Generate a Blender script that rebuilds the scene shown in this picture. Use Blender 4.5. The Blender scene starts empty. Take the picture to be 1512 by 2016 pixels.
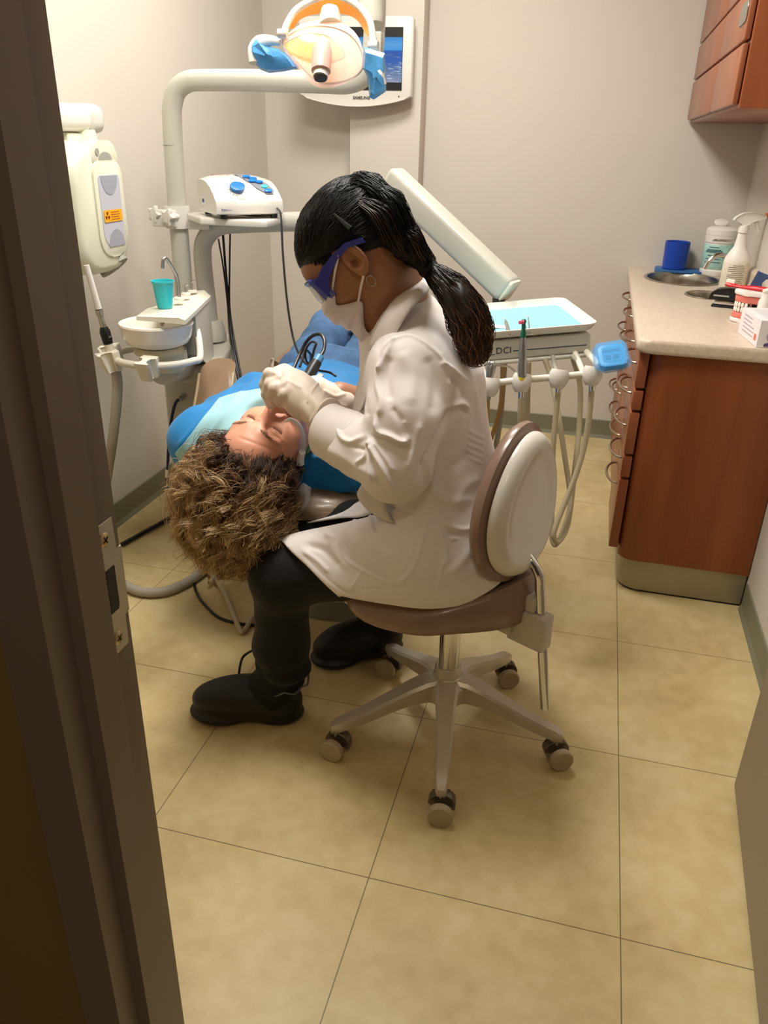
import bpy, bmesh, math, random
import numpy as np
from mathutils import Matrix, Vector
random.seed(7); RNG = np.random.default_rng(11)
C = bpy.context.scene.collection
# The scene is laid out in layout units (camera height 1.45); a final pass converts all of it to metres.
UNIT = 0.862
CAMR = np.array([[0.96685403, -0.12851238, 0.22063058], [0.25430757, 0.40744513, -0.87710668], [0.02282421, 0.90414215, 0.42662164]])
FPX = 1549.586; CAMH = 1.45
def ray(x, y): return CAMR @ np.array([(x - 756) / FPX, -(y - 1008) / FPX, -1.0])
def PY(x, y, v): d = ray(x, y); p = d * (v / d[1]); return Vector((p[0], p[1], p[2] + CAMH))
def PX(x, y, v): d = ray(x, y); p = d * (v / d[0]); return Vector((p[0], p[1], p[2] + CAMH))
def PZ(x, y, v): d = ray(x, y); p = d * ((v - CAMH) / d[2]); return Vector((p[0], p[1], v))
def toview(V):
    q = (np.asarray(V) - [0, 0, CAMH]) @ CAMR
    return np.stack([756 + FPX * q[:, 0] / -q[:, 2], 1008 - FPX * q[:, 1] / -q[:, 2], -q[:, 2]], 1)

# ---------------------------------------------------------------- materials
def lin(h):
    if not isinstance(h, str): return tuple(h)
    h = h.lstrip('#'); c = [int(h[i:i + 2], 16) / 255 for i in (0, 2, 4)]
    return tuple(v / 12.92 if v <= .04045 else ((v + .055) / 1.055) ** 2.4 for v in c)
MC = {}
def mat(name, col, rough=.5, metal=0.0, noise=None, bump=None, trans=0.0, alpha=1.0, emit=None, coat=0.0, sheen=0.0, spec=.5, sss=0.0, ior=1.45, stretch=None):
    if name in MC: return MC[name]
    m = bpy.data.materials.new(name); m.use_nodes = True; nt = m.node_tree; b = nt.nodes['Principled BSDF']
    c = lin(col); b.inputs['Base Color'].default_value = (*c, 1)
    b.inputs['Roughness'].default_value = rough; b.inputs['Metallic'].default_value = metal
    b.inputs['Transmission Weight'].default_value = trans; b.inputs['Alpha'].default_value = alpha
    b.inputs['Coat Weight'].default_value = coat; b.inputs['Sheen Weight'].default_value = sheen
    b.inputs['Specular IOR Level'].default_value = spec; b.inputs['IOR'].default_value = ior
    if sss:
        b.inputs['Subsurface Weight'].default_value = sss; b.inputs['Subsurface Radius'].default_value = (.012, .005, .003); b.inputs['Subsurface Scale'].default_value = 1.0
    if emit: b.inputs['Emission Color'].default_value = (*lin(emit[0]), 1); b.inputs['Emission Strength'].default_value = emit[1]
    tc = nt.nodes.new('ShaderNodeTexCoord')
    src = tc.outputs['Object']
    if stretch:
        mp = nt.nodes.new('ShaderNodeMapping'); mp.inputs['Scale'].default_value = stretch; nt.links.new(src, mp.inputs['Vector']); src = mp.outputs['Vector']
    def nz(scale, detail=4):
        n = nt.nodes.new('ShaderNodeTexNoise'); n.inputs['Scale'].default_value = scale; n.inputs['Detail'].default_value = detail; nt.links.new(src, n.inputs['Vector']); return n
    if noise is None: noise = (6.0, .04)
    if noise[1]:
        n = nz(noise[0]); r = nt.nodes.new('ShaderNodeMapRange'); r.inputs['From Min'].default_value = .3; r.inputs['From Max'].default_value = .7
        r.inputs['To Min'].default_value = 1 - noise[1]; r.inputs['To Max'].default_value = 1 + noise[1]; nt.links.new(n.outputs['Fac'], r.inputs['Value'])
        mx = nt.nodes.new('ShaderNodeVectorMath'); mx.operation = 'SCALE'; mx.inputs[0].default_value = c
        nt.links.new(r.outputs['Result'], mx.inputs['Scale']); nt.links.new(mx.outputs['Vector'], b.inputs['Base Color'])
    if bump:
        n = nz(bump[0], 6); bp = nt.nodes.new('ShaderNodeBump'); bp.inputs['Strength'].default_value = bump[1]; bp.inputs['Distance'].default_value = bump[2] if len(bump) > 2 else .002
        nt.links.new(n.outputs['Fac'], bp.inputs['Height']); nt.links.new(bp.outputs['Normal'], b.inputs['Normal'])
    MC[name] = m; return m

# ---------------------------------------------------------------- object helpers
def link(name, me, m=None, parent=None, angle=35, **tags):
    o = bpy.data.objects.new(name, me); C.objects.link(o)
    if m:
        me.materials.clear()
        for q in (m if isinstance(m, (list, tuple)) else [m]): me.materials.append(q)
    if len(me.polygons):
        me.polygons.foreach_set('use_smooth', [True] * len(me.polygons))
        if angle: me.set_sharp_from_angle(angle=math.radians(angle))
    if parent is not None:
        o.parent = parent
        o.matrix_parent_inverse = WORLD[parent.name].inverted()
        WORLD[o.name] = Matrix.Identity(4)
    else: WORLD[o.name] = Matrix.Identity(4)
    for k, v in tags.items(): o[k] = v
    return o
WORLD = {}
def pydata(V, F):
    me = bpy.data.meshes.new('m'); me.from_pydata([tuple(v) for v in V], [], [tuple(f) for f in F]); me.update(); return me
def npmesh(V, F):
    """vertices (N,3) and quads or triangles (M,k) as arrays"""
    V = np.asarray(V, np.float32); F = np.asarray(F, np.int32); me = bpy.data.meshes.new('m'); k = F.shape[1]
    me.vertices.add(len(V)); me.vertices.foreach_set('co', V.ravel()); me.loops.add(F.size); me.loops.foreach_set('vertex_index', F.ravel())
    me.polygons.add(len(F)); me.polygons.foreach_set('loop_start', np.arange(len(F), dtype=np.int32) * k); me.update(calc_edges=True); me.validate(); return me
def thing(name, label, cat, loc=(0, 0, 0), group=None):
    o = bpy.data.objects.new(name, None); C.objects.link(o); o.location = loc; o.empty_display_size = .05
    o['label'] = label; o['category'] = cat
    if group: o['group'] = group
    WORLD[o.name] = Matrix.Translation(loc); return o
def tag(o, label, cat, group=None):
    o['label'] = label; o['category'] = cat
    if group: o['group'] = group
    return o
def struct(o): o['kind'] = 'structure'; return o
def frame(o, x, z=None, y=None):
    """matrix with origin o, local x axis along x, local z near z"""
    x = Vector(x).normalized()
    if z is None: z = Vector((0, 0, 1))
    z = Vector(z); yv = z.cross(x).normalized(); zv = x.cross(yv).normalized()
    M = Matrix.Identity(4)
    for i in range(3): M[i][0] = x[i]; M[i][1] = yv[i]; M[i][2] = zv[i]; M[i][3] = o[i]
    return M
def zframe(o, z, x=(1, 0, 0)):
    z = Vector(z).normalized(); x = Vector(x)
    if abs(z.dot(x.normalized())) > .98: x = Vector((0, 1, 0))
    y = z.cross(x).normalized(); x = y.cross(z).normalized()
    M = Matrix.Identity(4)
    for i in range(3): M[i][0] = x[i]; M[i][1] = y[i]; M[i][2] = z[i]; M[i][3] = o[i]
    return M
T = lambda x, y, z: Matrix.Translation((x, y, z))
RZ = lambda d: Matrix.Rotation(math.radians(d), 4, 'Z')
RX = lambda d: Matrix.Rotation(math.radians(d), 4, 'X')
RY = lambda d: Matrix.Rotation(math.radians(d), 4, 'Y')
def catmull(P, n=8, closed=False):
    P = [Vector(p) for p in P]
    if len(P) < 3 or n <= 1: return P
    out = []; N = len(P)
    rng = range(N if closed else N - 1)
    for i in rng:
        p1 = P[i]; p2 = P[(i + 1) % N]
        p0 = P[i - 1] if (i > 0 or closed) else p1 * 2 - p2
        p3 = P[(i + 2) % N] if (i + 2 < N or closed) else p2 * 2 - p1
        for k in range(n):
            t = k / n
            out.append(.5 * ((2 * p1) + (p2 - p0) * t + (2 * p0 - 5 * p1 + 4 * p2 - p3) * t * t + (3 * p1 - p0 - 3 * p2 + p3) * t ** 3))
    if not closed: out.append(P[-1])
    return out
def rrect(w, h, r, n=5):
    """rounded rectangle outline centred on 0"""
    out = []
    for sx, sy, a0 in ((1, 1, 0), (-1, 1, 90), (-1, -1, 180), (1, -1, 270)):
        for k in range(n + 1):
            a = math.radians(a0 + 90 * k / n); out.append((sx * (w / 2 - r) + r * math.cos(a), sy * (h / 2 - r) + r * math.sin(a)))
    return out
class MB:
    def __init__(s): s.V = []; s.F = []; s.I = []
    def add(s, V, F, M=None, mi=0):
        b = len(s.V)
        for v in V: v = Vector(v); s.V.append(tuple(M @ v if M is not None else v))
        for f in F: s.F.append(tuple(i + b for i in f)); s.I.append(mi)
        return s
    def box(s, x0, x1, y0, y1, z0, z1, bev=0.0, M=None, seg=2, mi=0):
        bm = bmesh.new(); bmesh.ops.create_cube(bm, size=1)
        for v in bm.verts: v.co = Vector(((x0 + x1) / 2 + v.co.x * (x1 - x0), (y0 + y1) / 2 + v.co.y * (y1 - y0), (z0 + z1) / 2 + v.co.z * (z1 - z0)))
        if bev: bmesh.ops.bevel(bm, geom=list(bm.edges), offset=bev, segments=seg, profile=.5, affect='EDGES')
        bm.verts.index_update(); s.add([v.co.copy() for v in bm.verts], [[v.index for v in f.verts] for f in bm.faces], M, mi); bm.free(); return s
    def prism(s, out, z0, z1, bev=0.0, M=None, seg=2, mi=0, taper=1.0):
        bm = bmesh.new(); n = len(out)
        lo = [bm.verts.new((p[0] * taper, p[1] * taper, z0)) for p in out]; hi = [bm.verts.new((p[0], p[1], z1)) for p in out]
        bm.faces.new(lo[::-1]); bm.faces.new(hi)
        for i in range(n): bm.faces.new((lo[i], lo[(i + 1) % n], hi[(i + 1) % n], hi[i]))
        if bev:
            es = [e for e in bm.edges if (e.verts[0] in lo and e.verts[1] in lo) or (e.verts[0] in hi and e.verts[1] in hi)]
            bmesh.ops.bevel(bm, geom=es, offset=bev, segments=seg, profile=.5, affect='EDGES')
        bmesh.ops.recalc_face_normals(bm, faces=bm.faces[:]); bm.verts.index_update()
        s.add([v.co.copy() for v in bm.verts], [[v.index for v in f.verts] for f in bm.faces], M, mi); bm.free(); return s
    def tube(s, P, r, n=12, M=None, cap=True, mi=0, flat=None, up=None):
        P = [Vector(p) for p in P]; N = len(P)
        R = r if isinstance(r, (list, tuple)) else [r] * N
        if len(R) != N: R = [R[0] + (R[-1] - R[0]) * i / (N - 1) for i in range(N)] if len(R) == 2 else [np.interp(i / (N - 1), np.linspace(0, 1, len(R)), R) for i in range(N)]
        V = []; F = []; u = None
        for i in range(N):
            t = (P[min(i + 1, N - 1)] - P[max(i - 1, 0)]).normalized()
            if u is None:
                u = Vector(up) if up else (Vector((0, 0, 1)) if abs(t.z) < .9 else Vector((1, 0, 0)))
            u = (u - t * u.dot(t)).normalized(); w = t.cross(u)
            for k in range(n):
                a = 2 * math.pi * k / n; fx = flat if flat else 1.0
                V.append(P[i] + (u * math.cos(a) + w * math.sin(a) * fx) * R[i])
        for i in range(N - 1):
            for k in range(n): F.append((i * n + k, i * n + (k + 1) % n, (i + 1) * n + (k + 1) % n, (i + 1) * n + k))
        if cap: F.append(tuple(range(n))[::-1]); F.append(tuple((N - 1) * n + k for k in range(n)))
        return s.add(V, F, M, mi)
    def lathe(s, prof, n=32, M=None, mi=0, sx=1.0, sy=1.0):
        V = []; F = []; N = len(prof)
        for r, z in prof:
            for k in range(n): a = 2 * math.pi * k / n; V.append((max(r, 1e-5) * math.cos(a) * sx, max(r, 1e-5) * math.sin(a) * sy, z))
        for i in range(N - 1):
            for k in range(n): F.append((i * n + k, i * n + (k + 1) % n, (i + 1) * n + (k + 1) % n, (i + 1) * n + k))
        F.append(tuple(range(n))[::-1]); F.append(tuple((N - 1) * n + k for k in range(n)))
        return s.add(V, F, M, mi)
    def sphere(s, c, r, n=16, M=None, mi=0):
        r = r if isinstance(r, (tuple, list)) else (r, r, r); V = []; F = []; m = n // 2
        for i in range(m + 1):
            th = math.pi * i / m
            for k in range(n): ph = 2 * math.pi * k / n; V.append((c[0] + r[0] * math.sin(th) * math.cos(ph), c[1] + r[1] * math.sin(th) * math.sin(ph), c[2] - r[2] * math.cos(th)))
        for i in range(m):
            for k in range(n): F.append((i * n + k, i * n + (k + 1) % n, (i + 1) * n + (k + 1) % n, (i + 1) * n + k))
        return s.add(V, F, M, mi)
    def loft(s, rings, M=None, cap=True, mi=0, closed=True):
        n = len(rings[0]); V = [v for r in rings for v in r]; F = []
        for i in range(len(rings) - 1):
            for k in range(n if closed else n - 1): F.append((i * n + k, i * n + (k + 1) % n, (i + 1) * n + (k + 1) % n, (i + 1) * n + k))
        if cap and closed: F.append(tuple(range(n))[::-1]); F.append(tuple((len(rings) - 1) * n + k for k in range(n)))
        return s.add(V, F, M, mi)
    def build(s, name, m, parent=None, angle=35, thick=None, **tags):
        me = pydata(s.V, s.F)
        if isinstance(m, (list, tuple)): me.polygons.foreach_set('material_index', s.I)
        bm = bmesh.new(); bm.from_mesh(me); bmesh.ops.remove_doubles(bm, verts=bm.verts, dist=1e-5); bmesh.ops.recalc_face_normals(bm, faces=bm.faces[:]); bm.to_mesh(me); bm.free()
        o = link(name, me, m, parent, angle, **tags)
        return o
def text(name, body, size, M, m, parent, extrude=.0004, align='CENTER', sx=1.0, bold=0.0):
    cu = bpy.data.curves.new('t', 'FONT'); cu.body = body; cu.size = size; cu.extrude = extrude; cu.align_x = align; cu.align_y = 'CENTER'; cu.offset = bold; cu.resolution_u = 2
    o = bpy.data.objects.new('t', cu); C.objects.link(o); dg = bpy.context.evaluated_depsgraph_get(); me = bpy.data.meshes.new_from_object(o.evaluated_get(dg))
    bpy.data.objects.remove(o); bpy.data.curves.remove(cu); me.transform(M @ Matrix.Diagonal((sx, 1, 1, 1)))
    return link(name, me, m, parent, None)

# ---------------------------------------------------------------- signed distance bodies
def smin(a, b, k): 
    h = np.maximum(k - np.abs(a - b), 0) / k; return np.minimum(a, b) - h * h * k * .25
def cap(P, a, b, ra, rb):
    a = np.array(a, float); b = np.array(b, float); pa = P - a; ba = b - a; h = np.clip(pa @ ba / (ba @ ba), 0, 1)
    return np.linalg.norm(pa - h[:, None] * ba, axis=1) - (ra + (rb - ra) * h)
def ell(P, c, r, M=None):
    q = P - np.array(c, float)
    if M is not None: q = q @ np.array(M.to_3x3())
    r = np.array(r, float); k0 = np.linalg.norm(q / r, axis=1); k1 = np.linalg.norm(q / (r * r), axis=1) + 1e-9; return k0 * (k0 - 1) / k1
def chain(P, pts, rad, k=.03):
    d = None
    for i in range(len(pts) - 1):
        c = cap(P, pts[i], pts[i + 1], rad[i], rad[i + 1]); d = c if d is None else smin(d, c, k)
    return d
def surface(fn, lo, hi, vox):
    """surface nets over fn(P)->distance, evaluated only near the surface"""
    lo = np.array(lo, float); hi = np.array(hi, float); n = np.ceil((hi - lo) / vox).astype(int) + 1
    S = 4; nc = n // S + 2
    g = np.stack(np.meshgrid(*[np.arange(k) for k in nc], indexing='ij'), -1).reshape(-1, 3)
    dc = fn(lo + (g * S + (S - 1) / 2) * vox).reshape(nc)
    near = np.abs(dc) < vox * S * 1.6
    D = np.repeat(np.repeat(np.repeat(dc, S, 0), S, 1), S, 2)[:n[0], :n[1], :n[2]].astype(np.float32)
    Mk = np.repeat(np.repeat(np.repeat(near, S, 0), S, 1), S, 2)[:n[0], :n[1], :n[2]]
    idx = np.argwhere(Mk); vals = np.empty(len(idx), np.float32)
    for i in range(0, len(idx), 400000): vals[i:i + 400000] = fn(lo + idx[i:i + 400000] * vox)
    D[Mk] = vals
    D[0] = D[-1] = np.abs(D[0]) + vox; D[:, 0] = np.abs(D[:, 0]) + vox; D[:, -1] = np.abs(D[:, -1]) + vox; D[:, :, 0] = np.abs(D[:, :, 0]) + vox; D[:, :, -1] = np.abs(D[:, :, -1]) + vox
    ins = D < 0; cs = [s - 1 for s in D.shape]
    cnt = np.zeros(cs, np.int8)
    cor = [(i, j, k) for i in (0, 1) for j in (0, 1) for k in (0, 1)]
    for i, j, k in cor: cnt += ins[i:i + cs[0], j:j + cs[1], k:k + cs[2]]
    act = (cnt > 0) & (cnt < 8); cells = np.argwhere(act); vid = -np.ones(cs, np.int32); vid[act] = np.arange(len(cells))
    sp = np.zeros((len(cells), 3)); sc = np.zeros(len(cells))
    dv = {c: D[cells[:, 0] + c[0], cells[:, 1] + c[1], cells[:, 2] + c[2]] for c in cor}
    for a in cor:
        for ax in range(3):
            if a[ax] == 0:
                b = list(a); b[ax] = 1; b = tuple(b); da, db = dv[a], dv[b]; cr = (da < 0) != (db < 0)
                t = np.where(cr, da / np.where(cr, da - db, 1), 0); p = np.array(a, float)[None] + t[:, None] * (np.array(b) - np.array(a))[None]
                sp += p * cr[:, None]; sc += cr
    V = lo + (cells + sp / sc[:, None]) * vox
    F = []
    for ax in range(3):
        u, w = [(1, 2), (2, 0), (0, 1)][ax]
        sl0 = [slice(1, -1)] * 3; sl1 = [slice(1, -1)] * 3
        sl0[ax] = slice(0, -1); sl1[ax] = slice(1, None)
        a = ins[tuple(sl0)]; b = ins[tuple(sl1)]; e = np.argwhere(a != b); off = np.ones(3, int); off[ax] = 0; e = e + off
        fl = a[tuple((e - off).T)]
        du = np.zeros(3, int); du[u] = 1; dw = np.zeros(3, int); dw[w] = 1
        q = np.stack([vid[tuple((e - du - dw).T)], vid[tuple((e - dw).T)], vid[tuple(e.T)], vid[tuple((e - du).T)]], 1)
        q[~fl] = q[~fl][:, ::-1]; F.append(q)
    F = np.concatenate(F); F = F[(F >= 0).all(1)]
    c = V.mean(0); A = V[F] - c; vol = (np.cross(A[:, 0], A[:, 1]) * A[:, 2]).sum() + (np.cross(A[:, 0], A[:, 2]) * A[:, 3]).sum()
    if vol < 0: F = F[:, ::-1]
    return V, F
def vnormals(V, F):
    n = np.cross(V[F[:, 2]] - V[F[:, 0]], V[F[:, 3]] - V[F[:, 1]]); N = np.zeros_like(V)
    for k in range(4): np.add.at(N, F[:, k], n)
    return N / (np.linalg.norm(N, axis=1)[:, None] + 1e-12)
def relax(V, F, it=2, lam=.5):
    for _ in range(it):
        S = np.zeros_like(V); c = np.zeros(len(V))
        for k in range(4):
            np.add.at(S, F[:, k], V[F[:, (k + 1) % 4]] + V[F[:, (k - 1) % 4]]); np.add.at(c, F[:, k], 2)
        V = V + lam * (S / c[:, None] - V)
    return V
def creases(V, F, L, front=.05):
    """raise (+) or sink (-) soft folds along polylines given as seen from the front: (points, width, height[, depth range])"""
    N = vnormals(V, F); p = toview(V); vd = V - [0, 0, CAMH]; fac = -(N * vd).sum(1) / np.linalg.norm(vd, axis=1) > front
    dz = np.zeros(len(V))
    for c in L:
        pts, w, h = c[:3]; pts = np.array([(q[0], q[1]) for q in (catmull([(a, b, 0) for a, b in pts], 6) if len(pts) > 2 else [Vector((a, b, 0)) for a, b in pts])])
        ok = fac.copy()
        if len(c) > 3 and c[3]: ok &= (V[:, 1] > c[3][0]) & (V[:, 1] < c[3][1])
        lo = pts.min(0) - 4 * w; hi = pts.max(0) + 4 * w
        ok &= (p[:, 0] > lo[0]) & (p[:, 0] < hi[0]) & (p[:, 1] > lo[1]) & (p[:, 1] < hi[1])
        ii = np.nonzero(ok)[0]
        if not len(ii): continue
        q = p[ii, :2]; best = np.full(len(ii), 1e9); tt = np.zeros(len(ii)); n = len(pts) - 1
        for i in range(n):
            a, b = pts[i], pts[i + 1]; ba = b - a; t = np.clip(((q - a) @ ba) / (ba @ ba + 1e-9), 0, 1); d = np.linalg.norm(q - a - t[:, None] * ba, axis=1)
            m = d < best; best[m] = d[m]; tt[m] = (i + t[m]) / n
        env = np.clip(np.minimum(tt, 1 - tt) * 6 + (.25 if w > 4 else 1), 0, 1)
        dz[ii] += h * np.exp(-(best / w) ** 2) * env
    return V + N * dz[:, None]
def lump(P, f, a, seed=0.0):
    s = seed; return a * (np.sin(P[:, 0] * f + 1.3 * np.sin(P[:, 1] * f * .7 + s) + s) * np.sin(P[:, 1] * f * 1.1 + 1.1 * np.sin(P[:, 2] * f * .8 + 2 * s)) + .5 * np.sin(P[:, 2] * f * 1.7 + s + P[:, 0] * f * .6))
def body(name, fn, lo, hi, vox, m, parent, folds=None, it=2, angle=None, **tags):
    V, F = surface(fn, lo, hi, vox); V = relax(V, F, it)
    if folds: V = creases(V, F, folds); V = relax(V, F, 1, .3)
    return link(name, npmesh(V, F), m, parent, angle, **tags)
# ================================================================ the room
def floor_mat():
    m = mat('vinyl_floor', '#c9b27c', .38, noise=(0, 0)); nt = m.node_tree; b = nt.nodes['Principled BSDF']; L = nt.links
    tc = [n for n in nt.nodes if n.type == 'TEX_COORD'][0]
    def noise(s, d=5):
        n = nt.nodes.new('ShaderNodeTexNoise'); n.inputs['Scale'].default_value = s; n.inputs['Detail'].default_value = d; L.new(tc.outputs['Object'], n.inputs['Vector']); return n.outputs['Fac']
    def math_(op, a, c, x=None):
        n = nt.nodes.new('ShaderNodeMath'); n.operation = op
        for i, v in enumerate((a, c, x)):
            if v is None: continue
            if isinstance(v, (int, float)): n.inputs[i].default_value = v
            else: L.new(v, n.inputs[i])
        return n.outputs[0]
    cr = nt.nodes.new('ShaderNodeValToRGB'); e = cr.color_ramp.elements
    e[0].position = .3; e[0].color = (*lin('#b39d6c'), 1); e[1].position = .7; e[1].color = (*lin('#d6c69a'), 1)
    x = e.new(.5) if False else cr.color_ramp.elements.new(.5); x.color = (*lin('#c8b482'), 1)
    mixn = math_('ADD', math_('MULTIPLY', noise(3.2 / UNIT), .65), math_('MULTIPLY', noise(22 / UNIT), .35)); L.new(mixn, cr.inputs['Fac'])
    sp = nt.nodes.new('ShaderNodeSeparateXYZ'); L.new(tc.outputs['Object'], sp.inputs[0])
    def seam(o, off, pitch):
        f = math_('FRACT', math_('DIVIDE', math_('SUBTRACT', o, off), pitch), 0); d = math_('MINIMUM', f, math_('SUBTRACT', 1.0, f)); return math_('LESS_THAN', d, .00105 / pitch)
    s = math_('MAXIMUM', seam(sp.outputs['X'], -.3074 * UNIT, .5298 * UNIT), seam(sp.outputs['Y'], 1.1687 * UNIT, .546 * UNIT))
    # small dark scuffs
    vo = nt.nodes.new('ShaderNodeTexVoronoi'); vo.inputs['Scale'].default_value = 3.1; L.new(tc.outputs['Object'], vo.inputs['Vector'])
    sc = math_('LESS_THAN', vo.outputs['Distance'], .012); s2 = math_('MAXIMUM', s, math_('MULTIPLY', sc, .6))
    mx = nt.nodes.new('ShaderNodeMix'); mx.data_type = 'RGBA'; L.new(math_('MULTIPLY', s2, .8), mx.inputs['Factor']); L.new(cr.outputs['Color'], mx.inputs[6]); mx.inputs[7].default_value = (*lin('#54421f'), 1)
    L.new(mx.outputs[2], b.inputs['Base Color'])
    r = nt.nodes.new('ShaderNodeMapRange'); r.inputs['To Min'].default_value = .3; r.inputs['To Max'].default_value = .5; L.new(noise(9), r.inputs['Value']); L.new(r.outputs[0], b.inputs['Roughness'])
    bp = nt.nodes.new('ShaderNodeBump'); bp.inputs['Strength'].default_value = .25; bp.inputs['Distance'].default_value = .001; L.new(noise(60), bp.inputs['Height']); L.new(bp.outputs['Normal'], b.inputs['Normal'])
    return m
M_wall = mat('wall_paint', '#cdc6ba', .62, noise=(1.5, .015), bump=(220, .08, .0006))
M_base = mat('rubber_base', '#7a7862', .5, noise=(8, .04))
M_frame = mat('frame_paint', '#7c6f62', .42, noise=(5, .05), bump=(90, .05, .0005))
M_ceil = mat('ceiling_paint', '#d8d2c4', .8)
XL, XR, YB, YF = -1.76, .645, 4.27, .672
ZC = 2.75
struct(MB().box(XL - .1, XR + .9, -1.2, YB + .1, -.05, 0).build('floor', floor_mat()))
struct(MB().box(XL - .1, XL, YF, YB + .1, 0, ZC).build('wall_left', M_wall))
struct(MB().box(XL - .1, XR + .1, YB, YB + .1, 0, ZC).build('wall_back', M_wall))
struct(MB().box(-1.268, -.912, 4.15, YB, 0, ZC, bev=.004).build('wall_column', M_wall))
struct(MB().box(XR, XR + .1, YF, YB, 0, ZC).build('wall_right', M_wall))
m_hall = mat('hall_paint', '#8a7345', .6)
wf = MB().box(XL - .1, -.51, .556, YF - .001, 0, ZC).box(.49, XR + .1, .556, YF - .001, 0, ZC).box(-.51, .49, .556, YF - .001, 2.42, ZC)
struct(wf.build('wall_front', m_hall))
struct(MB().box(XL - .1, XR + .9, -1.2, YB + .1, ZC, ZC + .08).build('ceiling', M_ceil))
def baseboard(name, x0, x1, y0, y1, ax):
    mb = MB(); prof = [(0, 0), (.014, 0), (.011, .006), (.005, .018), (.005, .098), (.003, .101), (0, .101)]
    L = (x1 - x0) if ax == 'x' else (y1 - y0)
    rings = []
    for t in (0, L):
        if name.endswith('back'): rings.append([(x0 + t, YB - d, z) for d, z in prof])
        elif name.endswith('left'): rings.append([(XL + d, y0 + t, z) for d, z in prof])
        elif name.endswith('right'): rings.append([(XR - d, y0 + t, z) for d, z in prof])
        else: rings.append([(x0 + t, 4.15 - d, z) for d, z in prof])
    struct(mb.loft(rings).build(name, M_base, angle=20))
baseboard('baseboard_back', -.912, .22, 0, 0, 'x'); baseboard('baseboard_left', 0, 0, YF, YB, 'y'); baseboard('baseboard_right', 0, 0, YF + .02, 2.59, 'y'); baseboard('baseboard_column', -1.268, -.912, 0, 0, 'x')
# hollow metal door frame (the left jamb is seen up close)
def jamb(s):
    o = [(-.469, .672), (-.469, .619), (-.453, .619), (-.453, .573), (-.469, .573), (-.469, .535), (-.520, .535), (-.520, .556), (-.505, .556), (-.505, .672), (-.520, .672), (-.520, .690), (-.469, .690)]
    o = [(-.469, .690), (-.469, .619), (-.453, .619), (-.453, .573), (-.469, .573), (-.469, .535), (-.522, .535), (-.522, .556), (-.505, .556), (-.505, .672), (-.52, .672), (-.52, .690)]
    o = [(-.469, .672), (-.469, .619), (-.453, .619), (-.453, .573), (-.469, .573), (-.469, .535), (-.522, .535), (-.522, .556), (-.509, .556), (-.509, .672)]
    if s > 0: o = [(-.02 - x, y) for x, y in o]
    return o
tr = MB().prism(jamb(-1), 0, 2.38, bev=.0015, seg=1).prism(jamb(1), 0, 2.38, bev=.0015, seg=1).box(-.522, .502, .535, .556, 2.38, 2.44).box(-.469, .449, .535, .672, 2.38, 2.42).box(-.453, .433, .573, .619, 2.365, 2.38)
trim = struct(tr.build('trim_1', M_frame))
M_steel = mat('brushed_steel', '#b9b6ae', .35, metal=1, noise=(40, .08), stretch=(1, 1, 12)); M_chrome = mat('chrome', '#d8d8d8', .12, metal=1, noise=(0, 0)); M_black = mat('black_plastic', '#101113', .4)
# strike plate let into the rabbet face (faces +x)
zc = .998; SP = MB()
def plate_yz(mb, out, x0, x1): # outline in (y,z)
    return mb.prism(out, x0, x1, bev=.0006, seg=1, M=Matrix(((0, 0, 1, 0), (1, 0, 0, 0), (0, 1, 0, 0), (0, 0, 0, 1))))
plate_yz(SP, [(.628, zc - .081), (.664, zc - .081), (.664, zc - .042), (.6735, zc - .042), (.6735, zc + .042), (.664, zc + .042), (.664, zc + .081), (.628, zc + .081)], -.4695, -.4678)
sp_o = SP.build('strike_plate', M_steel, trim)
h = MB(); plate_yz(h, [(.639, zc - .028), (.654, zc - .028), (.656, zc - .022), (.656, zc + .026), (.639, zc + .026)], -.4679, -.4672); h.build('latch_hole', M_black, sp_o)
for dz in (.062, -.062):
    s = MB().lathe([(0, 0), (.0085, 0), (.0085, .0008), (.006, .0022), (0, .0024)], 20, M=zframe((-.4680, .645, zc + dz), (1, 0, 0))); so = s.build('screw', mat('brass_screw', '#c9b88e', .3, metal=1), sp_o)
    MB().box(-.0045, .0045, -.0009, .0009, .002, .0028, M=zframe((-.4680, .645, zc + dz), (1, 0, 0)) @ RZ(30)).box(-.0009, .0009, -.0045, .0045, .002, .0028, M=zframe((-.4680, .645, zc + dz), (1, 0, 0)) @ RZ(30)).build('cross_slot', M_black, so)
# open door leaf, hinged on the right jamb and swung into the room
A = Vector((.443, .70, 0)); Bq = Vector((.501, 1.68, 0)); Md = frame(A, Bq - A)
dr = struct(MB().box(.0, .975, -.052, 0, .012, 2.33, bev=.0015, seg=1, M=Md).build('door_1', mat('door_paint', '#8a7a66', .45, noise=(4, .04))))
MB().lathe([(0, 0), (.035, 0), (.035, .008), (.012, .012), (.012, .05), (.026, .055), (.03, .07), (.024, .085), (0, .088)], 24, M=Md @ T(.905, 0, .99) @ RX(-90)).build('door_handle', M_steel, dr)
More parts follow.
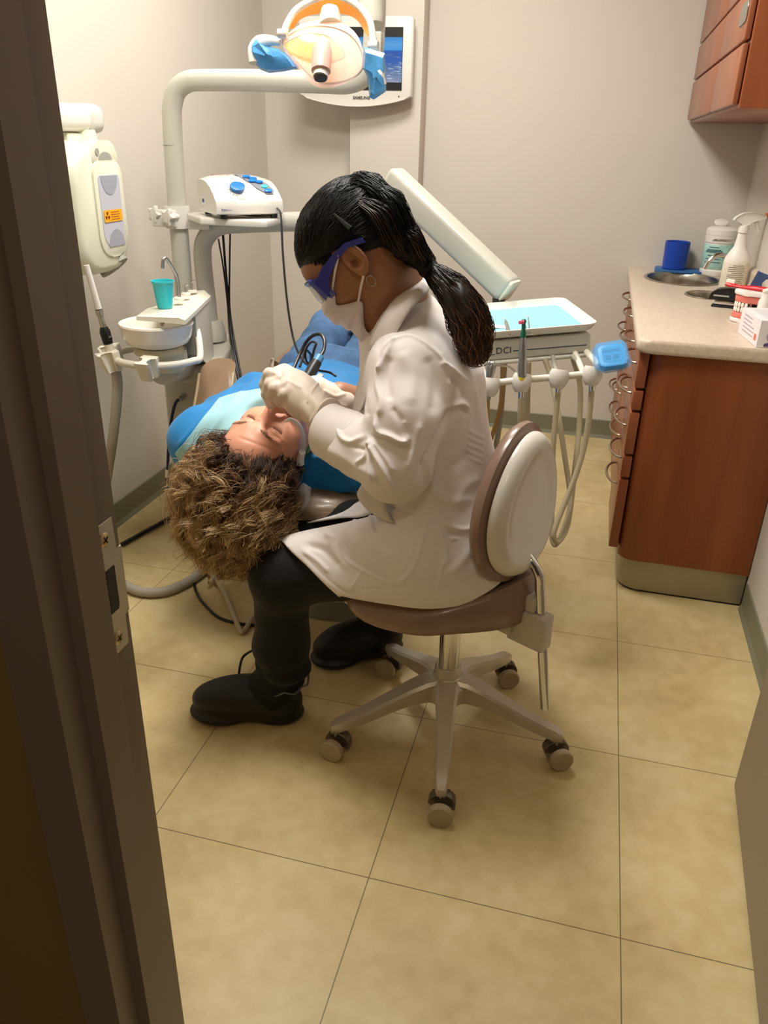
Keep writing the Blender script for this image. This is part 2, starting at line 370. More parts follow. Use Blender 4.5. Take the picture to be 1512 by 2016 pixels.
# world + lamps
w = bpy.data.worlds.new('World'); bpy.context.scene.world = w; w.use_nodes = True; w.node_tree.nodes['Background'].inputs[0].default_value = (.9, .72, .45, 1); w.node_tree.nodes['Background'].inputs[1].default_value = .035
def area(name, loc, target, sx, sy, power, col):
    l = bpy.data.lights.new(name, 'AREA'); l.shape = 'RECTANGLE'; l.size = sx * UNIT; l.size_y = sy * UNIT; l.energy = power; l.color = col
    o = bpy.data.objects.new(name, l); C.objects.link(o); o.location = loc; o.rotation_euler = (Vector(target) - Vector(loc)).to_track_quat('-Z', 'Y').to_euler(); return o
for (x, y) in ((-.75, 2.9), (-.75, 1.75)):
    t = thing('ceiling_light', 'recessed fluorescent ceiling light panel over the ' + ('far end of the room' if y > 2 else 'doorway end of the room'), 'ceiling light', (x, y, ZC), 'fluorescent ceiling panels')
    MB().box(x - .33, x + .33, y - .33, y + .33, ZC - .012, ZC - .001, bev=.002).build('light_frame', M_ceil, t)
    MB().box(x - .29, x + .29, y - .29, y + .29, ZC - .016, ZC - .012).build('diffuser', mat('diffuser', '#fff4e0', .5, emit=('#fff0d6', 1.5)), t)
area('room_light', (-.75, 2.9, ZC - .03), (-.75, 2.9, 0), .56, .56, 28, (1, .965, .90)); area('room_light', (-.75, 1.75, ZC - .03), (-.75, 1.75, 0), .56, .56, 28, (1, .965, .90)); area('hall_fill', (.1, -.5, ZC - .03), (.1, -.5, 0), .4, .4, 7, (1, .82, .6))  # last one: unseen fill added behind the camera to lift the dark jamb
cam = bpy.data.cameras.new('Camera'); cam.sensor_fit = 'VERTICAL'; cam.sensor_height = 36; cam.lens = FPX / 2016 * 36; cam.clip_start = .02
co = bpy.data.objects.new('Camera', cam); C.objects.link(co); Mc = Matrix([list(CAMR[i]) + [0] for i in range(3)] + [[0, 0, 0, 1]]); co.matrix_world = Matrix.Translation((0, 0, CAMH)) @ Mc
bpy.context.scene.camera = co
sc = bpy.context.scene; sc.view_settings.view_transform = 'Standard'; sc.view_settings.look = 'None'; sc.view_settings.gamma = 1; sc.view_settings.use_curve_mapping = False; sc.view_settings.exposure = 0

# ================================================================ cabinets on the right
def wood(name, c1, c2, rough=.35, axis=2):
    m = mat(name, c1, rough, noise=(0, 0)); nt = m.node_tree; b = nt.nodes['Principled BSDF']; tc = [n for n in nt.nodes if n.type == 'TEX_COORD'][0]
    mp = nt.nodes.new('ShaderNodeMapping'); s = [14, 14, 14]; s[axis] = .9; mp.inputs['Scale'].default_value = s; nt.links.new(tc.outputs['Object'], mp.inputs['Vector'])
    n = nt.nodes.new('ShaderNodeTexNoise'); n.inputs['Scale'].default_value = 2; n.inputs['Detail'].default_value = 8; n.inputs['Roughness'].default_value = .65; nt.links.new(mp.outputs[0], n.inputs['Vector'])
    n2 = nt.nodes.new('ShaderNodeTexNoise'); n2.inputs['Scale'].default_value = .35; nt.links.new(mp.outputs[0], n2.inputs['Vector'])
    ad = nt.nodes.new('ShaderNodeMath'); ad.operation = 'MULTIPLY_ADD'; nt.links.new(n.outputs['Fac'], ad.inputs[0]); ad.inputs[1].default_value = .55; nt.links.new(n2.outputs['Fac'], ad.inputs[2])
    cr = nt.nodes.new('ShaderNodeValToRGB'); cr.color_ramp.elements[0].position = .55; cr.color_ramp.elements[0].color = (*lin(c1), 1); cr.color_ramp.elements[1].position = 1; cr.color_ramp.elements[1].color = (*lin(c2), 1)
    nt.links.new(ad.outputs[0], cr.inputs['Fac']); nt.links.new(cr.outputs['Color'], b.inputs['Base Color']); return m
M_wood = wood('cherry_laminate', '#74381b', '#94532b'); M_woodf = wood('cherry_fronts', '#84462c', '#a0603e', .3)
xf = .205  # carcass front
cab = thing('base_cabinet', 'long cherry wood base cabinet with curved metal handles under the sink counter', 'cabinet', (.43, 3.4, 0))
out = [(xf + .03, 2.60), (XR - .003, 2.60), (XR - .003, 4.265), (xf, 4.265), (xf, 2.64)] + [(xf + .05 - .05 * math.cos(a), 2.65 - .05 * math.sin(a)) for a in (.3, .7, 1.1, 1.45)]
out = [(xf + .06, 2.60), (XR - .003, 2.60), (XR - .003, 4.265), (xf, 4.265)] + [(xf + .06 - .06 * math.cos(a * math.pi / 14), 2.66 - .06 * math.sin(a * math.pi / 14)) for a in range(0, 7)]
MB().prism(out, .125, .86, M=None).build('cabinet_body', M_wood, cab)
out2 = [(xf + .09, 2.606), (XR - .006, 2.606), (XR - .006, 4.262), (xf + .015, 4.262)] + [(xf + .09 - .075 * math.cos(a * math.pi / 14), 2.681 - .075 * math.sin(a * math.pi / 14)) for a in range(0, 7)]
MB().prism(out2, .008, .125).build('kick_plate', mat('kick_steel', '#a39c88', .42, metal=.75, noise=(3, .1)), cab)
MB().prism([(p[0] + (.004 if p[0] < .4 else 0), p[1] + .004) for p in out2], 0, .009).build('base_gap', M_black, cab)
M_handle = mat('handle_metal', '#b7a596', .32, metal=1)
rows = [(.735, .862), (.66, .731), (.505, .656), (.42, .501), (.15, .416)]
ys = [2.625, 3.03, 3.44, 3.85, 4.26]
for c in range(4):
    rr = rows if c % 2 == 0 else [(.735, .862), (.42, .731), (.15, .416)] if c == 3 else [(.70, .862), (.505, .696), (.15, .501)]
    for i, (z0, z1) in enumerate(rr):
        y0, y1 = ys[c] + .003, ys[c + 1] - .003
        d = MB().box(xf - .026 - .008 * (c == 0), xf - .002, y0, y1, z0 + .003, z1 - .002, bev=.004, seg=2).build('drawer' if len(rr) > 3 or i < 2 else 'door', M_woodf, cab)
        ym = (y0 + y1) / 2; zm = (z0 + z1) / 2 + (.08 if z1 - z0 > .2 else 0); x = xf - .026 - .008 * (c == 0)
        P = [(x, ym - .105, zm), (x - .016, ym - .095, zm), (x - .032, ym - .055, zm), (x - .038, ym, zm), (x - .032, ym + .055, zm), (x - .016, ym + .095, zm), (x, ym + .105, zm)]
        MB().tube(catmull(P, 4), .0048, 10).build('handle', M_handle, d)
# worktop with rounded front edge and sink holes
ct = MB(); X0, X1, Y0, Y1, Z0, Z1 = .155, XR - .02, 2.575, 4.268, .864, .907
SK = [(.389, 3.95, .168, .205), (.45, 3.52, .085, .10)]
ring = [(X1, Y0), (X1, Y1), (X0 + .02, Y1), (X0, Y1 - .0)] + [(X0 + .04 - .04 * math.cos(a * math.pi / 12), Y0 + .04 - .04 * math.sin(a * math.pi / 12)) for a in range(0, 7)]
def slab(mb, ring, z0, z1, b=.012):
    r = []; cx = sum(p[0] for p in ring) / len(ring); cy = sum(p[1] for p in ring) / len(ring)
    for k, (dz, ins) in enumerate(((0, b), (b * .3, b * .35), (b, 0), (z1 - z0 - b, 0), (z1 - z0 - b * .3, b * .35), (z1 - z0, b))):
        rr = []
        for x, y in ring:
            xx = x + (ins if x < cx else 0); yy = y + (ins * .3 if y < cy else 0); rr.append((xx, yy, z0 + dz))
        r.append(rr)
    mb.loft(r, cap=False); return r
r = slab(ct, ring, Z0, Z1)
bm = bmesh.new()
for rr, z in ((r[-1], Z1), (r[0], Z0)):
    es = []
    for loop in [[(p[0], p[1]) for p in rr]] + [[(a[0] + a[2] * math.cos(t * math.pi / 20), a[1] + a[3] * math.sin(t * math.pi / 20)) for t in range(40)] for a in SK]:
        vs = [bm.verts.new((x, y, z)) for x, y in loop]
        for i in range(len(vs)): es.append(bm.edges.new((vs[i], vs[(i + 1) % len(vs)])))
    bmesh.ops.triangle_fill(bm, edges=es, use_beauty=True)
bm.verts.index_update(); ct.add([v.co.copy() for v in bm.verts], [[v.index for v in f.verts] for f in bm.faces]); bm.free()
M_top = mat('laminate_top', '#cdbca8', .42, noise=(90, .1), coat=.1)
top = tag(ct.build('countertop', M_top, angle=40), 'speckled beige laminate countertop with rounded front edge on the cherry base cabinet', 'countertop')
bs = [(XR - .001, .907), (XR - .045, .907), (XR - .035, .925), (XR - .022, .95), (XR - .022, .99), (XR - .012, 1.004), (XR - .001, 1.006)]
MB().loft([[(x, Y0 + .002, z) for x, z in bs], [(x, Y1, z) for x, z in bs]]).build('backsplash', M_top, top)
def sink(label, a, depth):
    t = thing('sink', label, 'sink', (a[0], a[1], Z1), 'stainless steel sinks in the countertop'); mb = MB(); prof = [(1.0, .003), (1.07, .004), (1.085, .002), (1.085, -.0), (1.0, .0), (.975, -.004), (.955, -.03), (.93, -depth * .6), (.85, -depth * .92), (.5, -depth), (.0, -depth)]
    prof = [(1.09, .0), (1.09, .003), (1.06, .0055), (1.0, .004), (.97, -.006), (.955, -.03), (.93, -depth * .6), (.85, -depth * .92), (.5, -depth), (.01, -depth)]
    V = []; n = 48
    for f, z in prof: V.append([(a[0] + a[2] * f * math.cos(k * 2 * math.pi / n), a[1] + a[3] * f * math.sin(k * 2 * math.pi / n), Z1 + z) for k in range(n)])
    mb.loft(V, cap=False); mb.build('basin', mat('sink_steel', '#a9a59b', .28, metal=1, noise=(30, .06)), t)
    MB().lathe([(.022, 0), (.022, .003), (.012, .001), (0, .001)], 20, M=T(a[0], a[1], Z1 - depth + .001)).build('drain', M_chrome, t)
sink('large oval stainless steel sink below the blue mug', (SK[0][0], SK[0][1], SK[0][2] - .012, SK[0][3] - .012), .15)
sink('small round stainless steel sink cup behind the black stapler', (SK[1][0], SK[1][1], SK[1][2] - .008, SK[1][3] - .008), .09)
fa = thing('faucet', 'chrome sink faucet with low curved spout behind the spray bottle', 'faucet', (.61, 3.97, Z1))
MB().lathe([(.0, 0), (.026, 0), (.026, .01), (.018, .02), (.018, .10), (.02, .12), (0, .125)], 24, M=T(.59, 3.97, Z1)).build('faucet_body', M_chrome, fa)
MB().tube(catmull([(.59, 3.97, Z1 + .07), (.56, 3.965, Z1 + .105), (.52, 3.96, Z1 + .11), (.49, 3.955, Z1 + .085), (.475, 3.95, Z1 + .05)], 6), .011, 14).build('spout', M_chrome, fa)
MB().box(.49, .60, 3.962, 3.978, Z1 + .168, Z1 + .178, bev=.003).box(.583, .597, 3.963, 3.977, Z1 + .12, Z1 + .17).build('lever', M_chrome, fa)
# upper cabinet
uc = thing('wall_cabinet', 'cherry wood wall cabinet with steel latch plate above the counter', 'cabinet', (.5, 3.3, 1.56))
MB().box(.335, XR - .002, 2.70, 4.262, 1.556, 2.4, bev=.006).build('cabinet_body', wood('cherry_upper', '#84462a', '#a05a36'), uc)
for k, (a, b_) in enumerate(((1.566, 1.72), (1.727, 1.86), (1.867, 2.395))):
    d = MB().box(.316, .333, 2.712, 3.3, a, b_, bev=.006).box(.316, .333, 3.308, 4.255, a, b_, bev=.006).build('door', M_woodf, uc)
    if k == 1: MB().prism(rrect(.15, .055, .02), 0, .004, bev=.002, M=zframe((.316, 2.80, 1.80), (-1, 0, 0), (0, 1, 0))).build('latch_plate', M_steel, d)

# ================================================================ things on the counter
def lathe_obj(prof, n=40, **k): return MB().lathe(prof, n, **k)
Zt = Z1 + .0005
mat_pad = tag(MB().prism(rrect(.215, .13, .012), 0, .012, bev=.004, M=T(.385, 4.195, Zt) @ RZ(-4)).build('coaster_pad', mat('pad_blue', '#2f64a0', .5)), 'flat blue rubber pad on the counter under the blue mug', 'pad')
mug = thing('mug', 'solid blue plastic mug standing on the blue pad', 'mug', (.378, 4.19, Zt + .012))
MB().lathe([(.0, 0), (.052, 0), (.055, .004), (.058, .124), (.0565, .126), (.053, .124), (.049, .01), (0, .008)], 48, M=T(.364, 4.19, Zt + .0125)).build('mug_body', mat('mug_blue', '#1440a8', .3, noise=(20, .03)), mug)
cx_, cy_ = .548, 4.165; SCN = Matrix.Diagonal((.94, .94, .74, 1))
cn = thing('wipes_canister', 'white disinfectant wipes canister with pale teal label and open flip lid', 'canister', (cx_, cy_, Zt))
M_wp = mat('white_plastic', '#e6e2da', .35, noise=(5, .01)); M_teal = mat('teal_label', '#a5cfc6', .5, noise=(60, .15))
MB().lathe([(0, 0), (.070, 0), (.073, .006), (.073, .03), (.069, .036), (.069, .195), (.072, .2), (.073, .25), (.070, .255)], 40, M=(T(cx_, cy_, Zt) @ SCN)).build('canister_body', M_wp, cn)
lb = MB().lathe([(.0695, .04), (.0705, .042), (.0705, .188), (.0695, .19)], 40, M=(T(cx_, cy_, Zt) @ SCN)); lb = lb.build('label', M_teal, cn)
for k, (zz, ww) in enumerate(((.17, .05), (.155, .07), (.14, .085), (.12, .06), (.1, .075), (.08, .08))):
    a0 = -2.0; n = 10; r_ = .0712
    MB().loft([[(T(cx_, cy_, Zt) @ SCN) @ Vector((r_ * math.cos(a0 + (q / n - .5) * ww / r_), r_ * math.sin(a0 + (q / n - .5) * ww / r_), zz + h_)) for q in range(n + 1)] for h_ in (0, .006 if k != 2 else .014)], closed=False).build('print_line', mat('print_dark_teal', '#5f8f8c' if k % 2 else '#4d7375', .6), lb)
lid = MB().lathe([(.074, .245), (.074, .275), (.06, .288), (.03, .292), (0, .292)], 40, M=(T(cx_, cy_, Zt) @ SCN)).build('cap', M_wp, cn)
MB().prism(rrect(.062, .05, .02), 0, .008, bev=.003, M=T(cx_ - .005, cy_ + .03, Zt + .295 * .74) @ RX(25) @ T(0, .02, 0)).build('flip_lid', M_wp, lid)
sx_, sy_ = .562, 3.66; SSP = Matrix.Diagonal((.97, .97, .80, 1))
sb = thing('spray_bottle', 'white trigger spray bottle with printed label beside the faucet', 'spray bottle', (sx_, sy_, Zt))
MB().lathe([(0, 0), (.05, 0), (.054, .006), (.054, .155), (.052, .17), (.036, .205), (.026, .225), (.022, .25), (.019, .292), (.016, .295)], 40, M=T(sx_, sy_, Zt) @ SSP @ RZ(10), sx=1.0, sy=.8).build('bottle', mat('bottle_white', '#ebe6dc', .4, noise=(4, .01)), sb)
lb = MB().lathe([(.0541, .012), (.0549, .014), (.0549, .148), (.0541, .15)], 40, M=T(sx_, sy_, Zt) @ SSP @ RZ(10), sy=.8).build('label', mat('label_cream', '#d9d2bf', .55, noise=(150, .12)), sb)
for k in range(13):
    zz = .022 + k * .0095; n = 8; a0 = -1.75 + (.0 if k % 4 else .1); ww = .07 if k % 4 else .045; r_ = .0556
    MB().loft([[T(sx_, sy_, Zt) @ SSP @ RZ(10) @ Vector((r_ * math.cos(a0 + (q / n - .5) * ww / r_), .8 * r_ * math.sin(a0 + (q / n - .5) * ww / r_), zz + h_)) for q in range(n + 1)] for h_ in (0, .0035)], closed=False).build('print_line', mat('print_grey', '#8d8677', .6), lb)
Mh = T(sx_, sy_, Zt + .295 * .80) @ RZ(8) @ Matrix.Scale(.86, 4)
hd = MB().lathe([(.0, -.0), (.024, 0), (.024, .02), (.02, .035), (0, .035)], 24, M=Mh)
def bx(Y, pts): return [(x, Y, z) for x, z in pts]
tp = [(-.055, .055), (-.045, .07), (-.015, .088), (.03, .092), (.085, .082), (.09, .07), (.07, .062), (.03, .05), (.012, .034), (-.012, .034), (-.03, .046)]
hd.loft([[(x, -.013, z) for x, z in tp], [(x, -.018, z * .98 + .001) for x, z in tp], [(x, .018, z * .98 + .001) for x, z in tp], [(x, .013, z) for x, z in tp]], M=Mh)
hd.build('spray_head', M_wp, sb)
MB().tube([Mh @ Vector((.05, 0, .06)), Mh @ Vector((.058, 0, .03)), Mh @ Vector((.072, 0, .005))], [.009, .007, .005], 10).build('trigger', M_wp, sb)
MB().box(.084, .098, -.011, .011, .068, .09, bev=.003, M=Mh).build('nozzle', mat('orange_nozzle', '#e07040', .4), sb)
# stapler-like black punch
st = thing('stapler', 'black desk stapler with chrome side on the counter behind the teeth model', 'stapler', (.5, 3.26, Zt)); Ms = T(.502, 3.27, Zt) @ RZ(-14)
MB().box(-.058, .075, -.022, .022, 0, .008, bev=.003, M=Ms).build('stapler_base', M_black, st)
MB().box(-.05, .07, -.017, .017, .009, .024, bev=.004, M=Ms).build('magazine', M_chrome, st)
tp = [(-.07, .028), (-.066, .05), (-.045, .066), (.0, .074), (.06, .07), (.075, .055), (.075, .026)]
MB().loft([[(x, -.019, z) for x, z in tp], [(x, -.024, z * .97 + .001) for x, z in tp], [(x, .024, z * .97 + .001) for x, z in tp], [(x, .019, z) for x, z in tp]], M=Ms).build('top_arm', mat('black_gloss', '#15171a', .3), st)
MB().box(-.055, .0, -.0252, -.0236, .040, .046, M=Ms).build('name_strip', mat('grey_print', '#9a9a94', .5), st)
# teeth model
M_gum = mat('gum_pink', '#d9776a', .35); M_tooth = mat('tooth_white', '#ece6da', .3)
tm = thing('teeth_model', 'plastic dental teeth model with pink gums and white base', 'teeth model', (.545, 3.02, Zt)); Mt = T(.533, 3.0, Zt) @ RZ(-20) @ Matrix.Scale(.82, 4)
def arch(z0, z1, r, w_, k=1.0): # U shape opening to +x ... ring of a horseshoe
    o = []; n = 16
    for i in range(n + 1): a = math.pi / 2 + math.pi * i / n; o.append((r * 1.25 * math.cos(a), r * math.sin(a)))
    o = [(.07, r)] + o + [(.07, -r)]
    inn = [(.07, -(r - w_))] + [((r - w_) * 1.25 * math.cos(math.pi / 2 + math.pi * i / n), (r - w_) * math.sin(math.pi / 2 + math.pi * i / n)) for i in range(n, -1, -1)] + [(.07, r - w_)]
    return o, inn
def horseshoe(z0, z1, r, w_, m, nm, bev=.004, ft=1.0):
    o, inn = arch(z0, z1, r, w_); return MB().prism(o + inn, z0, z1, bev=0, M=Mt, taper=ft).build(nm, m, tm)
M_plw = mat('model_white', '#e9dfdc', .4)
o, _ = arch(0, 0, .058, .02); MB().prism(o, 0, .018, bev=.006, M=Mt).build('lower_base', M_plw, tm); MB().prism([(x * .92, y * .9) for x, y in o], .018, .04, bev=.006, M=Mt, taper=1.05).build('lower_gum', M_gum, tm)
MB().prism([(x * .92, y * .9) for x, y in o], .082, .112, bev=.006, M=Mt, taper=.97).build('upper_gum', M_gum, tm); MB().prism(o, .112, .132, bev=.006, M=Mt).build('upper_base', M_plw, tm)
for row, (zz, hh) in (('upper', (.072, .013)), ('lower', (.052, .012))):
    for i in range(12):
        a = math.pi / 2 + math.pi * (i + .5) / 12; x, y = .05 * 1.2 * math.cos(a), .048 * math.sin(a)
        MB().sphere((0, 0, 0), (.0062, .0048, hh), 10, M=Mt @ T(x, y, zz) @ Matrix.Rotation(a + math.pi / 2, 4, 'Z')).build('tooth', M_tooth, tm)
tb = thing('toothbrush', 'red toothbrush lying on top of the teeth model', 'toothbrush', (.52, 3.05, Zt + .137)); a, b_ = Mt @ Vector((-.115, .02, .139)), Mt @ Vector((.10, -.035, .139))
d_ = (b_ - a); pts = [a + d_ * t + Vector((0, 0, z)) for t, z in ((0, .002), (.12, .001), (.3, .0), (.5, .001), (.75, .002), (1, 0))]
MB().tube(catmull(pts, 5), [.0075, .0085, .0045, .0065, .0085, .0075, .004], 12, flat=1.5).build('brush_handle', mat('red_plastic', '#d01f24', .3), tb)
MB().box(-.002, .028, -.006, .006, .005, .02, bev=.002, M=frame(a, d_)).build('bristles', M_tooth, tb)
# box of masks
Mb = PZ(1488, 684, Zt); Mbx = frame((Mb.x, Mb.y, Zt), (1, .06, 0))
bo = thing('tissue_box', 'white and purple cardboard box with round badge at the counter edge', 'box', tuple(Mb)); M_card = mat('card_white', '#e6e0e2', .5, noise=(8, .02)); M_pur = mat('purple_print', '#5a4a7c', .5)
pe = MB().prism([(0, 0), (.125, 0), (.118, .22), (-.012, .21)], 0, .082, bev=.001, seg=1, M=Mbx).build('carton', M_card, bo)
MB().prism([(.02, .004), (.046, .004), (.046, .022), (.02, .012)], 0, .001, M=Mbx @ RX(90) @ T(0, 0, .0002)).build('purple_corner', M_pur, bo)
for r_, m_, dd in ((.019, mat('badge_grey', '#a9a3ad', .5), .0), (.014, M_card, .0006), (.0085, mat('badge_dark', '#3a3540', .5), .0012)): MB().lathe([(0, 0), (r_, 0), (r_, .0008), (0, .0008)], 28, M=Mbx @ T(.042, -.0003 - dd, .035) @ RX(90)).build('badge', m_, bo)
MB().box(.05, .125, -.001, 0, .045, .078, M=Mbx).build('purple_band', mat('lilac', '#a595b8', .5), bo)
ls = frame(Mbx @ Vector((0, 0, 0)), (Mbx @ Vector((-.012, .21, 0))) - (Mbx @ Vector((0, 0, 0)))); ls = ls
MB().box(.02, .04, 0, .0008, .016, .034, M=ls).build('orange_square', mat('orange_print', '#e2694e', .5), bo)
for k in range(5): MB().box(.055 + .03 * (k > 2), .17, 0, .0007, .018 + k * .012, .022 + k * .012, M=ls).build('print_line', mat('print_lilac', '#b3a9b8', .5), bo)
MB().prism([(.02, .03), (.1, .03), (.095, .19), (.008, .18)], 0, .001, M=Mbx @ T(0, 0, .082)).build('top_flap', mat('flap_grey', '#d6d2d6', .5), bo)
fv = thing('fluoride_bottle', 'small white bottle with flip cap between teeth model and box', 'bottle', (.555, 2.885, Zt))
MB().lathe([(0, 0), (.02, 0), (.021, .004), (.021, .09), (.016, .1), (.016, .118), (0, .12)], 24, M=T(.555, 2.885, Zt)).build('bottle', M_wp, fv); MB().box(-.02, .02, -.014, .014, 0, .012, bev=.004, M=T(.562, 2.885, Zt + .122) @ RY(-20)).build('flip_cap', M_wp, fv)
tk = thing('picture_stand', 'dark blue tilted card stand leaning by the wall at the picture edge', 'stand', (.60, 3.35, Zt))
MB().box(-.055, .055, -.003, .003, 0, .115, bev=.002, M=T(.612, 3.36, Zt + .002) @ RZ(-35) @ RY(14) @ RX(-12)).build('card', mat('card_blue', '#26375f', .2), tk); MB().box(-.05, .05, -.035, .02, 0, .014, bev=.004, M=T(.585, 3.33, Zt) @ RZ(-35)).build('stand_base', M_black, tk)
# ================================================================ treatment unit (poles, bowl, lamp, shelf)
M_enam = mat('unit_enamel', '#c2c0b4', .32, noise=(3, .02), coat=.2); M_cream = mat('cream_plastic', '#ddd8c8', .35, noise=(4, .02)); M_whiteg = mat("white_gloss", "#dedad2", .22, noise=(3, .01))
M_hose = mat('grey_hose', '#a49e90', .5); M_hosel = mat('beige_hose', '#b8ac90', .45); M_cable = mat('black_cable', '#0c0b10', .4); M_blue_film = mat('blue_film', '#62b2f0', .12, trans=.45, noise=(20, .15), bump=(35, .6, .006), ior=1.2)
M_dark = mat('dark_grey', '#2b2c2e', .45)
un = thing('cuspidor_unit', 'cream dental unit cabinet with round spittoon bowl, water spout and hose holders', 'dental unit', (-1.33, 2.6, 0))
Mu = frame((-1.24, 2.48, 0), (.95, .31, 0))   # local x right, y away; origin at the front right corner
o_ = [(-.20 + .03, 0), (-.03, 0), (-.009, .009), (0, .03), (0, .52), (-.20, .52), (-.20, .03), (-.191, .009)]
MB().prism([(x * .97 - .003, y * .97 + .004) for x, y in o_][::-1] if False else [(x * .96 - .004, y * .97 + .005) for x, y in o_], .02, .66, bev=.004, M=Mu).build('cabinet', M_enam, un)
MB().prism([(x * 1.06 + .006, y * 1.03 - .006) for x, y in o_], .655, .72, bev=.018, seg=4, M=Mu).build('deck', M_enam, un)
for k, (zz, r_) in enumerate(((.575, .011), (.515, .013), (.43, .009))):
    MB().lathe([(0, 0), (r_ * 1.3, 0), (r_ * 1.3, .004), (r_, .006), (r_, .022), (0, .024)], 18, M=Mu @ T(-.075, .003, zz) @ RX(90)).build('knob', M_steel if k else M_cream, un)
# tower carrying the cup platform over the bowl
A0 = PY(372, 622, 2.36)  # front lip right
Mt2 = frame((-1.40, 2.33, .0), (.95, .31, 0))
def sec(y, xl, xr, zt, zb, ch): return [Mt2 @ Vector(q) for q in ((xl, y, zb), (xr, y, zb), (xr, y, zt - ch), (xr - ch * 1.2, y, zt - .004), (xr - ch * 1.9, y, zt), (xl + ch * 1.9, y, zt), (xl + ch * 1.2, y, zt - .004), (xl, y, zt - ch))]
rowsP = [((268, 623), (352, 626), (364, 631), 2.17), ((289, 608), (355, 611), (373, 623), 2.24), ((318, 599), (363, 603), (386, 611), 2.36), ((345, 584), (386, 584), (403, 594), 2.52), ((372, 573), (402, 571), (415, 583), 2.62)]
tops = [[PY(a[0], a[1], y + .02), PY(b_[0], b_[1], y), PY(d_[0], d_[1], y - .01)] for a, b_, d_, y in rowsP]
MB().loft([[r_[0] - Vector((0, 0, .012)), r_[0], r_[1], r_[2], r_[2] - Vector((0, 0, .012))] for r_ in tops]).build('cup_platform', M_cream, un, angle=30)
MB().loft([[Vector((r_[0].x + .02, r_[0].y, (.79, .715, .715)[k])), r_[0] + Vector((.02, 0, -.015)), r_[2] + Vector((-.004, 0, -.013)), Vector((r_[2].x - .004, r_[2].y, (.79, .715, .715)[k]))] for k, r_ in enumerate(tops[2:])]).build('tower', M_enam, un, angle=30)
Mt2 = frame((-1.40, 2.33, .0), (.95, .31, 0)); BT = [PY(x, y, v) for x, y, v in ((353, 590, 2.38), (366, 580, 2.46), (379, 575, 2.56))]
for k in range(3): b_ = MB().lathe([(0, 0), (.017, 0), (.015, .006), (0, .008)], 20, M=T(*BT[k])); b_.build('button', M_cream, un)
for k in (1, 2): MB().tube(catmull([BT[k], BT[k] + Vector((0, 0, .022 + .005 * k)), BT[k] + Vector((.012, 0, .03 + .005 * k))], 4), .003, 8).build('toggle', M_steel, un)
sp0 = PY(353, 585, 2.40); MB().tube(catmull([sp0, PY(350, 553, 2.40), PY(344, 535, 2.39), PY(332, 515, 2.37), PY(326, 508, 2.36), PY(321, 512, 2.35), PY(320, 528, 2.35)], 6), .0055, 12).build('cup_filler', M_steel, un)
MB().tube([PY(323, 622, 2.30), PY(319, 640, 2.27)], .006, 12).build('rinse_spout', M_steel, un)
BC = Vector((-1.338, 2.27, .830))
prof = [(.045, 0), (.08, .004), (.115, .022), (.130, .05), (.138, .098), (.141, .106), (.139, .114), (.131, .116), (.124, .11), (.112, .06), (.09, .03), (.02, .018), (0, .018)]
MB().lathe([(r_ * .83, z_ * .70) for r_, z_ in prof], 56, M=T(*BC)).build('spittoon_bowl', mat('bowl_porcelain', '#efeade', .18, sss=.2, noise=(2, .01)), un)
MB().lathe([(.03, -.04), (.06, -.03), (.078, -.018), (.08, -.006), (.07, .002), (0, .002)], 40, M=T(*BC)).lathe([(.0, -.10), (.05, -.1), (.062, -.06), (.06, -.03), (0, -.03)], 32, M=T(BC.x + .02, BC.y + .02, BC.z + .02)).build('bowl_base', mat('aged_plastic', '#cfc8aa', .4), un)
MB().tube([Vector(BC) + Vector((.01, .0, -.07)), Mu @ Vector((-.12, .08, .70))], [.055, .05], 20).build('bowl_bracket', M_enam, un)
ringp = [PX(388, 655, -1.21), PX(392, 672, -1.205), PX(380, 690, -1.215), PX(345, 704, -1.27), PX(300, 712, -1.36), PX(255, 710, -1.43), PX(233, 700, -1.49), PX(240, 686, -1.53), PX(262, 678, -1.55)]
ringp = [Vector((BC.x + .138 * math.cos(a), BC.y + .125 * math.sin(a) - .01, .802)) for a in [math.radians(d) for d in (35, 15, -10, -35, -60, -90, -120, -150, -175, 165, 150)]]
ringp = [PY(378, 643, 2.44), PY(389, 655, 2.38)] + ringp[1:]
MB().tube(catmull(ringp, 5), .0115, 12).build('holder_ring', M_cream, un)
def holder(p, yaw, s=1.0):
    M_ = T(*p) @ RZ(yaw) @ Matrix.Scale(s, 4)
    o = [(-.03, -.012), (-.012, -.012), (-.006, -.03), (-.012, -.045), (-.028, -.048), (-.02, -.055), (.02, -.055), (.028, -.048), (.012, -.045), (.006, -.03), (.012, -.012), (.03, -.012), (.026, .012), (-.026, .012)]
    return MB().prism(o, -.035, .03, bev=.003, M=M_ @ RX(10), taper=.75).build('hose_holder', M_cream, un)
hp = [Vector((BC.x + .138 * math.cos(math.radians(d)), BC.y + .125 * math.sin(math.radians(d)) - .01, .802)) for d in (-72, -138, -172)]
holder(hp[0], 0); holder(hp[1], -40); holder(hp[2], -70)
# supply hose (dark blue) from the cabinet front
MB().tube(catmull([PY(357, 782, 2.42), PY(345, 795, 2.40), PY(337, 830, 2.38), PY(332, 880, 2.36), PY(330, 930, 2.34), PY(329, 960, 2.33)], 6), .0055, 10).build('supply_tube', mat('navy_tube', '#20254f', .35), un)
MB().tube([PY(362, 779, 2.44), PY(353, 788, 2.41)], .009, 12).build('tube_fitting', M_steel, un)
MB().tube([PY(329, 925, 2.34), PY(329, 940, 2.335)], .007, 12).build('tube_ferrule', M_cream, un)
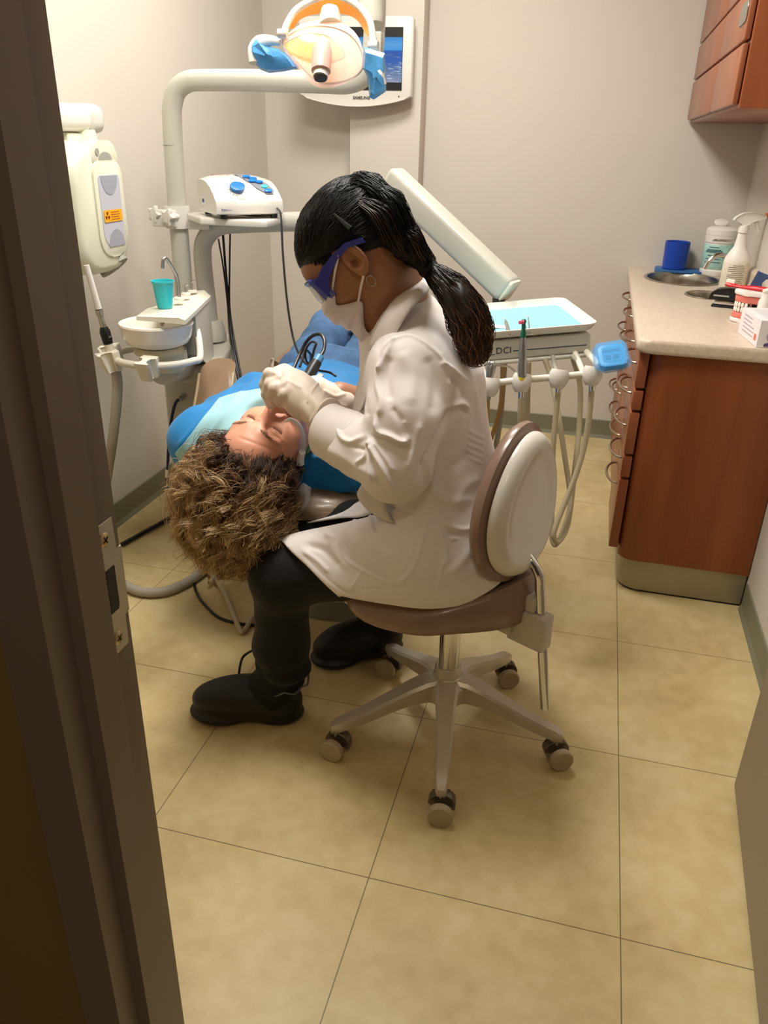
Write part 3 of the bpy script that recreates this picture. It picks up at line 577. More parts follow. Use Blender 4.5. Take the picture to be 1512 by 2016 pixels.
# cup
cup = thing('plastic_cup', 'turquoise disposable plastic cup standing on the cup platform above the bowl', 'cup', tuple(PY(326, 608, 2.31)))
cb = PY(325, 606, 2.275)
pr = [(0, 0), (.034, 0), (.0355, .002)] + [(.0355 + .0145 * (z / .095), z) for z in (.01, .012, .03, .032, .05, .052, .07, .084)] + [(.052, .094), (.0545, .096), (.0545, .1), (.051, .1), (.0355, .01), (0, .006)]
MB().lathe(pr, 44, M=T(*cb) @ Matrix.Diagonal((.66, .66, .84, 1))).build('cup_body', mat('turquoise', '#2fc3cf', .3, noise=(15, .04), sss=.1), cup)
# suction wand in the left holder
wd = thing('suction_wand', 'white and black suction wand with grey hose hanging in the left holder', 'suction wand', tuple(hp[1]))
wa, wb, wc, we = PX(170, 522, -1.49), PX(205, 645, -1.50), PX(214, 682, -1.50), PX(224, 712, -1.50)
yv = 2.17; wa, wb, wm, wc, we = PY(170, 522, yv - .03), PY(194, 608, yv - .02), PY(204, 644, yv), PY(213, 676, yv), PY(224, 716, yv + .01)
MB().tube([wa, wb], [.0085, .0105], 16).build('tip', M_whiteg, wd); MB().tube([wb, wb.lerp(wm, .3), wb.lerp(wm, .35), wm], [.0115, .0115, .009, .010], 16).build('metal_neck', M_steel, wd)
MB().tube([wm, wm.lerp(wc, .3), wc], [.012, .017, .015], 16).sphere(wm.lerp(wc, .65) + Vector((.014, -.006, 0)), .009).build('valve', M_black, wd)
MB().tube([wc, we], [.014, .017], 16).build('collar', M_cream, wd)
MB().tube(catmull([we, PY(231, 750, yv + .01), PY(229, 800, yv), PY(221, 870, yv), PY(212, 930, yv + .02), PY(200, 1010, yv - .02), PY(190, 1080, yv - .06), PZ(210, 1120, .02), PZ(262, 1160, .02), PZ(320, 1165, .02), PZ(370, 1145, .02), PZ(405, 1118, .025), PZ(450, 1080, .03), PZ(500, 1050, .05), Vector((-.95, 2.45, .05)), Vector((-.86, 2.55, .10))], 8), .0165, 14).build('hose', M_hose, wd)
# --- light pole and lamp
PYY = 2.80; lp = thing('operatory_light', 'overhead dental lamp with glowing reflector, blue wrapped handles and bent pole', 'dental light', (-1.50, PYY, .72))
R_ = .034
def zP(x, y): return PY(x, y, PYY)
P0 = zP(372, 640); P0 = Vector((-1.487, PYY, .72))
pp = [P0, zP(360, 520), zP(350, 420), zP(342, 300), zP(337, 235), zP(339, 205), zP(350, 176), zP(372, 160), zP(400, 157), zP(480, 158), zP(560, 160), zP(640, 162), zP(680, 163), zP(705, 156), zP(724, 138), zP(733, 110), zP(737, 60), zP(739, 0), zP(741, -120)]
xx = -1.50; pp = [Vector((-1.515, PYY, .72)), Vector((-1.517, PYY, 1.1)), zP(343, 320), zP(339, 240), zP(339, 210), zP(348, 178), zP(370, 161), zP(400, 158)] + pp[9:]
MB().tube(catmull(pp, 6), R_, 24).build('pole', M_enam, lp)
MB().tube([zP(340, 286) - Vector((0, 0, .0006)), zP(340, 286) + Vector((0, 0, .0006))], R_ + .0012, 24).build('pole_joint', mat('seam_grey', '#8d897c', .5), lp)
LY = 2.18; LC = PY(642, 96, LY)
# arm from the pole top forward to the head (outside the picture at the top) and down
MB().tube(catmull([zP(741, -110), PY(742, -120, 2.7), PY(745, -110, 2.45), PY(742, -70, 2.33)], 5), .026, 16).build('arm', M_enam, lp)
MB().tube([PY(727, -60, 2.31), PY(733, 40, 2.28), PY(736, 55, 2.27)], [.03, .034, .026], 20).build('hanger', M_enam, lp)
lz = Vector((-.05, -.62, -.78)).normalized()   # aim direction, from the head to the patient
lxv = Vector((.99, 0, -.07)).normalized()
ML = zframe(LC, lz, lxv)       # local z = aim, x = right, y = ...
if (ML.to_3x3() @ Vector((0, 1, 0))).z < 0: pass
up = ML.to_3x3() @ Vector((0, 1, 0)); sY = 1 if up.z > 0 else -1
# reflector dish: shallow ellipsoid behind the glass, opening towards aim
def dish(rx, ry, d, z0, n=40, m=10, th=.004):
    rings = []
    for i in range(m + 1):
        t = i / m; rings.append([(rx * t * math.cos(a) if t else rx * .02 * math.cos(a), (ry * t if t else ry * .02) * math.sin(a), z0 - d * (1 - t * t)) for a in [2 * math.pi * k / n for k in range(n)]])
    for i in range(m, -1, -1):
        t = i / m; rings.append([((rx * t if t else rx * .02) * math.cos(a) * 1.01, (ry * t if t else ry * .02) * math.sin(a) * 1.01, z0 - d * (1 - t * t) - th) for a in [2 * math.pi * k / n for k in range(n)]])
    return rings
M_amber = mat('amber_reflector', '#e09a4a', .25, emit=('#ff9a3c', .55), noise=(6, .1)); M_glass = mat('lamp_glass', '#fff0ea', .08, trans=.85, alpha=1, ior=1.15, noise=(0, 0))
LO = [(557, 84), (566, 71), (585, 59), (610, 52), (635, 50), (662, 54), (688, 66), (706, 86), (715, 112), (712, 136), (694, 152), (668, 161), (640, 163), (616, 152), (596, 132), (575, 108)]
LOc = catmull([(a, b_, 0) for a, b_ in LO], 4, True)
def lring(f, d_, cx3=634, cy3=112): return [PY(cx3 + (p.x - cx3) * f, cy3 + (p.y - cy3) * f, LY) + lz * d_ for p in LOc]
MB().loft([lring(1, 0), lring(.9, -.018), lring(.7, -.034), lring(.4, -.044), lring(.03, -.048), lring(.03, -.054), lring(.42, -.05), lring(.72, -.04), lring(.93, -.023), lring(1.02, -.002)]).build('reflector', mat('reflector_lit', '#f6dcc8', .25, emit=('#ffc9a6', .55)), lp)
MB().loft([lring(1, 0), lring(.96, .012), lring(.86, .026), lring(.68, .038, 634, 118), lring(.42, .046, 634, 124), lring(.03, .05, 634, 130)], cap=False).build('front_shield', mat('shield_clear', '#ffe6e0', .1, alpha=.34, noise=(0, 0), emit=('#ffb9b0', .16)), lp)
rim_ = lring(1.0, .001); MB().tube(rim_ + [rim_[0]], .0035, 8, cap=False).build('rim', M_whiteg, lp)
eye_ = [(562, 76), (590, 58), (622, 52), (655, 60), (683, 94), (668, 106), (640, 112), (608, 104), (584, 92)]
ec_ = catmull([(a, b_, 0) for a, b_ in eye_], 4, True); cxe, cye = 624, 82
MB().loft([[PY(cxe + (p.x - cxe) * f, cye + (p.y - cye) * f, LY) + lz * d_ for p in ec_] for f, d_ in ((1, .020), (.8, .036), (.45, .046), (.04, .05))], cap=False).build('amber_visor', mat('visor_amber', '#ffb45a', .15, alpha=.5, noise=(0, 0), emit=('#ff9a3a', .35)), lp)
MB().tube([PY(p.x, p.y, LY) + lz * .021 for p in ec_] + [PY(ec_[0].x, ec_[0].y, LY) + lz * .021], .0014, 6, cap=False).build('visor_seam', M_cream, lp)
MB().tube([PY(634, 88, LY - .03), PY(634, 100, LY - .05), PY(632, 140, LY - .075)], [.020, .024, .024], 20).build('bulb_shield', mat('bulb_post', '#c9a79c', .35, noise=(0, 0), emit=('#ff9e88', .06)), lp)
MB().tube([PY(632, 143, LY - .075), PY(631, 152, LY - .082)], [.019, .018], 24).build('post_collar', M_whiteg, lp)
MB().tube([PY(631, 152, LY - .083), PY(631, 157, LY - .085)], [.0175, .015], 24).build('end_knob', M_dark, lp)
MB().sphere((0, 0, 0), (.026, .014, .010), 16, M=T(*(PY(606, 72, LY) + lz * .002)) @ RY(8)).build('bulb', mat('lamp_bulb', '#ffffff', .3, emit=('#ffd27a', 12)), lp)
MB().tube([PY(651, 52, LY + .02), PY(650, 38, LY + .03), PY(650, 18, LY + .04)], [.03, .028, .022], 24).build('socket_housing', M_cream, lp)
# yoke and amber back shell
yk = [PY(560, 66, LY - .01), PY(566, 45, LY), PY(590, 14, LY + .02), (PY(650, -10, LY + .04)), PY(700, 8, LY + .04), PY(727, 40, LY + .03), PY(734, 75, LY + .02), PY(735, 88, LY + .01)]
MB().tube(catmull(yk, 6), .0075, 12, flat=1.15, up=(0, -1, .3)).build('yoke', M_whiteg, lp)
inner = [PY(578, 56, LY + .03), PY(592, 38, LY + .05), PY(620, 28, LY + .07), PY(650, 27, LY + .08), PY(682, 29, LY + .07), PY(705, 42, LY + .06), PY(722, 70, LY + .04)]
outer = [PY(562, 58, LY - .0), PY(570, 40, LY + .01), PY(594, 12, LY + .02), PY(650, -10, LY + .04), PY(700, 8, LY + .04), PY(723, 38, LY + .03), PY(730, 75, LY + .02)]
ia, oa = catmull(inner, 5), catmull(outer, 5); ms = MB(); th = Vector((0, .006, .004))
ms.loft([oa, ia, [p + th for p in ia], [p + th for p in oa], oa], cap=False, closed=False); ms.build('back_shell', M_amber, lp)
for q, nm in ((PY(557, 66, LY - .01), 'pivot'), (PY(735, 90, LY), 'pivot')): MB().tube([q - Vector((.012, 0, 0)), q + Vector((.012, 0, 0))], .011, 16).build(nm, M_whiteg, lp)
MB().box(-.02, .012, -.015, .015, -.05, .03, bev=.006, M=T(*PY(745, 90, LY + .04))).build('tilt_bracket', M_enam, lp)
for s, pts in ((-1, [PY(552, 84, LY), PY(535, 80, LY), PY(512, 84, LY), PY(503, 100, LY - .01), PY(503, 125, LY - .02)]), (1, [PY(722, 100, LY), PY(738, 112, LY - .01), PY(744, 125, LY - .02), PY(744, 150, LY - .03), PY(750, 170, LY - .03)])):
    MB().tube(catmull(pts, 5), [.008, .012, .018, .02, .017], 14, flat=.8).build('handle', M_whiteg, lp)
def film(name, hull, y0, parent, seed, ry=.03):
    """crumpled plastic sleeve around a handle"""
    n = len(hull); c = sum((Vector((x, y, 0)) for x, y in hull), Vector()) / n; rnd = random.Random(seed); rings = []
    for f, dy in ((.2, -ry), (.8, -ry * .75), (1, 0), (.85, ry * .8), (.2, ry)):
        rings.append([PY(c.x + (x - c.x) * f * (1 + .05 * rnd.uniform(-1, 1)), c.y + (y - c.y) * f * (1 + .05 * rnd.uniform(-1, 1)), y0 + dy + rnd.uniform(-.005, .005)) for x, y in hull])
    return MB().loft(rings).build(name, M_blue_film, parent, angle=28)
film('handle_sleeve', [(493, 85), (505, 76), (520, 90), (548, 96), (572, 112), (588, 134), (560, 142), (530, 145), (513, 138), (497, 118), (491, 100)], LY - .01, lp, 3)
film('handle_sleeve', [(716, 92), (735, 100), (757, 106), (760, 150), (761, 182), (736, 198), (728, 190), (722, 150), (712, 132)], LY - .02, lp, 5)
l = bpy.data.lights.new('exam_beam', 'SPOT'); l.energy = 16; l.color = (1, .85, .68); l.spot_size = math.radians(26); l.spot_blend = .35; l.shadow_soft_size = .05
ol = bpy.data.objects.new('exam_beam', l); C.objects.link(ol); ol.location = ML @ Vector((0, 0, .10)); ol.rotation_euler = (Vector((-.74, 1.83, .80)) - ol.location).to_track_quat('-Z', 'Y').to_euler()
# --- lower pole: support arm to the instrument delivery arm
dl = thing('delivery_arm', 'cream bent support pole and long sloping arm that carries the instrument tray unit', 'delivery arm', (-1.41, 2.82, .72))
DY = 2.82; q = lambda x, y: PY(x, y, DY)
z2 = q(500, 440).z
pp = [PY(414, 655, DY), PY(409, 600, DY), q(402, 540), q(399, 500), q(402, 475), q(418, 453), q(440, 443), q(480, 440), q(530, 438), q(600, 436), q(700, 434), q(790, 432)]
MB().tube(catmull(pp, 6), .0335, 24).build('support_pole', M_enam, dl)
MB().lathe([(.06, 0), (.062, .01), (.05, .07), (.046, .075), (.038, .077), (0, .077)], 32, M=T(PY(415, 660, DY).x, DY, PY(415, 668, DY).z)).build('pole_collar', M_enam, dl)
MB().tube([q(790, 432) - Vector((0, 0, .05)), q(790, 432) + Vector((0, 0, .10))], .045, 24).build('elbow_joint', M_enam, dl)
Ba, Bb = PY(778, 352, 2.78), PY(1003, 566, 2.62); Mb_ = frame(Ba, Bb - Ba)
L_ = (Bb - Ba).length
ar = MB().box(-.02, L_ + .01, -.04, .04, -.052, .036, bev=.02, seg=4, M=Mb_).build('sloping_arm', M_enam, dl, angle=40)
MB().box(L_ - .001, L_ + .014, -.035, .035, -.046, .031, bev=.012, seg=3, M=Mb_).build('end_cap', M_cream, ar)
MB().tube([Bb + Vector((-.03, 0, -.02)), Bb + Vector((-.032, -.01, -.075))], [.022, .018], 16).lathe([(0, 0), (.03, 0), (.032, .012), (0, .014)], 24, M=T(Bb.x - .032, Bb.y - .01, Bb.z - .088)).build('swivel', M_dark, dl)
# --- instrument tray unit
P0t = PY(1180, 650, 2.25); ph_ = math.radians(17); r1_, r2_ = ray(959, 677), ray(1163, 660); Nn = np.cross(r1_, r2_); d1_ = Vector((math.cos(ph_), math.sin(ph_), -(Nn[0] * math.cos(ph_) + Nn[1] * math.sin(ph_)) / Nn[2]))
Mt_ = frame(P0t, d1_); iMt = Mt_.inverted(); zt = 0.0
def PT(x, y, h=0.0):
    """where a sight line meets the plane h above the tray"""
    o_ = iMt @ Vector((0, 0, CAMH)); d_ = iMt.to_3x3() @ Vector(ray(x, y)); return Mt_ @ (o_ + d_ * ((h - o_.z) / d_.z))
W_ = .44; D_ = (iMt @ PT(1145, 593)).y
du = thing('instrument_unit', 'cream dental delivery unit under the instrument tray with handpiece bar and blue wrapped control pad', 'dental unit', tuple(Mt_ @ Vector((-.2, .15, -.1))))
MB().box(-W_ + .01, -.018, .012, D_ - .03, zt - .064, zt - .010, bev=.008, seg=3, M=Mt_).build('unit_housing', M_enam, du)
MB().box(-W_ + .02, -.03, .0, .26, zt - .074, zt - .064, bev=.004, M=Mt_).build('unit_base', M_enam, du)
MB().box(-.236, -.03, .0108, .0118, zt - .042, zt - .0395, M=Mt_).box(-.305, -.286, .0108, .0118, zt - .048, zt - .0455, M=Mt_).build('trim_line', mat('line_blue', '#1f3f55', .4), du)
text('logo_lettering', 'DCI', .026, Mt_ @ T(-.262, .0108, zt - .038) @ RX(90), mat('logo_navy', '#1c2f42', .4), du)
MB().tube([Mt_ @ Vector((-.2, .14, zt - .06)), Mt_ @ Vector((-.13, .22, zt + .0))], .012, 10).build('hidden_strut', M_enam, du)
bpy.data.objects.remove(bpy.data.objects['hidden_strut'])
tr_ = thing('instrument_tray', 'white rounded plastic tray lined with pale blue paper on the dental delivery unit', 'tray', tuple(Mt_ @ Vector((-.2, .15, zt))))
rings = []
for f, z in ((.0, .0), (.90, 0), (.95, .004), (.99, .018), (1.0, .020), (1.0, .0235), (.975, .0235), (.94, .008), (.90, .004), (0, .004)):
    w_, d_ = W_ * max(f, .01), (D_ - W_ * (1 - max(f, .03)) * 1.0) if f > .5 else D_ * .01
    rings.append([(x - W_ / 2, y + D_ / 2, zt - .0045 + z) for x, y in rrect(w_, max(d_, .003), min(.035, w_ / 2.1, max(d_, .003) / 2.1), 6)])
MB().loft(rings, M=Mt_).build('tray_body', M_whiteg, tr_, angle=50)
pp_ = tag(MB().prism(rrect(W_ * .885, D_ - .05, .02), 0, .0008, M=Mt_ @ T(-W_ / 2, D_ / 2, zt + .0003)).build('tray_paper', mat('paper_aqua', '#86c6d4', .7, noise=(60, .02))), 'pale blue paper liner lying in the white instrument tray', 'paper liner')
def inst(name, label, a, b, r=.0035, hook=True, col=None):
    t = thing(name, label, 'dental instrument', tuple(a), 'steel instruments on the tray'); m_ = col or M_steel
    MB().tube([a, a.lerp(b, .1), a.lerp(b, .9), b], [r * .6, r, r, r * .6], 10).build('grip', m_, t)
    d = (b - a).normalized(); s_ = Vector((-d.y, d.x, 0))
    for e, q, k in ((b, d, 1), (a, -d, -1)): MB().tube(catmull([e, e + q * .014 + Vector((0, 0, .002)), e + q * .022 + s_ * .006 * k + Vector((0, 0, .004)), e + q * .02 + s_ * .012 * k + Vector((0, 0, .002))], 4), [.0015, .0012, .0008], 6).build('working_tip', m_, t)
    return t
zi = .0055
inst('dental_scaler', 'steel dental hand instrument lying left of the gauze on the tray paper', PT(972, 654, zi), PT(966, 632, zi))
inst('dental_scaler', 'thick handled steel instrument lying right of the gauze on the tray paper', PT(1003, 658, zi), PT(995, 632, zi), .0055)
inst('dental_explorer', 'thin steel explorer on the tray paper just right of the green tipped handpiece', PT(1043, 658, zi), PT(1040, 628, zi), .0022)
inst('dental_probe', 'short steel probe on the tray paper behind the green tipped handpiece', PT(1036, 655, zi), PT(1034, 640, zi), .0025)
tag(MB().prism([(-.02, -.016), (.022, -.016), (.026, .012), (.0, .02), (-.02, .014)], 0, .004, bev=.001, M=T(*PT(983, 645, .0015))).build('gauze_pad', mat('gauze', '#f0eeea', .8, bump=(300, .4, .001))), 'small white folded gauze pad on the tray paper', 'gauze')
# handpiece bar, holders
yb = .0
hb = [PY(945, 757, 2.070), PY(1027, 748, 2.070), PY(1100, 742, 2.090), PY(1166, 735, 2.110), PY(1195, 722, 2.130)]
MB().tube(hb, .0095, 12).build('handpiece_bar', M_cream, du)
MB().tube(catmull([hb[4] - Vector((.02, 0, -.0)), Mt_ @ Vector((-.03, .03, zt - .06))], 2), .009, 10).build('bar_bracket', M_cream, du)
MB().tube([Mt_ @ Vector((-.06, .03, zt - .06)), PY(1150, 738, 2.10)], .008, 10).build('bar_bracket', M_cream, du); MB().tube([Mt_ @ Vector((-.33, .03, zt - .06)), PY(960, 756, 2.07)], .008, 10).build('bar_bracket', M_cream, du)
HP = []
for k, (x, y) in enumerate(((965, 760), (1027, 752), (1100, 744), (1166, 738))):
    c = PY(x, y, 2.055 + .012 * k); HP.append(c)
    tl = (RX(-16)).to_3x3() @ Vector((0, 0, 1)); M_ = zframe(c, Vector((.05, .25, 1)))
    hl = MB().lathe([(.013, -.028), (.019, -.022), (.0255, -.004), (.026, .012), (.022, .022), (.018, .022), (.015, .008), (.0125, -.02), (.013, -.028)], 28, M=M_); hl.build('handpiece_holder', M_whiteg, du)
# control pad in blue film
Mp = zframe(PY(1204, 703, 2.090), Vector((-.1, -.55, .83)), (.96, .18, .1)) @ Matrix.Scale(.86, 4)
MB().prism(rrect(.078, .085, .014), -.01, .012, bev=.005, M=Mp).build('control_pad', mat('pad_plastic_blue', '#4b9fd6', .35), du)
cp = MB().prism(rrect(.055, .058, .008), .012, .0132, M=Mp).build('pad_face', mat('pad_face_blue', '#3c8fcc', .3), du)
MB().box(-.024, .024, .010, .018, .0132, .0142, M=Mp).box(-.02, -.003, -.02, -.004, .0132, .0142, M=Mp).box(.003, .02, -.02, -.004, .0132, .0142, M=Mp).build('pad_keys', mat('pad_key_blue', '#2a5f96', .3), cp)
rnd = random.Random(9); rg = []
for f, z in ((.3, -.02), (.95, -.014), (1.15, .004), (1.0, .018), (.5, .0185)): rg.append([(x * f * (1 + .07 * rnd.uniform(-1, 1)), y * f * (1 + .07 * rnd.uniform(-1, 1)), z) for x, y in rrect(.092, .098, .02, 3)])
MB().loft(rg, M=Mp).build('plastic_sleeve', mat('sleeve_clear_blue', '#5fb4f2', .08, trans=0, alpha=.42, bump=(40, .5, .004), noise=(0, 0)), du, angle=20)
film('wrapped_handle', [(945, 700), (953, 716), (955, 742), (950, 760), (938, 745), (936, 712)], 2.25, du, 4, .015)
# handpieces with hoses: things held by the holders
def hose(pts, r, m_, par): MB().tube(catmull(pts, 8), r, 12).build('hose', m_, par)
hY = 2.2
t = thing('air_water_syringe', 'silver air water syringe with bent nozzle in the left most handpiece holder', 'dental handpiece', tuple(HP[0]), 'handpieces in the holder bar')
MB().tube(catmull([PY(960, 786, 2.050), PY(962, 765, 2.050), PY(964, 740, 2.050), PY(967, 722, 2.055), PY(968, 714, 2.060)], 4), [.008, .010, .0105, .013, .011], 14).build('syringe_body', mat('satin_metal', '#9fa1a0', .3, metal=.9), t)
MB().tube(catmull([PY(970, 719, 2.060), PY(988, 720, 2.070), PY(1002, 722, 2.080), PY(1014, 731, 2.080)], 5), .0025, 8).build('nozzle', M_steel, t)
MB().sphere(PY(971, 715, 2.045), .005).sphere(PY(963, 714, 2.045), .005).build('button', M_chrome, t)
hose([PY(960, 786, 2.050), PY(959, 830, 2.050), PY(956, 900, 2.060), PY(952, 960, 2.070), PY(940, 1020, 2.110), PY(925, 985, 2.200), PY(955, 900, 2.220), PY(985, 800, 2.200), PY(990, 715, 2.180)], .0065, mat('amber_hose', '#a8834a', .4), t)
t = thing('polishing_handpiece', 'silver handpiece with green disposable angle and pink cup standing upright at the tray', 'dental handpiece', tuple(HP[1]), 'handpieces in the holder bar')
MB().tube([PY(1026, 782, 2.055), PY(1027, 762, 2.055)], [.008, .010], 14).build('connector', M_chrome, t)
MB().tube([PY(1027, 752, 2.055), PY(1027, 748, 2.055)], .0125, 16).build('navy_ring', mat('navy_ring', '#241f4f', .4), t); MB().tube([PY(1027, 747, 2.055), PY(1028, 741, 2.055)], .0125, 16).build('yellow_ring', mat('yellow_ring', '#e6d433', .4), t)
MB().tube([PY(1028, 741, 2.055), PY(1028, 722, 2.055), PY(1029, 712, 2.055), PY(1029, 696, 2.055), PY(1030, 664, 2.055)], [.0125, .0115, .0105, .0115, .0075], 18).build('grip', mat('satin_metal', '#9fa1a0', .3, metal=.9), t)
MB().tube([PY(1030, 664, 2.055), PY(1030, 655, 2.055), PY(1030.5, 650, 2.055), PY(1031, 634, 2.055)], [.008, .008, .0055, .005], 14).sphere(PY(1031, 633, 2.050), .007).build('green_angle', mat('green_plastic', '#0f6a52', .35), t)
MB().tube([PY(1030, 634, 2.045), PY(1023, 635, 2.035)], [.005, .0045], 12).build('pink_cup', mat('pink_rubber', '#e0557a', .4), t)
hose([PY(1026, 782, 2.055), PY(1025, 830, 2.060), PY(1024, 900, 2.090), PY(1020, 990, 2.130), PY(1028, 1000, 2.240), PY(1036, 900, 2.240), PY(1038, 800, 2.220), PY(1040, 712, 2.200)], .0085, M_hosel, t)
t = thing('handpiece_tube', 'beige handpiece hose with steel connector in the third holder, nothing attached', 'handpiece hose', tuple(HP[2]), 'empty handpiece hoses in the holder bar')
MB().tube([PY(1099, 772, 2.080), PY(1101, 752, 2.080)], [.0075, .0095], 14).build('connector', M_chrome, t)
hose([PY(1099, 772, 2.080), PY(1094, 820, 2.070), PY(1089, 880, 2.060), PY(1087, 950, 2.060), PY(1086, 1040, 2.040), PY(1090, 1070, 2.030), PY(1098, 1068, 2.030), PY(1110, 1040, 2.050), PY(1122, 1000, 2.070), PY(1121, 960, 2.090), PY(1112, 900, 2.110), PY(1100, 820, 2.140), PY(1084, 740, 2.190), PY(1072, 706, 2.200)], .0075, M_hosel, t)
t = thing('handpiece_tube', 'beige handpiece hose with threaded steel end in the holder beside the control pad', 'handpiece hose', tuple(HP[3]), 'empty handpiece hoses in the holder bar')
MB().tube([PY(1165, 768, 2.095), PY(1167, 742, 2.095), PY(1169, 734, 2.095)], [.0085, .009, .006], 14).build('connector', M_chrome, t)
hose([PY(1165, 768, 2.095), PY(1160, 820, 2.090), PY(1150, 880, 2.080), PY(1132, 940, 2.060), PY(1112, 990, 2.040), PY(1096, 1030, 2.020), PY(1090, 1055, 2.010), PY(1100, 1066, 2.020), PY(1118, 1030, 2.070), PY(1130, 940, 2.130), PY(1140, 840, 2.200), PY(1142, 760, 2.210), PY(1128, 704, 2.210)], .0078, M_hosel, t)
for nm, pts in (('hose', [PY(993, 710, 2.200), PY(990, 760, 2.230), PY(984, 830, 2.260), PY(972, 900, 2.280), PY(960, 930, 2.300), PY(930, 960, 2.350), PY(880, 960, 2.450)]),):
    MB().tube(catmull(pts, 8), .0085, 12).build('supply_hose', M_hose, du)
MB().tube(catmull([PY(1088, 700, 2.200), PY(1092, 720, 2.180), PY(1097, 738, 2.110)], 4), .006, 10).build('short_hose', M_hose, du)
MB().tube(catmull([PY(1125, 700, 2.200), PY(1140, 716, 2.180), PY(1152, 733, 2.120)], 4), .006, 10).build('short_hose', M_hose, du)
# --- shelf clamped on the light pole and the scaler unit on it
SZ = 1.195; sh = thing('clamp_shelf', 'white plastic shelf arm clamped to the lamp pole with two star knobs', 'shelf', (-1.5, 2.78, SZ))
c0 = Vector((-1.50, PYY, 0))
MB().lathe([(.0345, 0), (.046, 0), (.046, .075), (.0345, .075)], 32, M=T(-1.518, PYY, SZ - .055)).box(-1.60, -1.50, PYY - .052, PYY - .034, SZ - .05, SZ + .01, bev=.006).build('clamp', M_whiteg, sh)
sh_o = [(-1.462, PYY - .035), (-1.40, PYY - .10), (-1.34, PYY - .17), (-1.115, PYY - .17), (-1.10, PYY - .155), (-1.10, PYY + .12), (-1.115, PYY + .135), (-1.34, PYY + .135), (-1.42, PYY + .06), (-1.462, PYY + .03)]
MB().prism(sh_o, SZ - .022, SZ, bev=.005, M=None).prism([(-1.465, PYY - .03), (-1.38, PYY - .03), (-1.38, PYY + .03), (-1.465, PYY + .03)], SZ - .055, SZ - .022, bev=.004).build('shelf_plate', M_whiteg, sh)
for x, y in ((304, 422), (331, 428)):
    c = PY(x, y, PYY - .075 + (.03 if x < 330 else 0)); Mk = zframe(c, (-.35, -1, 0)); pts = []
    for k in range(40): a = 2 * math.pi * k / 40; r_ = .024 + .008 * math.cos(5 * a); pts.append((r_ * math.cos(a), r_ * math.sin(a)))
    MB().prism(pts, -.01, .008, bev=.004, M=Mk).lathe([(0, -.05), (.012, -.05), (.014, -.01), (0, -.01)], 16, M=Mk).build('star_knob', M_whiteg, sh)
sc_ = thing('scaler_unit', 'white ultrasonic scaler console with blue dial and grey button panel on the clamp shelf', 'dental device', (-1.24, 2.76, SZ))
Ms = T(-1.245, 2.755, SZ + .014) @ RZ(42) @ Matrix.Diagonal((1.13, 1.08, .97, 1))     # front faces local -y
W2, D2, Hh = .105, .10, .125
def fprof(x): # side profile (y,z), front is -y
    s = 1 - .12 * (abs(x) / W2) ** 2.5
    return [(D2, 0), (D2 + .0, .02), (D2 + .012, Hh * .93 * s), (D2 - .01, Hh * .985 * s), (D2 - .05, Hh * s), (.0, Hh * .95 * s), (-.045, Hh * .80 * s), (-.08, Hh * .58 * s), (-.102, .045), (-.106, .028), (-.103, .004), (-.095, 0)]
mb = MB().loft([[(x, y * (1 - .03 * (abs(x) > .1)), z * (1 - .015 * (abs(x) > .1))) for y, z in fprof(x)] for x in (-W2, -W2 + .004, -.07, -.035, 0, .035, .07, W2 - .004, W2)], M=Ms)
cs = mb.build('console_body', M_whiteg, sc_, angle=28)
# dial, buttons on the curved front: place by surface point
def sp_(x, t): # t 0..1 along front curve from top-back to bottom
    pr_ = fprof(x)[4:9]; f = t * (len(pr_) - 1); i = min(int(f), len(pr_) - 2); f -= i; a, b_ = Vector((0, *pr_[i])), Vector((0, *pr_[i + 1])); p = a.lerp(b_, f); tn = (b_ - a).normalized(); n = Vector((0, tn.z, -tn.y)); n = n if n.z > 0 else -n
    return Vector((x, p.y, p.z)), n
def onface(x, t, lift=0): p, n = sp_(x, t); return Ms @ (T(*(p + n * lift)) @ zframe((0, 0, 0), n, (1, 0, 0)))
gp = []
for x, t, z in ((-.006, .02, 0), (.03, .18, 0), (.075, .48, 0), (.088, .66, 0), (.08, .78, 0), (.06, .80, 0), (.035, .66, 0), (.012, .42, 0), (-.004, .18, 0)):
    p, n = sp_(x, t); gp.append((p, n))
cm = sum((g[0] for g in gp), Vector()) / len(gp); p_, n_ = sp_(.04, .45)
V = [g[0] + g[1] * .0035 for g in gp] + [p_ + n_ * .0045]; k_ = len(gp)
MB().add(V, [(i, (i + 1) % k_, k_) for i in range(k_)], Ms).build('button_panel', mat('panel_grey', '#8c8f96', .35), sc_)
M_bb = mat('button_blue', '#1e7fe0', .25, emit=('#1e7fe0', .25)); M_bd = mat('dial_blue', '#2b74b8', .3)
for x, t in ((.02, .30), (.038, .36), (.03, .46), (.05, .48)): MB().prism(rrect(.024, .0145, .0065), 0, .004, bev=.001, M=onface(x, t, .005)).build('button', M_bb, sc_)
MB().prism(rrect(.018, .011, .005), 0, .004, bev=.001, M=onface(.06, .60, .005)).build('lit_button', mat('button_lit', '#38e0d0', .25, emit=('#2ff0e0', 1.0)), sc_); MB().prism(rrect(.024, .014, .0065), 0, .004, bev=.001, M=onface(.066, .72, .005)).build('button', M_bb, sc_)
pts = []
for k in range(36): a = 2 * math.pi * k / 36; r_ = .022 * (1 + .28 * max(0, math.cos(a - .5)) ** 8); pts.append((r_ * math.cos(a), r_ * math.sin(a)))
MB().prism(pts, 0, .012, bev=.003, M=onface(-.03, .66, .002)).build('dial', M_bd, sc_)
for k in range(11):
    a = math.radians(60 + 22 * k); MB().prism(rrect(.003, .003, .001), 0, .0008, M=onface(-.03, .66, .0035) @ T(.028 * math.cos(a), .028 * math.sin(a), 0)).build('dial_mark', mat('mark_blue', '#4a78b0', .4), sc_) if k else None
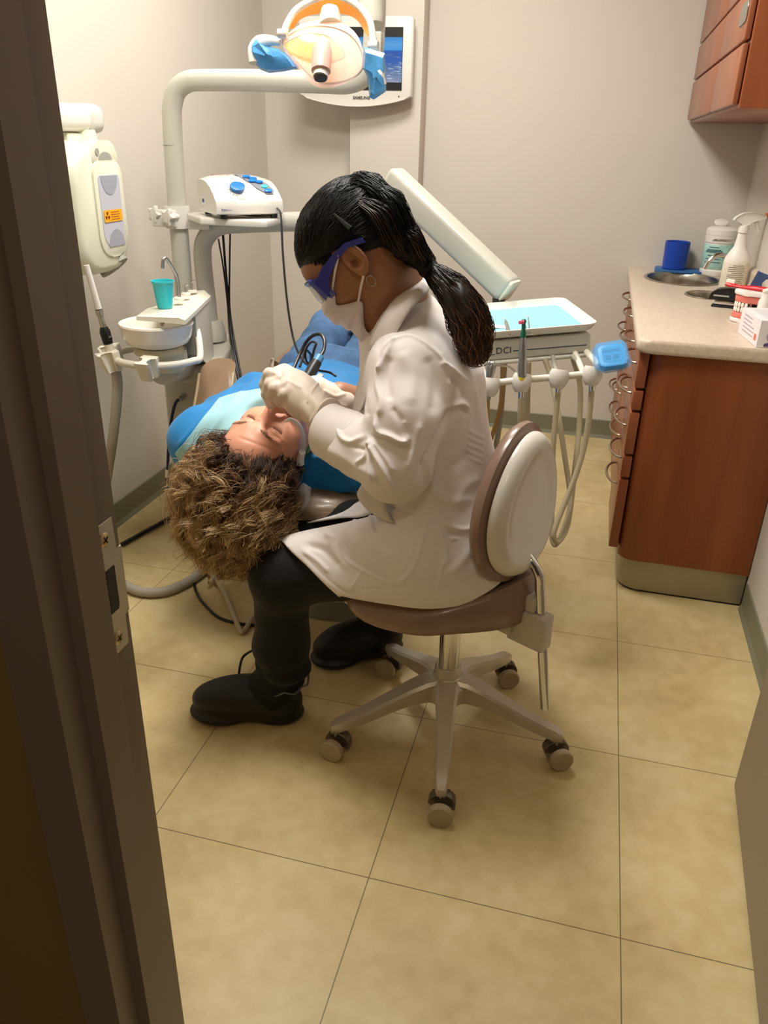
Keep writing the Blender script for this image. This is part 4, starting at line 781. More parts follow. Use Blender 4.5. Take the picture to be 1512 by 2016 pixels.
text('lettering', 'Cavitron Plus', .0105, onface(-.055, .16, .0065), mat('print_red', '#c06060', .5), sc_)
text('lettering', 'power', .008, onface(-.022, .93, .0035), mat('print_grey', '#8d8677', .6), sc_)
text('lettering', 'Cavitron', .009, Ms @ T(-.075, -.1045, .018) @ RX(84), mat('print_blue', '#2f4f90', .5), sc_)
MB().box(0, .0008, .02, .062, .022, .050, M=Ms @ T(-W2 - .0012, 0, 0)).build('sticker', mat('sticker_white', '#eceaf0', .5), sc_); MB().box(0, .0006, .03, .052, .032, .044, M=Ms @ T(-W2 - .0018, 0, 0)).build('sticker_print', mat('print_blue', '#2f4f90', .5), sc_)
for sx in (-1, 1):
    for yy in (-.085, .085): MB().lathe([(0, -.013), (.011, -.013), (.012, 0), (0, 0)], 14, M=Ms @ T(sx * .08, yy, 0)).build('rubber_foot', M_black, sc_)
# its cable: hangs down and runs to the handpiece in the far hand
cbp = [Ms @ Vector((.085, -.105, .02)), PY(553, 425, 2.60), PY(557, 500, 2.5), PY(566, 590, 2.42), PY(580, 670, 2.34), PY(592, 706, 2.28), PY(604, 720, 2.22), PY(618, 712, 2.16), PY(614, 685, 2.1), PY(600, 690, 2.06), PY(606, 715, 2.04)]
hndA, hndB = PY(600, 752, 1.86), PY(630, 702, 1.93)
cbl = MB().tube(catmull([Ms @ Vector((.085, -.105, .02)), PY(553, 425, 2.60), PY(557, 500, 2.52), PY(565, 590, 2.44), PY(576, 660, 2.38), PY(590, 700, 2.3), PY(606, 718, 2.22), PY(612, 700, 2.14), PY(600, 688, 2.1), PY(596, 705, 2.04), PY(590, 722, 2.0)], 8), .0036, 8).build('cable', M_cable, sc_)
sl = thing('ultrasonic_handpiece', 'black ultrasonic scaler handpiece with blue collar and looped black cable behind the gloved hand', 'dental handpiece', tuple(hndA))
MB().tube([hndA, hndA.lerp(hndB, .5), hndA.lerp(hndB, .78)], [.013, .0155, .014], 16).build('grip', M_black, sl)
MB().tube([hndA.lerp(hndB, .78), hndB], [.013, .012], 16).build('blue_collar', mat('collar_blue', '#3f7fae', .35), sl)
MB().tube(catmull([hndB, PY(637, 690, 1.95), PY(639, 672, 1.97), PY(632, 659, 1.99), PY(618, 660, 2.0), PY(604, 672, 2.0), PY(590, 698, 1.98), PY(574, 735, 1.93)], 8), .0048, 10).build('cord', M_cable, sl)
MB().tube(catmull([PY(616, 745, 1.96), PY(612, 720, 2.0), PY(618, 690, 2.02), PY(622, 676, 2.03), PY(612, 674, 2.05), PY(602, 690, 2.06), PY(604, 712, 2.06), PY(625, 728, 2.08), PY(648, 733, 2.12), PY(662, 741, 2.12)], 8), .0034, 10).build('loop', M_cable, sl)
# --- black cables hanging behind the poles
for k, (pts, r_) in enumerate((([PY(430, 470, 2.9), PY(440, 530, 2.9), PY(448, 600, 2.9), PY(451, 650, 2.86), PY(458, 700, 2.8), PY(468, 745, 2.76), PY(476, 780, 2.75)], .0032), ([PY(439, 462, 2.9), PY(445, 540, 2.9), PY(451, 600, 2.9), PY(455, 655, 2.86), PY(464, 705, 2.8), PY(474, 748, 2.76), PY(484, 790, 2.75)], .005), ([PY(453, 460, 2.9), PY(452, 530, 2.9), PY(452, 600, 2.9), PY(459, 655, 2.86), PY(470, 715, 2.8), PY(480, 760, 2.75), PY(490, 790, 2.75)], .0036))):
    tag(MB().tube(catmull(pts, 6), r_, 8).build('cable', M_cable), ('thin', 'thickest', 'right hand')[k] + ' black cable of the three hanging below the bent support pole', 'cable', 'black cables behind the treatment unit')
tag(MB().tube(catmull([PZ(240, 1072, .012), PZ(290, 1044, .012), PZ(330, 1022, .012), PZ(380, 990, .012), PZ(440, 960, .012)], 6), .0085, 8).build('cable', M_cable), 'thick black cable running straight over the floor below the left wall', 'cable')
tag(MB().tube(catmull([PZ(392, 1120, .006), PZ(383, 1148, .006), PZ(392, 1176, .006), PZ(412, 1200, .006), PZ(430, 1215, .006), PZ(455, 1224, .006), PZ(490, 1230, .006), PZ(540, 1232, .006), PZ(600, 1240, .006)], 6), .005, 8).build('cable', M_cable), 'thin black cable curving over the floor to the boots', 'cable')
tag(MB().tube(catmull([PZ(470, 1330, .006), PY(474, 1305, 1.75), PY(484, 1288, 1.76), PZ(520, 1270, .01)], 6), .004, 8).build('cable', M_cable), 'thin dark cable loop rising behind the near boot cuff', 'cable')
# --- x-ray unit on the left wall
xr = thing('xray_unit', 'cream wall mounted dental x-ray unit with yellow radiation sticker by the doorway', 'x-ray unit', (-1.6, 2.3, 1.2))
XF = -1.50; yl, yr = 2.19, 2.45
def yz(cy, w, z0, z1, rt, rb, n=6):
    o = []
    for sx, sz, r in ((1, 1, rt), (-1, 1, rt), (-1, -1, rb), (1, -1, rb)):
        a0 = {(1, 1): 0, (-1, 1): 90, (-1, -1): 180, (1, -1): 270}[(sx, sz)]; zc_ = z1 - r if sz > 0 else z0 + r
        for k in range(n + 1): a = math.radians(a0 + 90 * k / n); o.append((cy + sx * (w / 2 - r) + r * math.cos(a), zc_ + r * math.sin(a)))
    return o
M_x = mat('xray_enamel', '#d9d9c4', .3, noise=(2, .02), coat=.2); MP = Matrix(((0, 0, 1, 0), (1, 0, 0, 0), (0, 1, 0, 0), (0, 0, 0, 1)))
cyx, wx = 2.30, .30
rg = []
for x, f, dz in ((XL + .001, .96, 0), (-1.70, 1.0, 0), (-1.58, 1.0, 0), (-1.53, .96, .004), (-1.505, .88, .012), (XF + .003, .76, .03)):
    rg.append([(x, cyx + (y - cyx) * f, 1.235 + (z - 1.235) * (1 - (1 - f) * .7)) for y, z in yz(cyx, wx, 1.04, 1.43, .12, .11)])
MB().loft(rg).build('xray_body', M_x, xr, angle=60)
fp = yz(2.335, .155, 1.095, 1.375, .035, .06); MB().prism(fp, XF - .0, XF + .008, bev=.004, M=MP).build('front_cover', M_x, xr)
MB().prism(yz(2.335, .115, 1.125, 1.335, .012, .045), XF + .008, XF + .0095, M=MP).build('grey_panel', mat('panel_lilac', '#b9bac4', .4), xr)
MB().prism([(2.335 + .045 * math.cos(a), 1.333 - .055 * math.sin(a)) for a in [math.pi * k / 16 for k in range(17)]], XF + .0095, XF + .0105, M=MP).build('panel_arc', mat('panel_slate', '#9a9ca6', .4), xr); MB().prism([(2.342 + .045 * math.cos(a), 1.127 + .05 * math.sin(a)) for a in [math.pi * k / 16 for k in range(17)]], XF + .0095, XF + .0105, M=MP).build('panel_arc', mat('panel_slate', '#9a9ca6', .4), xr)
ye = MB().prism(yz(2.335, .10, 1.20, 1.235, .004, .004), XF + .0105, XF + .0115, M=MP).build('warning_sticker', mat('sticker_yellow', '#f2a818', .45), xr)
tf = MB()
for k in range(3):
    a = math.radians(90 + 120 * k) ; pts = [(2.302 + r_ * math.cos(a + d), 1.218 + r_ * math.sin(a + d)) for r_, d in ((.003, -.5), (.012, -.5), (.0125, 0), (.012, .5), (.003, .5))]; tf.prism(pts, XF + .0115, XF + .0122, M=MP)
tf.build('trefoil', mat('trefoil_red', '#7a1e10', .5), ye)
for k in range(4): MB().box(XF + .0115, XF + .0121, 2.322, 2.372 - .006 * (k % 2), 1.206 + .007 * k, 1.2085 + .007 * k).build('warning_text', mat('print_orange', '#b0641c', .5), ye)
MB().prism(yz(2.335, .135, 1.366, 1.432, .045, .008), XF - .05, XF + .005, bev=.003, M=MP).build('hood', M_x, xr)
MB().lathe([(0, 0), (.010, 0), (.010, .002), (0, .002)], 20, M=zframe((XF + .005, 2.295, 1.400), (1, 0, 0))).build('button', mat('xray_grey', '#9b9c92', .4), xr); MB().prism([(2.335 + .035 * math.cos(a), 1.378 + .022 * math.sin(a)) for a in [math.pi * k / 12 for k in range(13)]], XF + .005, XF + .0065, M=MP).build('release_tab', mat('xray_grey', '#9b9c92', .4), xr)
MB().lathe([(0, -.01), (.055, -.01), (.055, .004), (0, .004)], 28, M=zframe((XF - .03, 2.37, 1.055), (.6, 0, -.8)), sy=.7).build('cone_recess', mat('xray_recess', '#8b8c80', .5), xr)
MB().box(-1.70, -1.57, 2.27, 2.43, 1.41, 1.452, bev=.012, M=None).lathe([(.05, 0), (.045, .03), (0, .03)], 24, M=T(-1.60, 2.38, 1.43)).build('neck', M_x, xr)
MB().box(-1.685, -1.555, 1.35, 2.40, 1.452, 1.53, bev=.03, seg=4).build('folding_arm', M_whiteg, xr); MB().box(-1.69, -1.55, 2.375, 2.46, 1.449, 1.533, bev=.03, seg=4).build('arm_end_cap', mat('cap_grey', '#cfccc4', .35), xr)
# --- wall monitor
mo = thing('wall_monitor', 'white wall mounted flat screen monitor showing blue sea waves behind the dental lamp', 'monitor', (-1.2, 4.07, 1.75))
cl, crr = PY(590, 187, 4.02), PY(810, 187, 4.06); Mm = frame(cl, Vector((crr.x - cl.x, crr.y - cl.y, 0))); wm = (crr - cl).length
hgt = .325
fo = [(.0, .0)] + [(wm * (k / 16), -.045 * math.sin(math.pi * k / 16) ** .8 if 0 < k < 16 else 0) for k in range(1, 16)] + [(wm, 0), (wm, hgt - .012), (wm - .012, hgt), (.012, hgt), (0, hgt - .012)]
MB().prism([(x, z) for x, z in fo], 0, .05, bev=.008, seg=3, M=Mm @ Matrix(((1, 0, 0, 0), (0, 0, 1, 0), (0, 1, 0, 0), (0, 0, 0, 1)))).build('monitor_housing', M_whiteg, mo, angle=40)
MB().box(wm * .3, wm * .7, .05, .11, .1, .3, bev=.01, M=Mm).build('wall_mount', M_dark, mo)
MB().box(.035, wm - .047, -.003, .001, .025, hgt - .045, M=Mm).build('screen_border', M_black, mo)
ms_ = bpy.data.materials.new('screen_sea'); ms_.use_nodes = True; nt = ms_.node_tree; b = nt.nodes['Principled BSDF']; tc = nt.nodes.new('ShaderNodeTexCoord'); sx = nt.nodes.new('ShaderNodeSeparateXYZ'); nt.links.new(tc.outputs['Generated'], sx.inputs[0])
cr = nt.nodes.new('ShaderNodeValToRGB'); E_ = cr.color_ramp.elements; E_[0].position = 0; E_[0].color = (*lin('#8f9cb8'), 1); E_[1].position = 1; E_[1].color = (*lin('#2f8fe0'), 1)
for p_, c_ in ((.25, '#5d7fb0'), (.45, '#2a66b8'), (.66, '#1e58b4'), (.705, '#1d66c8'), (.72, '#3fa0e8'), (.85, '#56a8ea')): e_ = E_.new(p_); e_.color = (*lin(c_), 1)
nz = nt.nodes.new('ShaderNodeTexNoise'); nz.inputs['Scale'].default_value = 9; nz.inputs['Detail'].default_value = 6; mp = nt.nodes.new('ShaderNodeMapping'); mp.inputs['Scale'].default_value = (1, 1, 4.5); nt.links.new(tc.outputs['Generated'], mp.inputs[0]); nt.links.new(mp.outputs[0], nz.inputs['Vector'])
nt.links.new(sx.outputs['Z'], cr.inputs[0]); rp = nt.nodes.new('ShaderNodeMapRange'); rp.inputs['From Min'].default_value = .56; rp.inputs['From Max'].default_value = .68; nt.links.new(nz.outputs['Fac'], rp.inputs['Value'])
mk = nt.nodes.new('ShaderNodeMapRange'); mk.inputs['From Min'].default_value = .7; mk.inputs['From Max'].default_value = .2; nt.links.new(sx.outputs['Z'], mk.inputs['Value']); mu = nt.nodes.new('ShaderNodeMath'); mu.operation = 'MULTIPLY'; nt.links.new(rp.outputs[0], mu.inputs[0]); nt.links.new(mk.outputs[0], mu.inputs[1])
mx = nt.nodes.new('ShaderNodeMix'); mx.data_type = 'RGBA'; nt.links.new(mu.outputs[0], mx.inputs['Factor']); nt.links.new(cr.outputs[0], mx.inputs[6]); mx.inputs[7].default_value = (*lin('#c9d6ea'), 1)
b.inputs['Base Color'].default_value = (0, 0, 0, 1); nt.links.new(mx.outputs[2], b.inputs['Emission Color']); b.inputs['Emission Strength'].default_value = .85; b.inputs['Roughness'].default_value = .3
MB().box(.037, wm - .049, -.0045, -.003, .058, hgt - .085, M=Mm).build('screen', ms_, mo)
text('lettering', 'SAMSUNG', .018, Mm @ T(wm * .56, -.0025, -.008) @ RX(90), mat('logo_grey', '#55534f', .4), mo, bold=.0006)
MB().lathe([(0, 0), (.003, 0), (.003, .001), (0, .001)], 12, M=Mm @ T(wm - .06, -.001, .0) @ RX(90)).build('power_light', M_black, mo)
# ================================================================ stool
F3 = Vector((-.89, .455, 0)).normalized(); L3 = Vector((-F3.y * -1, 0, 0)); L3 = Vector((0, 0, 1)).cross(F3); SC = Vector((-.24, 1.685, 0))
stl = thing('dental_stool', 'rolling dental stool with brown vinyl saddle seat, white shell backrest and five cast legs', 'stool', (SC.x, SC.y, 0))
M_vin = mat('brown_vinyl', '#8b7263', .3, noise=(10, .05), bump=(160, .12, .001), coat=.15); M_cast = mat('cast_legs', '#c6bdac', .34, metal=.35, noise=(25, .05)); M_castor = mat('caster_wheel', '#a99a80', .5)
MS = frame(SC, F3)   # local x forward, y = left (towards the camera)
MB().lathe([(.030, .215), (.034, .21), (.036, .19), (.06, .17), (.062, .13), (.05, .115), (0, .115)][::-1] + [(0, .215)], 32, M=T(*SC)).build('hub', M_cast, stl)
MB().lathe([(.0, .19), (.0265, .19), (.0265, .36), (.0, .36)], 32, M=T(*SC)).lathe([(0, .3), (.033, .3), (.033, .44), (0, .44)], 24, M=T(*SC) @ T(0, 0, .06)).build('gas_column', M_chrome, stl)
legs = [Vector(p) - Vector((SC.x, SC.y, 0)) for p in ((-.495, 1.53, 0), (-.195, 1.395, 0), (.055, 1.655, 0), (-.11, 1.955, 0), (-.445, 1.90, 0))]
for k, lv in enumerate(legs):
    d = lv.normalized(); Ml = frame(SC, d); Rr = lv.length; rg = []
    for f, zt_, zb, hw in ((.10, .188, .115, .033), (.2, .185, .125, .030), (.35, .170, .122, .026), (.55, .145, .105, .022), (.75, .120, .085, .019), (.92, .103, .072, .0175), (1.0, .096, .066, .016), (1.06, .085, .064, .011)):
        x = Rr * f; rg.append([(x, hw * .75, zt_), (x, -hw * .75, zt_), (x, -hw, zt_ - .008), (x, -hw * .9, zb), (x, hw * .9, zb), (x, hw, zt_ - .008)])
    lg = MB().loft(rg, M=Ml).lathe([(0, .05), (.012, .05), (.014, .075), (0, .078)], 16, M=Ml @ T(Rr * 1.0, 0, 0)).build('leg', M_cast, stl, angle=30)
    yaw = [-8, 5, 25, 20, -15][k]; Mc_ = T(SC.x + lv.x, SC.y + lv.y, 0) @ RZ(yaw)
    cst = MB().prism([(.033 * math.cos(a), .032 + .033 * math.sin(a)) for a in [math.radians(-20 + 10 * q_) for q_ in range(21)]] + [(-.012, .03), (.012, .026)], -.006, .02, bev=.002, M=Mc_ @ RX(90) @ T(.004, 0, -.008)).build('caster', mat('caster_hood', '#6e665c', .25, metal=.6), stl)
    for yy in (-.031, .012): MB().lathe([(0, 0), (.024, 0), (.0245, .001), (.0245, .0015), (.0295, .0015), (.0305, .004), (.0305, .016), (.028, .019), (0, .019)], 28, M=Mc_ @ T(.004, yy + .0, .0305) @ RX(90) @ T(0, 0, -.0)).build('wheel', M_castor, cst)
# seat: rounded triangular cushion with raised rear
def seatlift(x): return .075 * min(1, max(0, (-x - .05) / .17)) ** 1.5
def seatz(x, y): # x forward
    z = .512 + seatlift(x) - .012 * math.exp(-((abs(y) - .09) / .06) ** 2 - ((x) / .12) ** 2) - .012 * max(0, (x - .05) / .2) ** 2 - .014 * max(0, (abs(y) - .15) / .1) ** 2
    return z
def seat_out(a): # radius by angle from forward
    c, s = math.cos(a), math.sin(a); aa = abs((a + math.pi) % (2 * math.pi) - math.pi); return .232 + .012 * math.cos(2 * a + math.pi) - .022 * math.exp(-((aa - 2.35) / .45) ** 2) - .012 * (aa > 2.8) * 0 + .046 * math.exp(-((aa - 1.15) / .42) ** 2)
rg = []; nA = 64
for f, top, dz in ((.01, 1, 0), (.3, 1, 0), (.6, 1, 0), (.82, 1, 0), (.93, 1, -.006), (.985, 1, -.02), (1.0, 1, -.04), (.985, 1, -.058), (.93, 0, 0), (.6, 0, 0), (.01, 0, 0)):
    ring = []
    for k in range(nA):
        a = 2 * math.pi * k / nA; r_ = seat_out(a) * f; x, y = r_ * math.cos(a), r_ * math.sin(a)
        tf = 1 - .4 * min(1, max(0, (x + .08) / .2)); z = seatz(x, y) + dz * tf - seatlift(x) * min(1, abs(dz) / .058) if top else seatz(x, y) - seatlift(x) - .066 * tf
        ring.append((x, y, z))
    rg.append(ring)
st_seat = MB().loft(rg, M=MS).build('seat', M_vin, stl, angle=60)
rg = []
for f, dz in ((.95, -.036), (.955, -.048), (.90, -.062), (.6, -.080), (.01, -.085)): rg.append([(seat_out(2 * math.pi * k / nA) * f * math.cos(2 * math.pi * k / nA), seat_out(2 * math.pi * k / nA) * f * math.sin(2 * math.pi * k / nA), seatz(seat_out(2 * math.pi * k / nA) * f * .9 * math.cos(2 * math.pi * k / nA), seat_out(2 * math.pi * k / nA) * f * .9 * math.sin(2 * math.pi * k / nA)) + dz - seatlift(seat_out(2 * math.pi * k / nA) * f * .9 * math.cos(2 * math.pi * k / nA))) for k in range(nA)])
MB().loft(rg, M=MS).build('seat_shell', M_cream, stl, angle=60)
# backrest
Mbk = T(*PY(1030, 990, 1.60)) @ frame((0, 0, 0), -F3).to_3x3().to_4x4() @ RZ(7) @ RY(-3) @ Matrix.Scale(.86, 4)  # local x = backwards, y = right.., z up
def eg(a, w, h): # egg outline, narrower at the top
    y, z = math.cos(a), math.sin(a); return (w * y * (1 - .16 * z) * (1 if True else 1), h * z)
def shellring(w, h, x, curve=.10):
    return [((x + -curve * (e[0] / .2) ** 2 * .2), e[0], e[1]) for e in [eg(2 * math.pi * k / 56, w, h) for k in range(56)]]
MB().loft([shellring(.165, .178, .0), shellring(.175, .188, .006), shellring(.176, .189, .014), shellring(.168, .181, .028), shellring(.150, .162, .038), shellring(.138, .150, .039), shellring(.120, .132, .030), shellring(.09, .10, .024), shellring(.002, .002, .022)], M=Mbk).build('backrest_shell', M_whiteg, stl, angle=50)
MB().loft([shellring(.002, .002, -.035), shellring(.10, .11, -.037), shellring(.155, .17, -.040), shellring(.185, .20, -.034), shellring(.196, .211, -.018), shellring(.194, .208, -.004), shellring(.17, .18, .001), shellring(.002, .002, .001)], M=Mbk).build('backrest_pad', M_vin, stl, angle=60)
BP = Vector((.006, 1.56, 0)); rb_ = SC - F3 * .275
pb0, pb1 = Vector((rb_.x + .012, rb_.y - .005, .235)), PY(1063, 1160, 1.575)
MB().tube(catmull([Mbk @ Vector((.006, 0, -.13)), pb1 + Vector((-.010, 0, .045)), pb1, pb1.lerp(pb0, .35), pb0], 6), .0115, 16).build('back_post', M_chrome, stl)
MK = frame(pb1.lerp(pb0, .34) + Vector((-.004, 0, -.43)), -F3)
MB().box(-.075, .022, -.022, .022, .385, .475, bev=.006, M=MK).box(-.05, -.012, -.018, .018, .475, .515, bev=.006, M=MK).box(-.13, -.06, -.03, .03, .40, .45, bev=.004, M=MK).build('height_bracket', mat('bracket_grey', '#c2bbae', .4), stl)
MB().lathe([(0, 0), (.013, 0), (.012, .006), (0, .007)], 8, M=MK @ T(-.025, -.022 if False else .022, .425) @ RX(-90)).build('bracket_knob', M_cream, stl)
MB().lathe([(0, 0), (.006, 0), (.006, .002), (0, .002)], 12, M=MK @ T(-.055, .022, .40) @ RX(-90)).build('bracket_screw', M_dark, stl)
# ================================================================ treatment chair
ch = thing('dental_chair', 'brown vinyl reclined dental chair with grey base plate under the patient', 'dental chair', (-.80, 2.5, 0))
M_vin2 = mat('chair_vinyl', '#7e6a54', .33, noise=(8, .05), bump=(140, .1, .001), coat=.1); AX = -.83
# frame: base plate, pedestal
bp = [( -.74 + .26 * math.cos(a), 2.40 + .30 * math.sin(a)) for a in [math.pi * (1 + k / 24) for k in range(25)]] + [(-.74 + .26 * math.cos(a), 3.2 + .2 * math.sin(a)) for a in [math.pi * k / 24 for k in range(25)]]
MB().prism(bp, .001, .075, bev=.02, seg=4, M=None).build('base_plate', mat('chair_base_grey', '#8a8b7c', .45, noise=(3, .03)), ch)
MB().box(-.90, -.62, 2.5, 3.05, .07, .46, bev=.05, seg=4).build('pedestal', M_cream, ch)
def pad(name, st, m_=M_vin2, nrm=False):
    rg = []
    for (y, z, w, t_) in st: rg.append([(AX + x, y, z + zz) for x, zz in rrect(w, t_, min(t_, w) * .45, 5)])
    return MB().loft(rg).build(name, m_, ch, angle=60)
pad('seat_cushion', [(2.44, .53, .30, .04), (2.46, .53, .50, .09), (2.6, .53, .56, .10), (2.85, .565, .58, .11), (3.0, .60, .56, .10), (3.02, .60, .4, .05)])
pad('leg_rest', [(3.03, .60, .40, .05), (3.05, .60, .54, .09), (3.3, .56, .5, .09), (3.7, .46, .42, .08), (3.85, .42, .34, .06), (3.86, .42, .1, .02)])
pad('backrest', [(1.86, .530, .30, .03), (1.88, .532, .42, .06), (2.0, .535, .50, .075), (2.2, .54, .54, .08), (2.42, .54, .52, .08), (2.44, .54, .3, .03)])
# headrest: small cushion poking out to the right of the hair
hr = MB().sphere((0, 0, 0), (.13, .075, .038), 28, M=T(*PY(628, 992, 1.84)) @ RZ(8) @ RX(6)).build('headrest', M_vin2, ch)
MB().box(-.86, -.80, 1.84, 1.98, .54, .585, bev=.01).build('headrest_bar', M_steel, ch)
# raised side wing at the left (arm sling)
Mw = zframe(PY(405, 790, 2.38), Vector((.35, -.75, .25)), (1, 0, 0))
wo = [(398, 722), (420, 707), (450, 706), (463, 716), (461, 735), (452, 775), (425, 830), (400, 870), (360, 905), (352, 900), (372, 850), (384, 790), (390, 745)]
rg = []
for f, dy in ((.9, -.022), (1.0, -.012), (1.0, .012), (.9, .022)):
    cx2 = sum(p[0] for p in wo) / len(wo); cy2 = sum(p[1] for p in wo) / len(wo)
    rg.append([PY(cx2 + (p.x - cx2) * f, cy2 + (p.y - cy2) * f, 2.36 + dy + (p.y - 780) * -.0012) for p in catmull([(a, b_, 0) for a, b_ in wo], 4, True)])
wg = MB().loft(rg).build('arm_wing', mat('wing_vinyl', '#9a7f63', .35, noise=(6, .04)), ch, angle=50)
MB().tube(catmull([PY(x, y, 2.34 + (y - 780) * -.0012) for x, y in ((392, 735), (386, 780), (376, 830), (358, 885))], 5), .005, 8).tube(catmull([PY(x, y, 2.34 + (y - 780) * -.0012) for x, y in ((459, 735), (456, 760), (448, 785))], 5), .005, 8).build('piping', mat('piping_beige', '#cdb793', .4), wg)
# right hand arm / side edge beside the dentist
pe_ = [PY(545, 724, 2.72), PY(572, 702, 2.8), PY(600, 684, 2.88), PY(622, 672, 2.96), PY(650, 665, 3.05)]
MB().tube(catmull(pe_, 5), .03, 12, flat=.7).build('side_bolster', mat('wing_vinyl', '#9a7f63', .35), ch)
for k, pts in enumerate(([PZ(405, 1115, .02), PZ(440, 1165, .01), PZ(470, 1235, .01), PZ(480, 1242, .01), PZ(497, 1215, .01)], [PZ(412, 1148, .02), PZ(428, 1130, .02), PZ(450, 1123, .03), PZ(500, 1128, .03), PZ(560, 1150, .02)])):
    tag(MB().tube(catmull(pts, 7), .008, 10).build('tubing', M_hosel), ('beige rubber tube bent in a sharp V on the floor beneath the curly hair', 'beige tube lying in a shallow arc on the floor beneath the curly hair')[k], 'tube', 'beige tubes on the floor')
# ================================================================ people
from mathutils.bvhtree import BVHTree
def bvh_of(o): return BVHTree.FromPolygons([v.co.copy() for v in o.data.vertices], [list(p.vertices) for p in o.data.polygons])
def hit(b, x, y, back=None):
    d = Vector(ray(x, y)).normalized(); r = b.ray_cast(Vector((0, 0, CAMH)), d); return (r[0], r[1]) if r[0] is not None else (back, -d)
A_ = lambda *v: np.array(v, float)
def skin_mat(name, col, rough=.42, redz=None):
    return mat(name, col, rough, noise=(14, .05), bump=(220, .15, .0006), sss=.12)
def drape(name, polys, b, off, m, par, nu=24, nv=24, thick=.0025, wave=None, **k):
    """a sheet laid over a body: bilinear patch of seen corners (4 points or two edge curves) pushed onto the surface"""
    top, bot = polys; T_ = catmull([(p[0], p[1], 0) for p in top], 12) if len(top) > 2 else [Vector((*top[0], 0)).lerp(Vector((*top[1], 0)), i / nu) for i in range(nu + 1)]
    B_ = catmull([(p[0], p[1], 0) for p in bot], 12) if len(bot) > 2 else [Vector((*bot[0], 0)).lerp(Vector((*bot[1], 0)), i / nu) for i in range(nu + 1)]
    def at(Q, t): f = t * (len(Q) - 1); i = min(int(f), len(Q) - 2); return Q[i].lerp(Q[i + 1], f - i)
    G = []; last = None
    for j in range(nv + 1):
        row = []
        for i in range(nu + 1):
            q = at(T_, i / nu).lerp(at(B_, i / nu), j / nv); p, n = hit(b, q.x, q.y, last); last = p
            if p is None: p = PY(q.x, q.y, 1.7); n = Vector((0, -1, 0))
            o_ = off + (wave(i / nu, j / nv) if wave else 0); row.append(p + n * o_ * .6 - Vector(ray(q.x, q.y)).normalized() * o_ * .4)
        G.append(row)
    mb = MB().loft(G, cap=False, closed=False); o = mb.build(name, m, par, 50, **k)
    sm = o.modifiers.new('s', 'SMOOTH'); sm.iterations = 3; so = o.modifiers.new('t', 'SOLIDIFY'); so.thickness = thick; so.offset = -1
    dg = bpy.context.evaluated_depsgraph_get(); me = bpy.data.meshes.new_from_object(o.evaluated_get(dg)); o.modifiers.clear(); o.data = me; return o
def strands(name, P, R, m, par, sides=3, tone=None):
    """P (N,K,3) centre lines, R (K,) or (N,K) radii -> one mesh of thin tubes"""
    N, K, _ = P.shape; t = np.gradient(P, axis=1); t /= np.linalg.norm(t, axis=2, keepdims=True) + 1e-9
    ref = np.array([.3, .8, .52]); u = np.cross(t, ref); u /= np.linalg.norm(u, axis=2, keepdims=True) + 1e-9; w = np.cross(t, u)
    R = np.broadcast_to(R, (N, K))[:, :, None]; V = []
    for k in range(sides): a = 2 * math.pi * k / sides; V.append(P + (u * math.cos(a) + w * math.sin(a)) * R)
    V = np.stack(V, 2).reshape(-1, 3); base = (np.arange(N)[:, None, None] * K + np.arange(K - 1)[None, :, None]) * sides; k = np.arange(sides)[None, None, :]; k2 = (k + 1) % sides
    F = np.stack([base + k, base + k2, base + sides + k2, base + sides + k], -1).reshape(-1, 4)
    me = npmesh(V, F); 
    if tone is not None:
        at = me.attributes.new('tone', 'FLOAT', 'POINT'); at.data.foreach_set('value', np.repeat(tone.reshape(-1), sides).astype(np.float32))
    return link(name, me, m, par, None)
def hair_mat(name, stops, rough=.38, spec=.5):
    m = mat(name, stops[0][1], rough, noise=(0, 0), spec=spec); nt = m.node_tree; at = nt.nodes.new('ShaderNodeAttribute'); at.attribute_name = 'tone'; cr = nt.nodes.new('ShaderNodeValToRGB'); e = cr.color_ramp.elements
    e[0].position = stops[0][0]; e[0].color = (*lin(stops[0][1]), 1); e[1].position = stops[-1][0]; e[1].color = (*lin(stops[-1][1]), 1)
    for p, c in stops[1:-1]: q = e.new(p); q.color = (*lin(c), 1)
    nt.links.new(at.outputs['Fac'], cr.inputs['Fac']); nt.links.new(cr.outputs['Color'], nt.nodes['Principled BSDF'].inputs['Base Color']); return m
# ---------------------------------------------------------------- the dentist
de = thing('person', 'seated dental worker in white lab coat, mask and blue glasses bending over the patient', 'person', (-.26, 1.68, 0))
M_skin = skin_mat('skin_brown', '#a07258'); M_coat = mat('coat_cotton', '#e6e0dd', .75, noise=(5, .02), bump=(500, .15, .0006), sheen=.2); M_trou = mat('trouser_black', '#08090a', .85, noise=(10, .2), sheen=.05)
M_glove = mat('latex_glove', '#decfc2', .45, noise=(12, .03), bump=(60, .12, .001), sss=.1); M_boot = mat('boot_rubber', '#0e0e0d', .5, noise=(20, .2)); M_bootf = mat('boot_fabric', '#0a0a0a', .85, noise=(60, .3))
hF = A_(-.995, -.10, 0); hF /= np.linalg.norm(hF); hL = np.cross([0, 0, 1], hF); al = math.radians(45); hd_ = hF * math.cos(al) - A_(0, 0, math.sin(al)); hu = hF * math.sin(al) + A_(0, 0, math.cos(al)); HC = A_(-.508, 1.70, 1.236)
HL = lambda f, s, u: HC + hd_ * f + hL * s + hu * u
RH = np.stack([hd_, hL, hu], 1)
MH = Matrix([list(RH[i]) for i in range(3)])
pel, waist, chest, neck = A_(-.27, 1.67, .60), A_(-.30, 1.68, .75), A_(-.345, 1.71, .94), A_(-.425, 1.745, 1.105)
nsh, nel, nwr = A_(-.36, 1.585, 1.02), A_(-.350, 1.485, .84), A_(*PY(660, 855, 1.575))
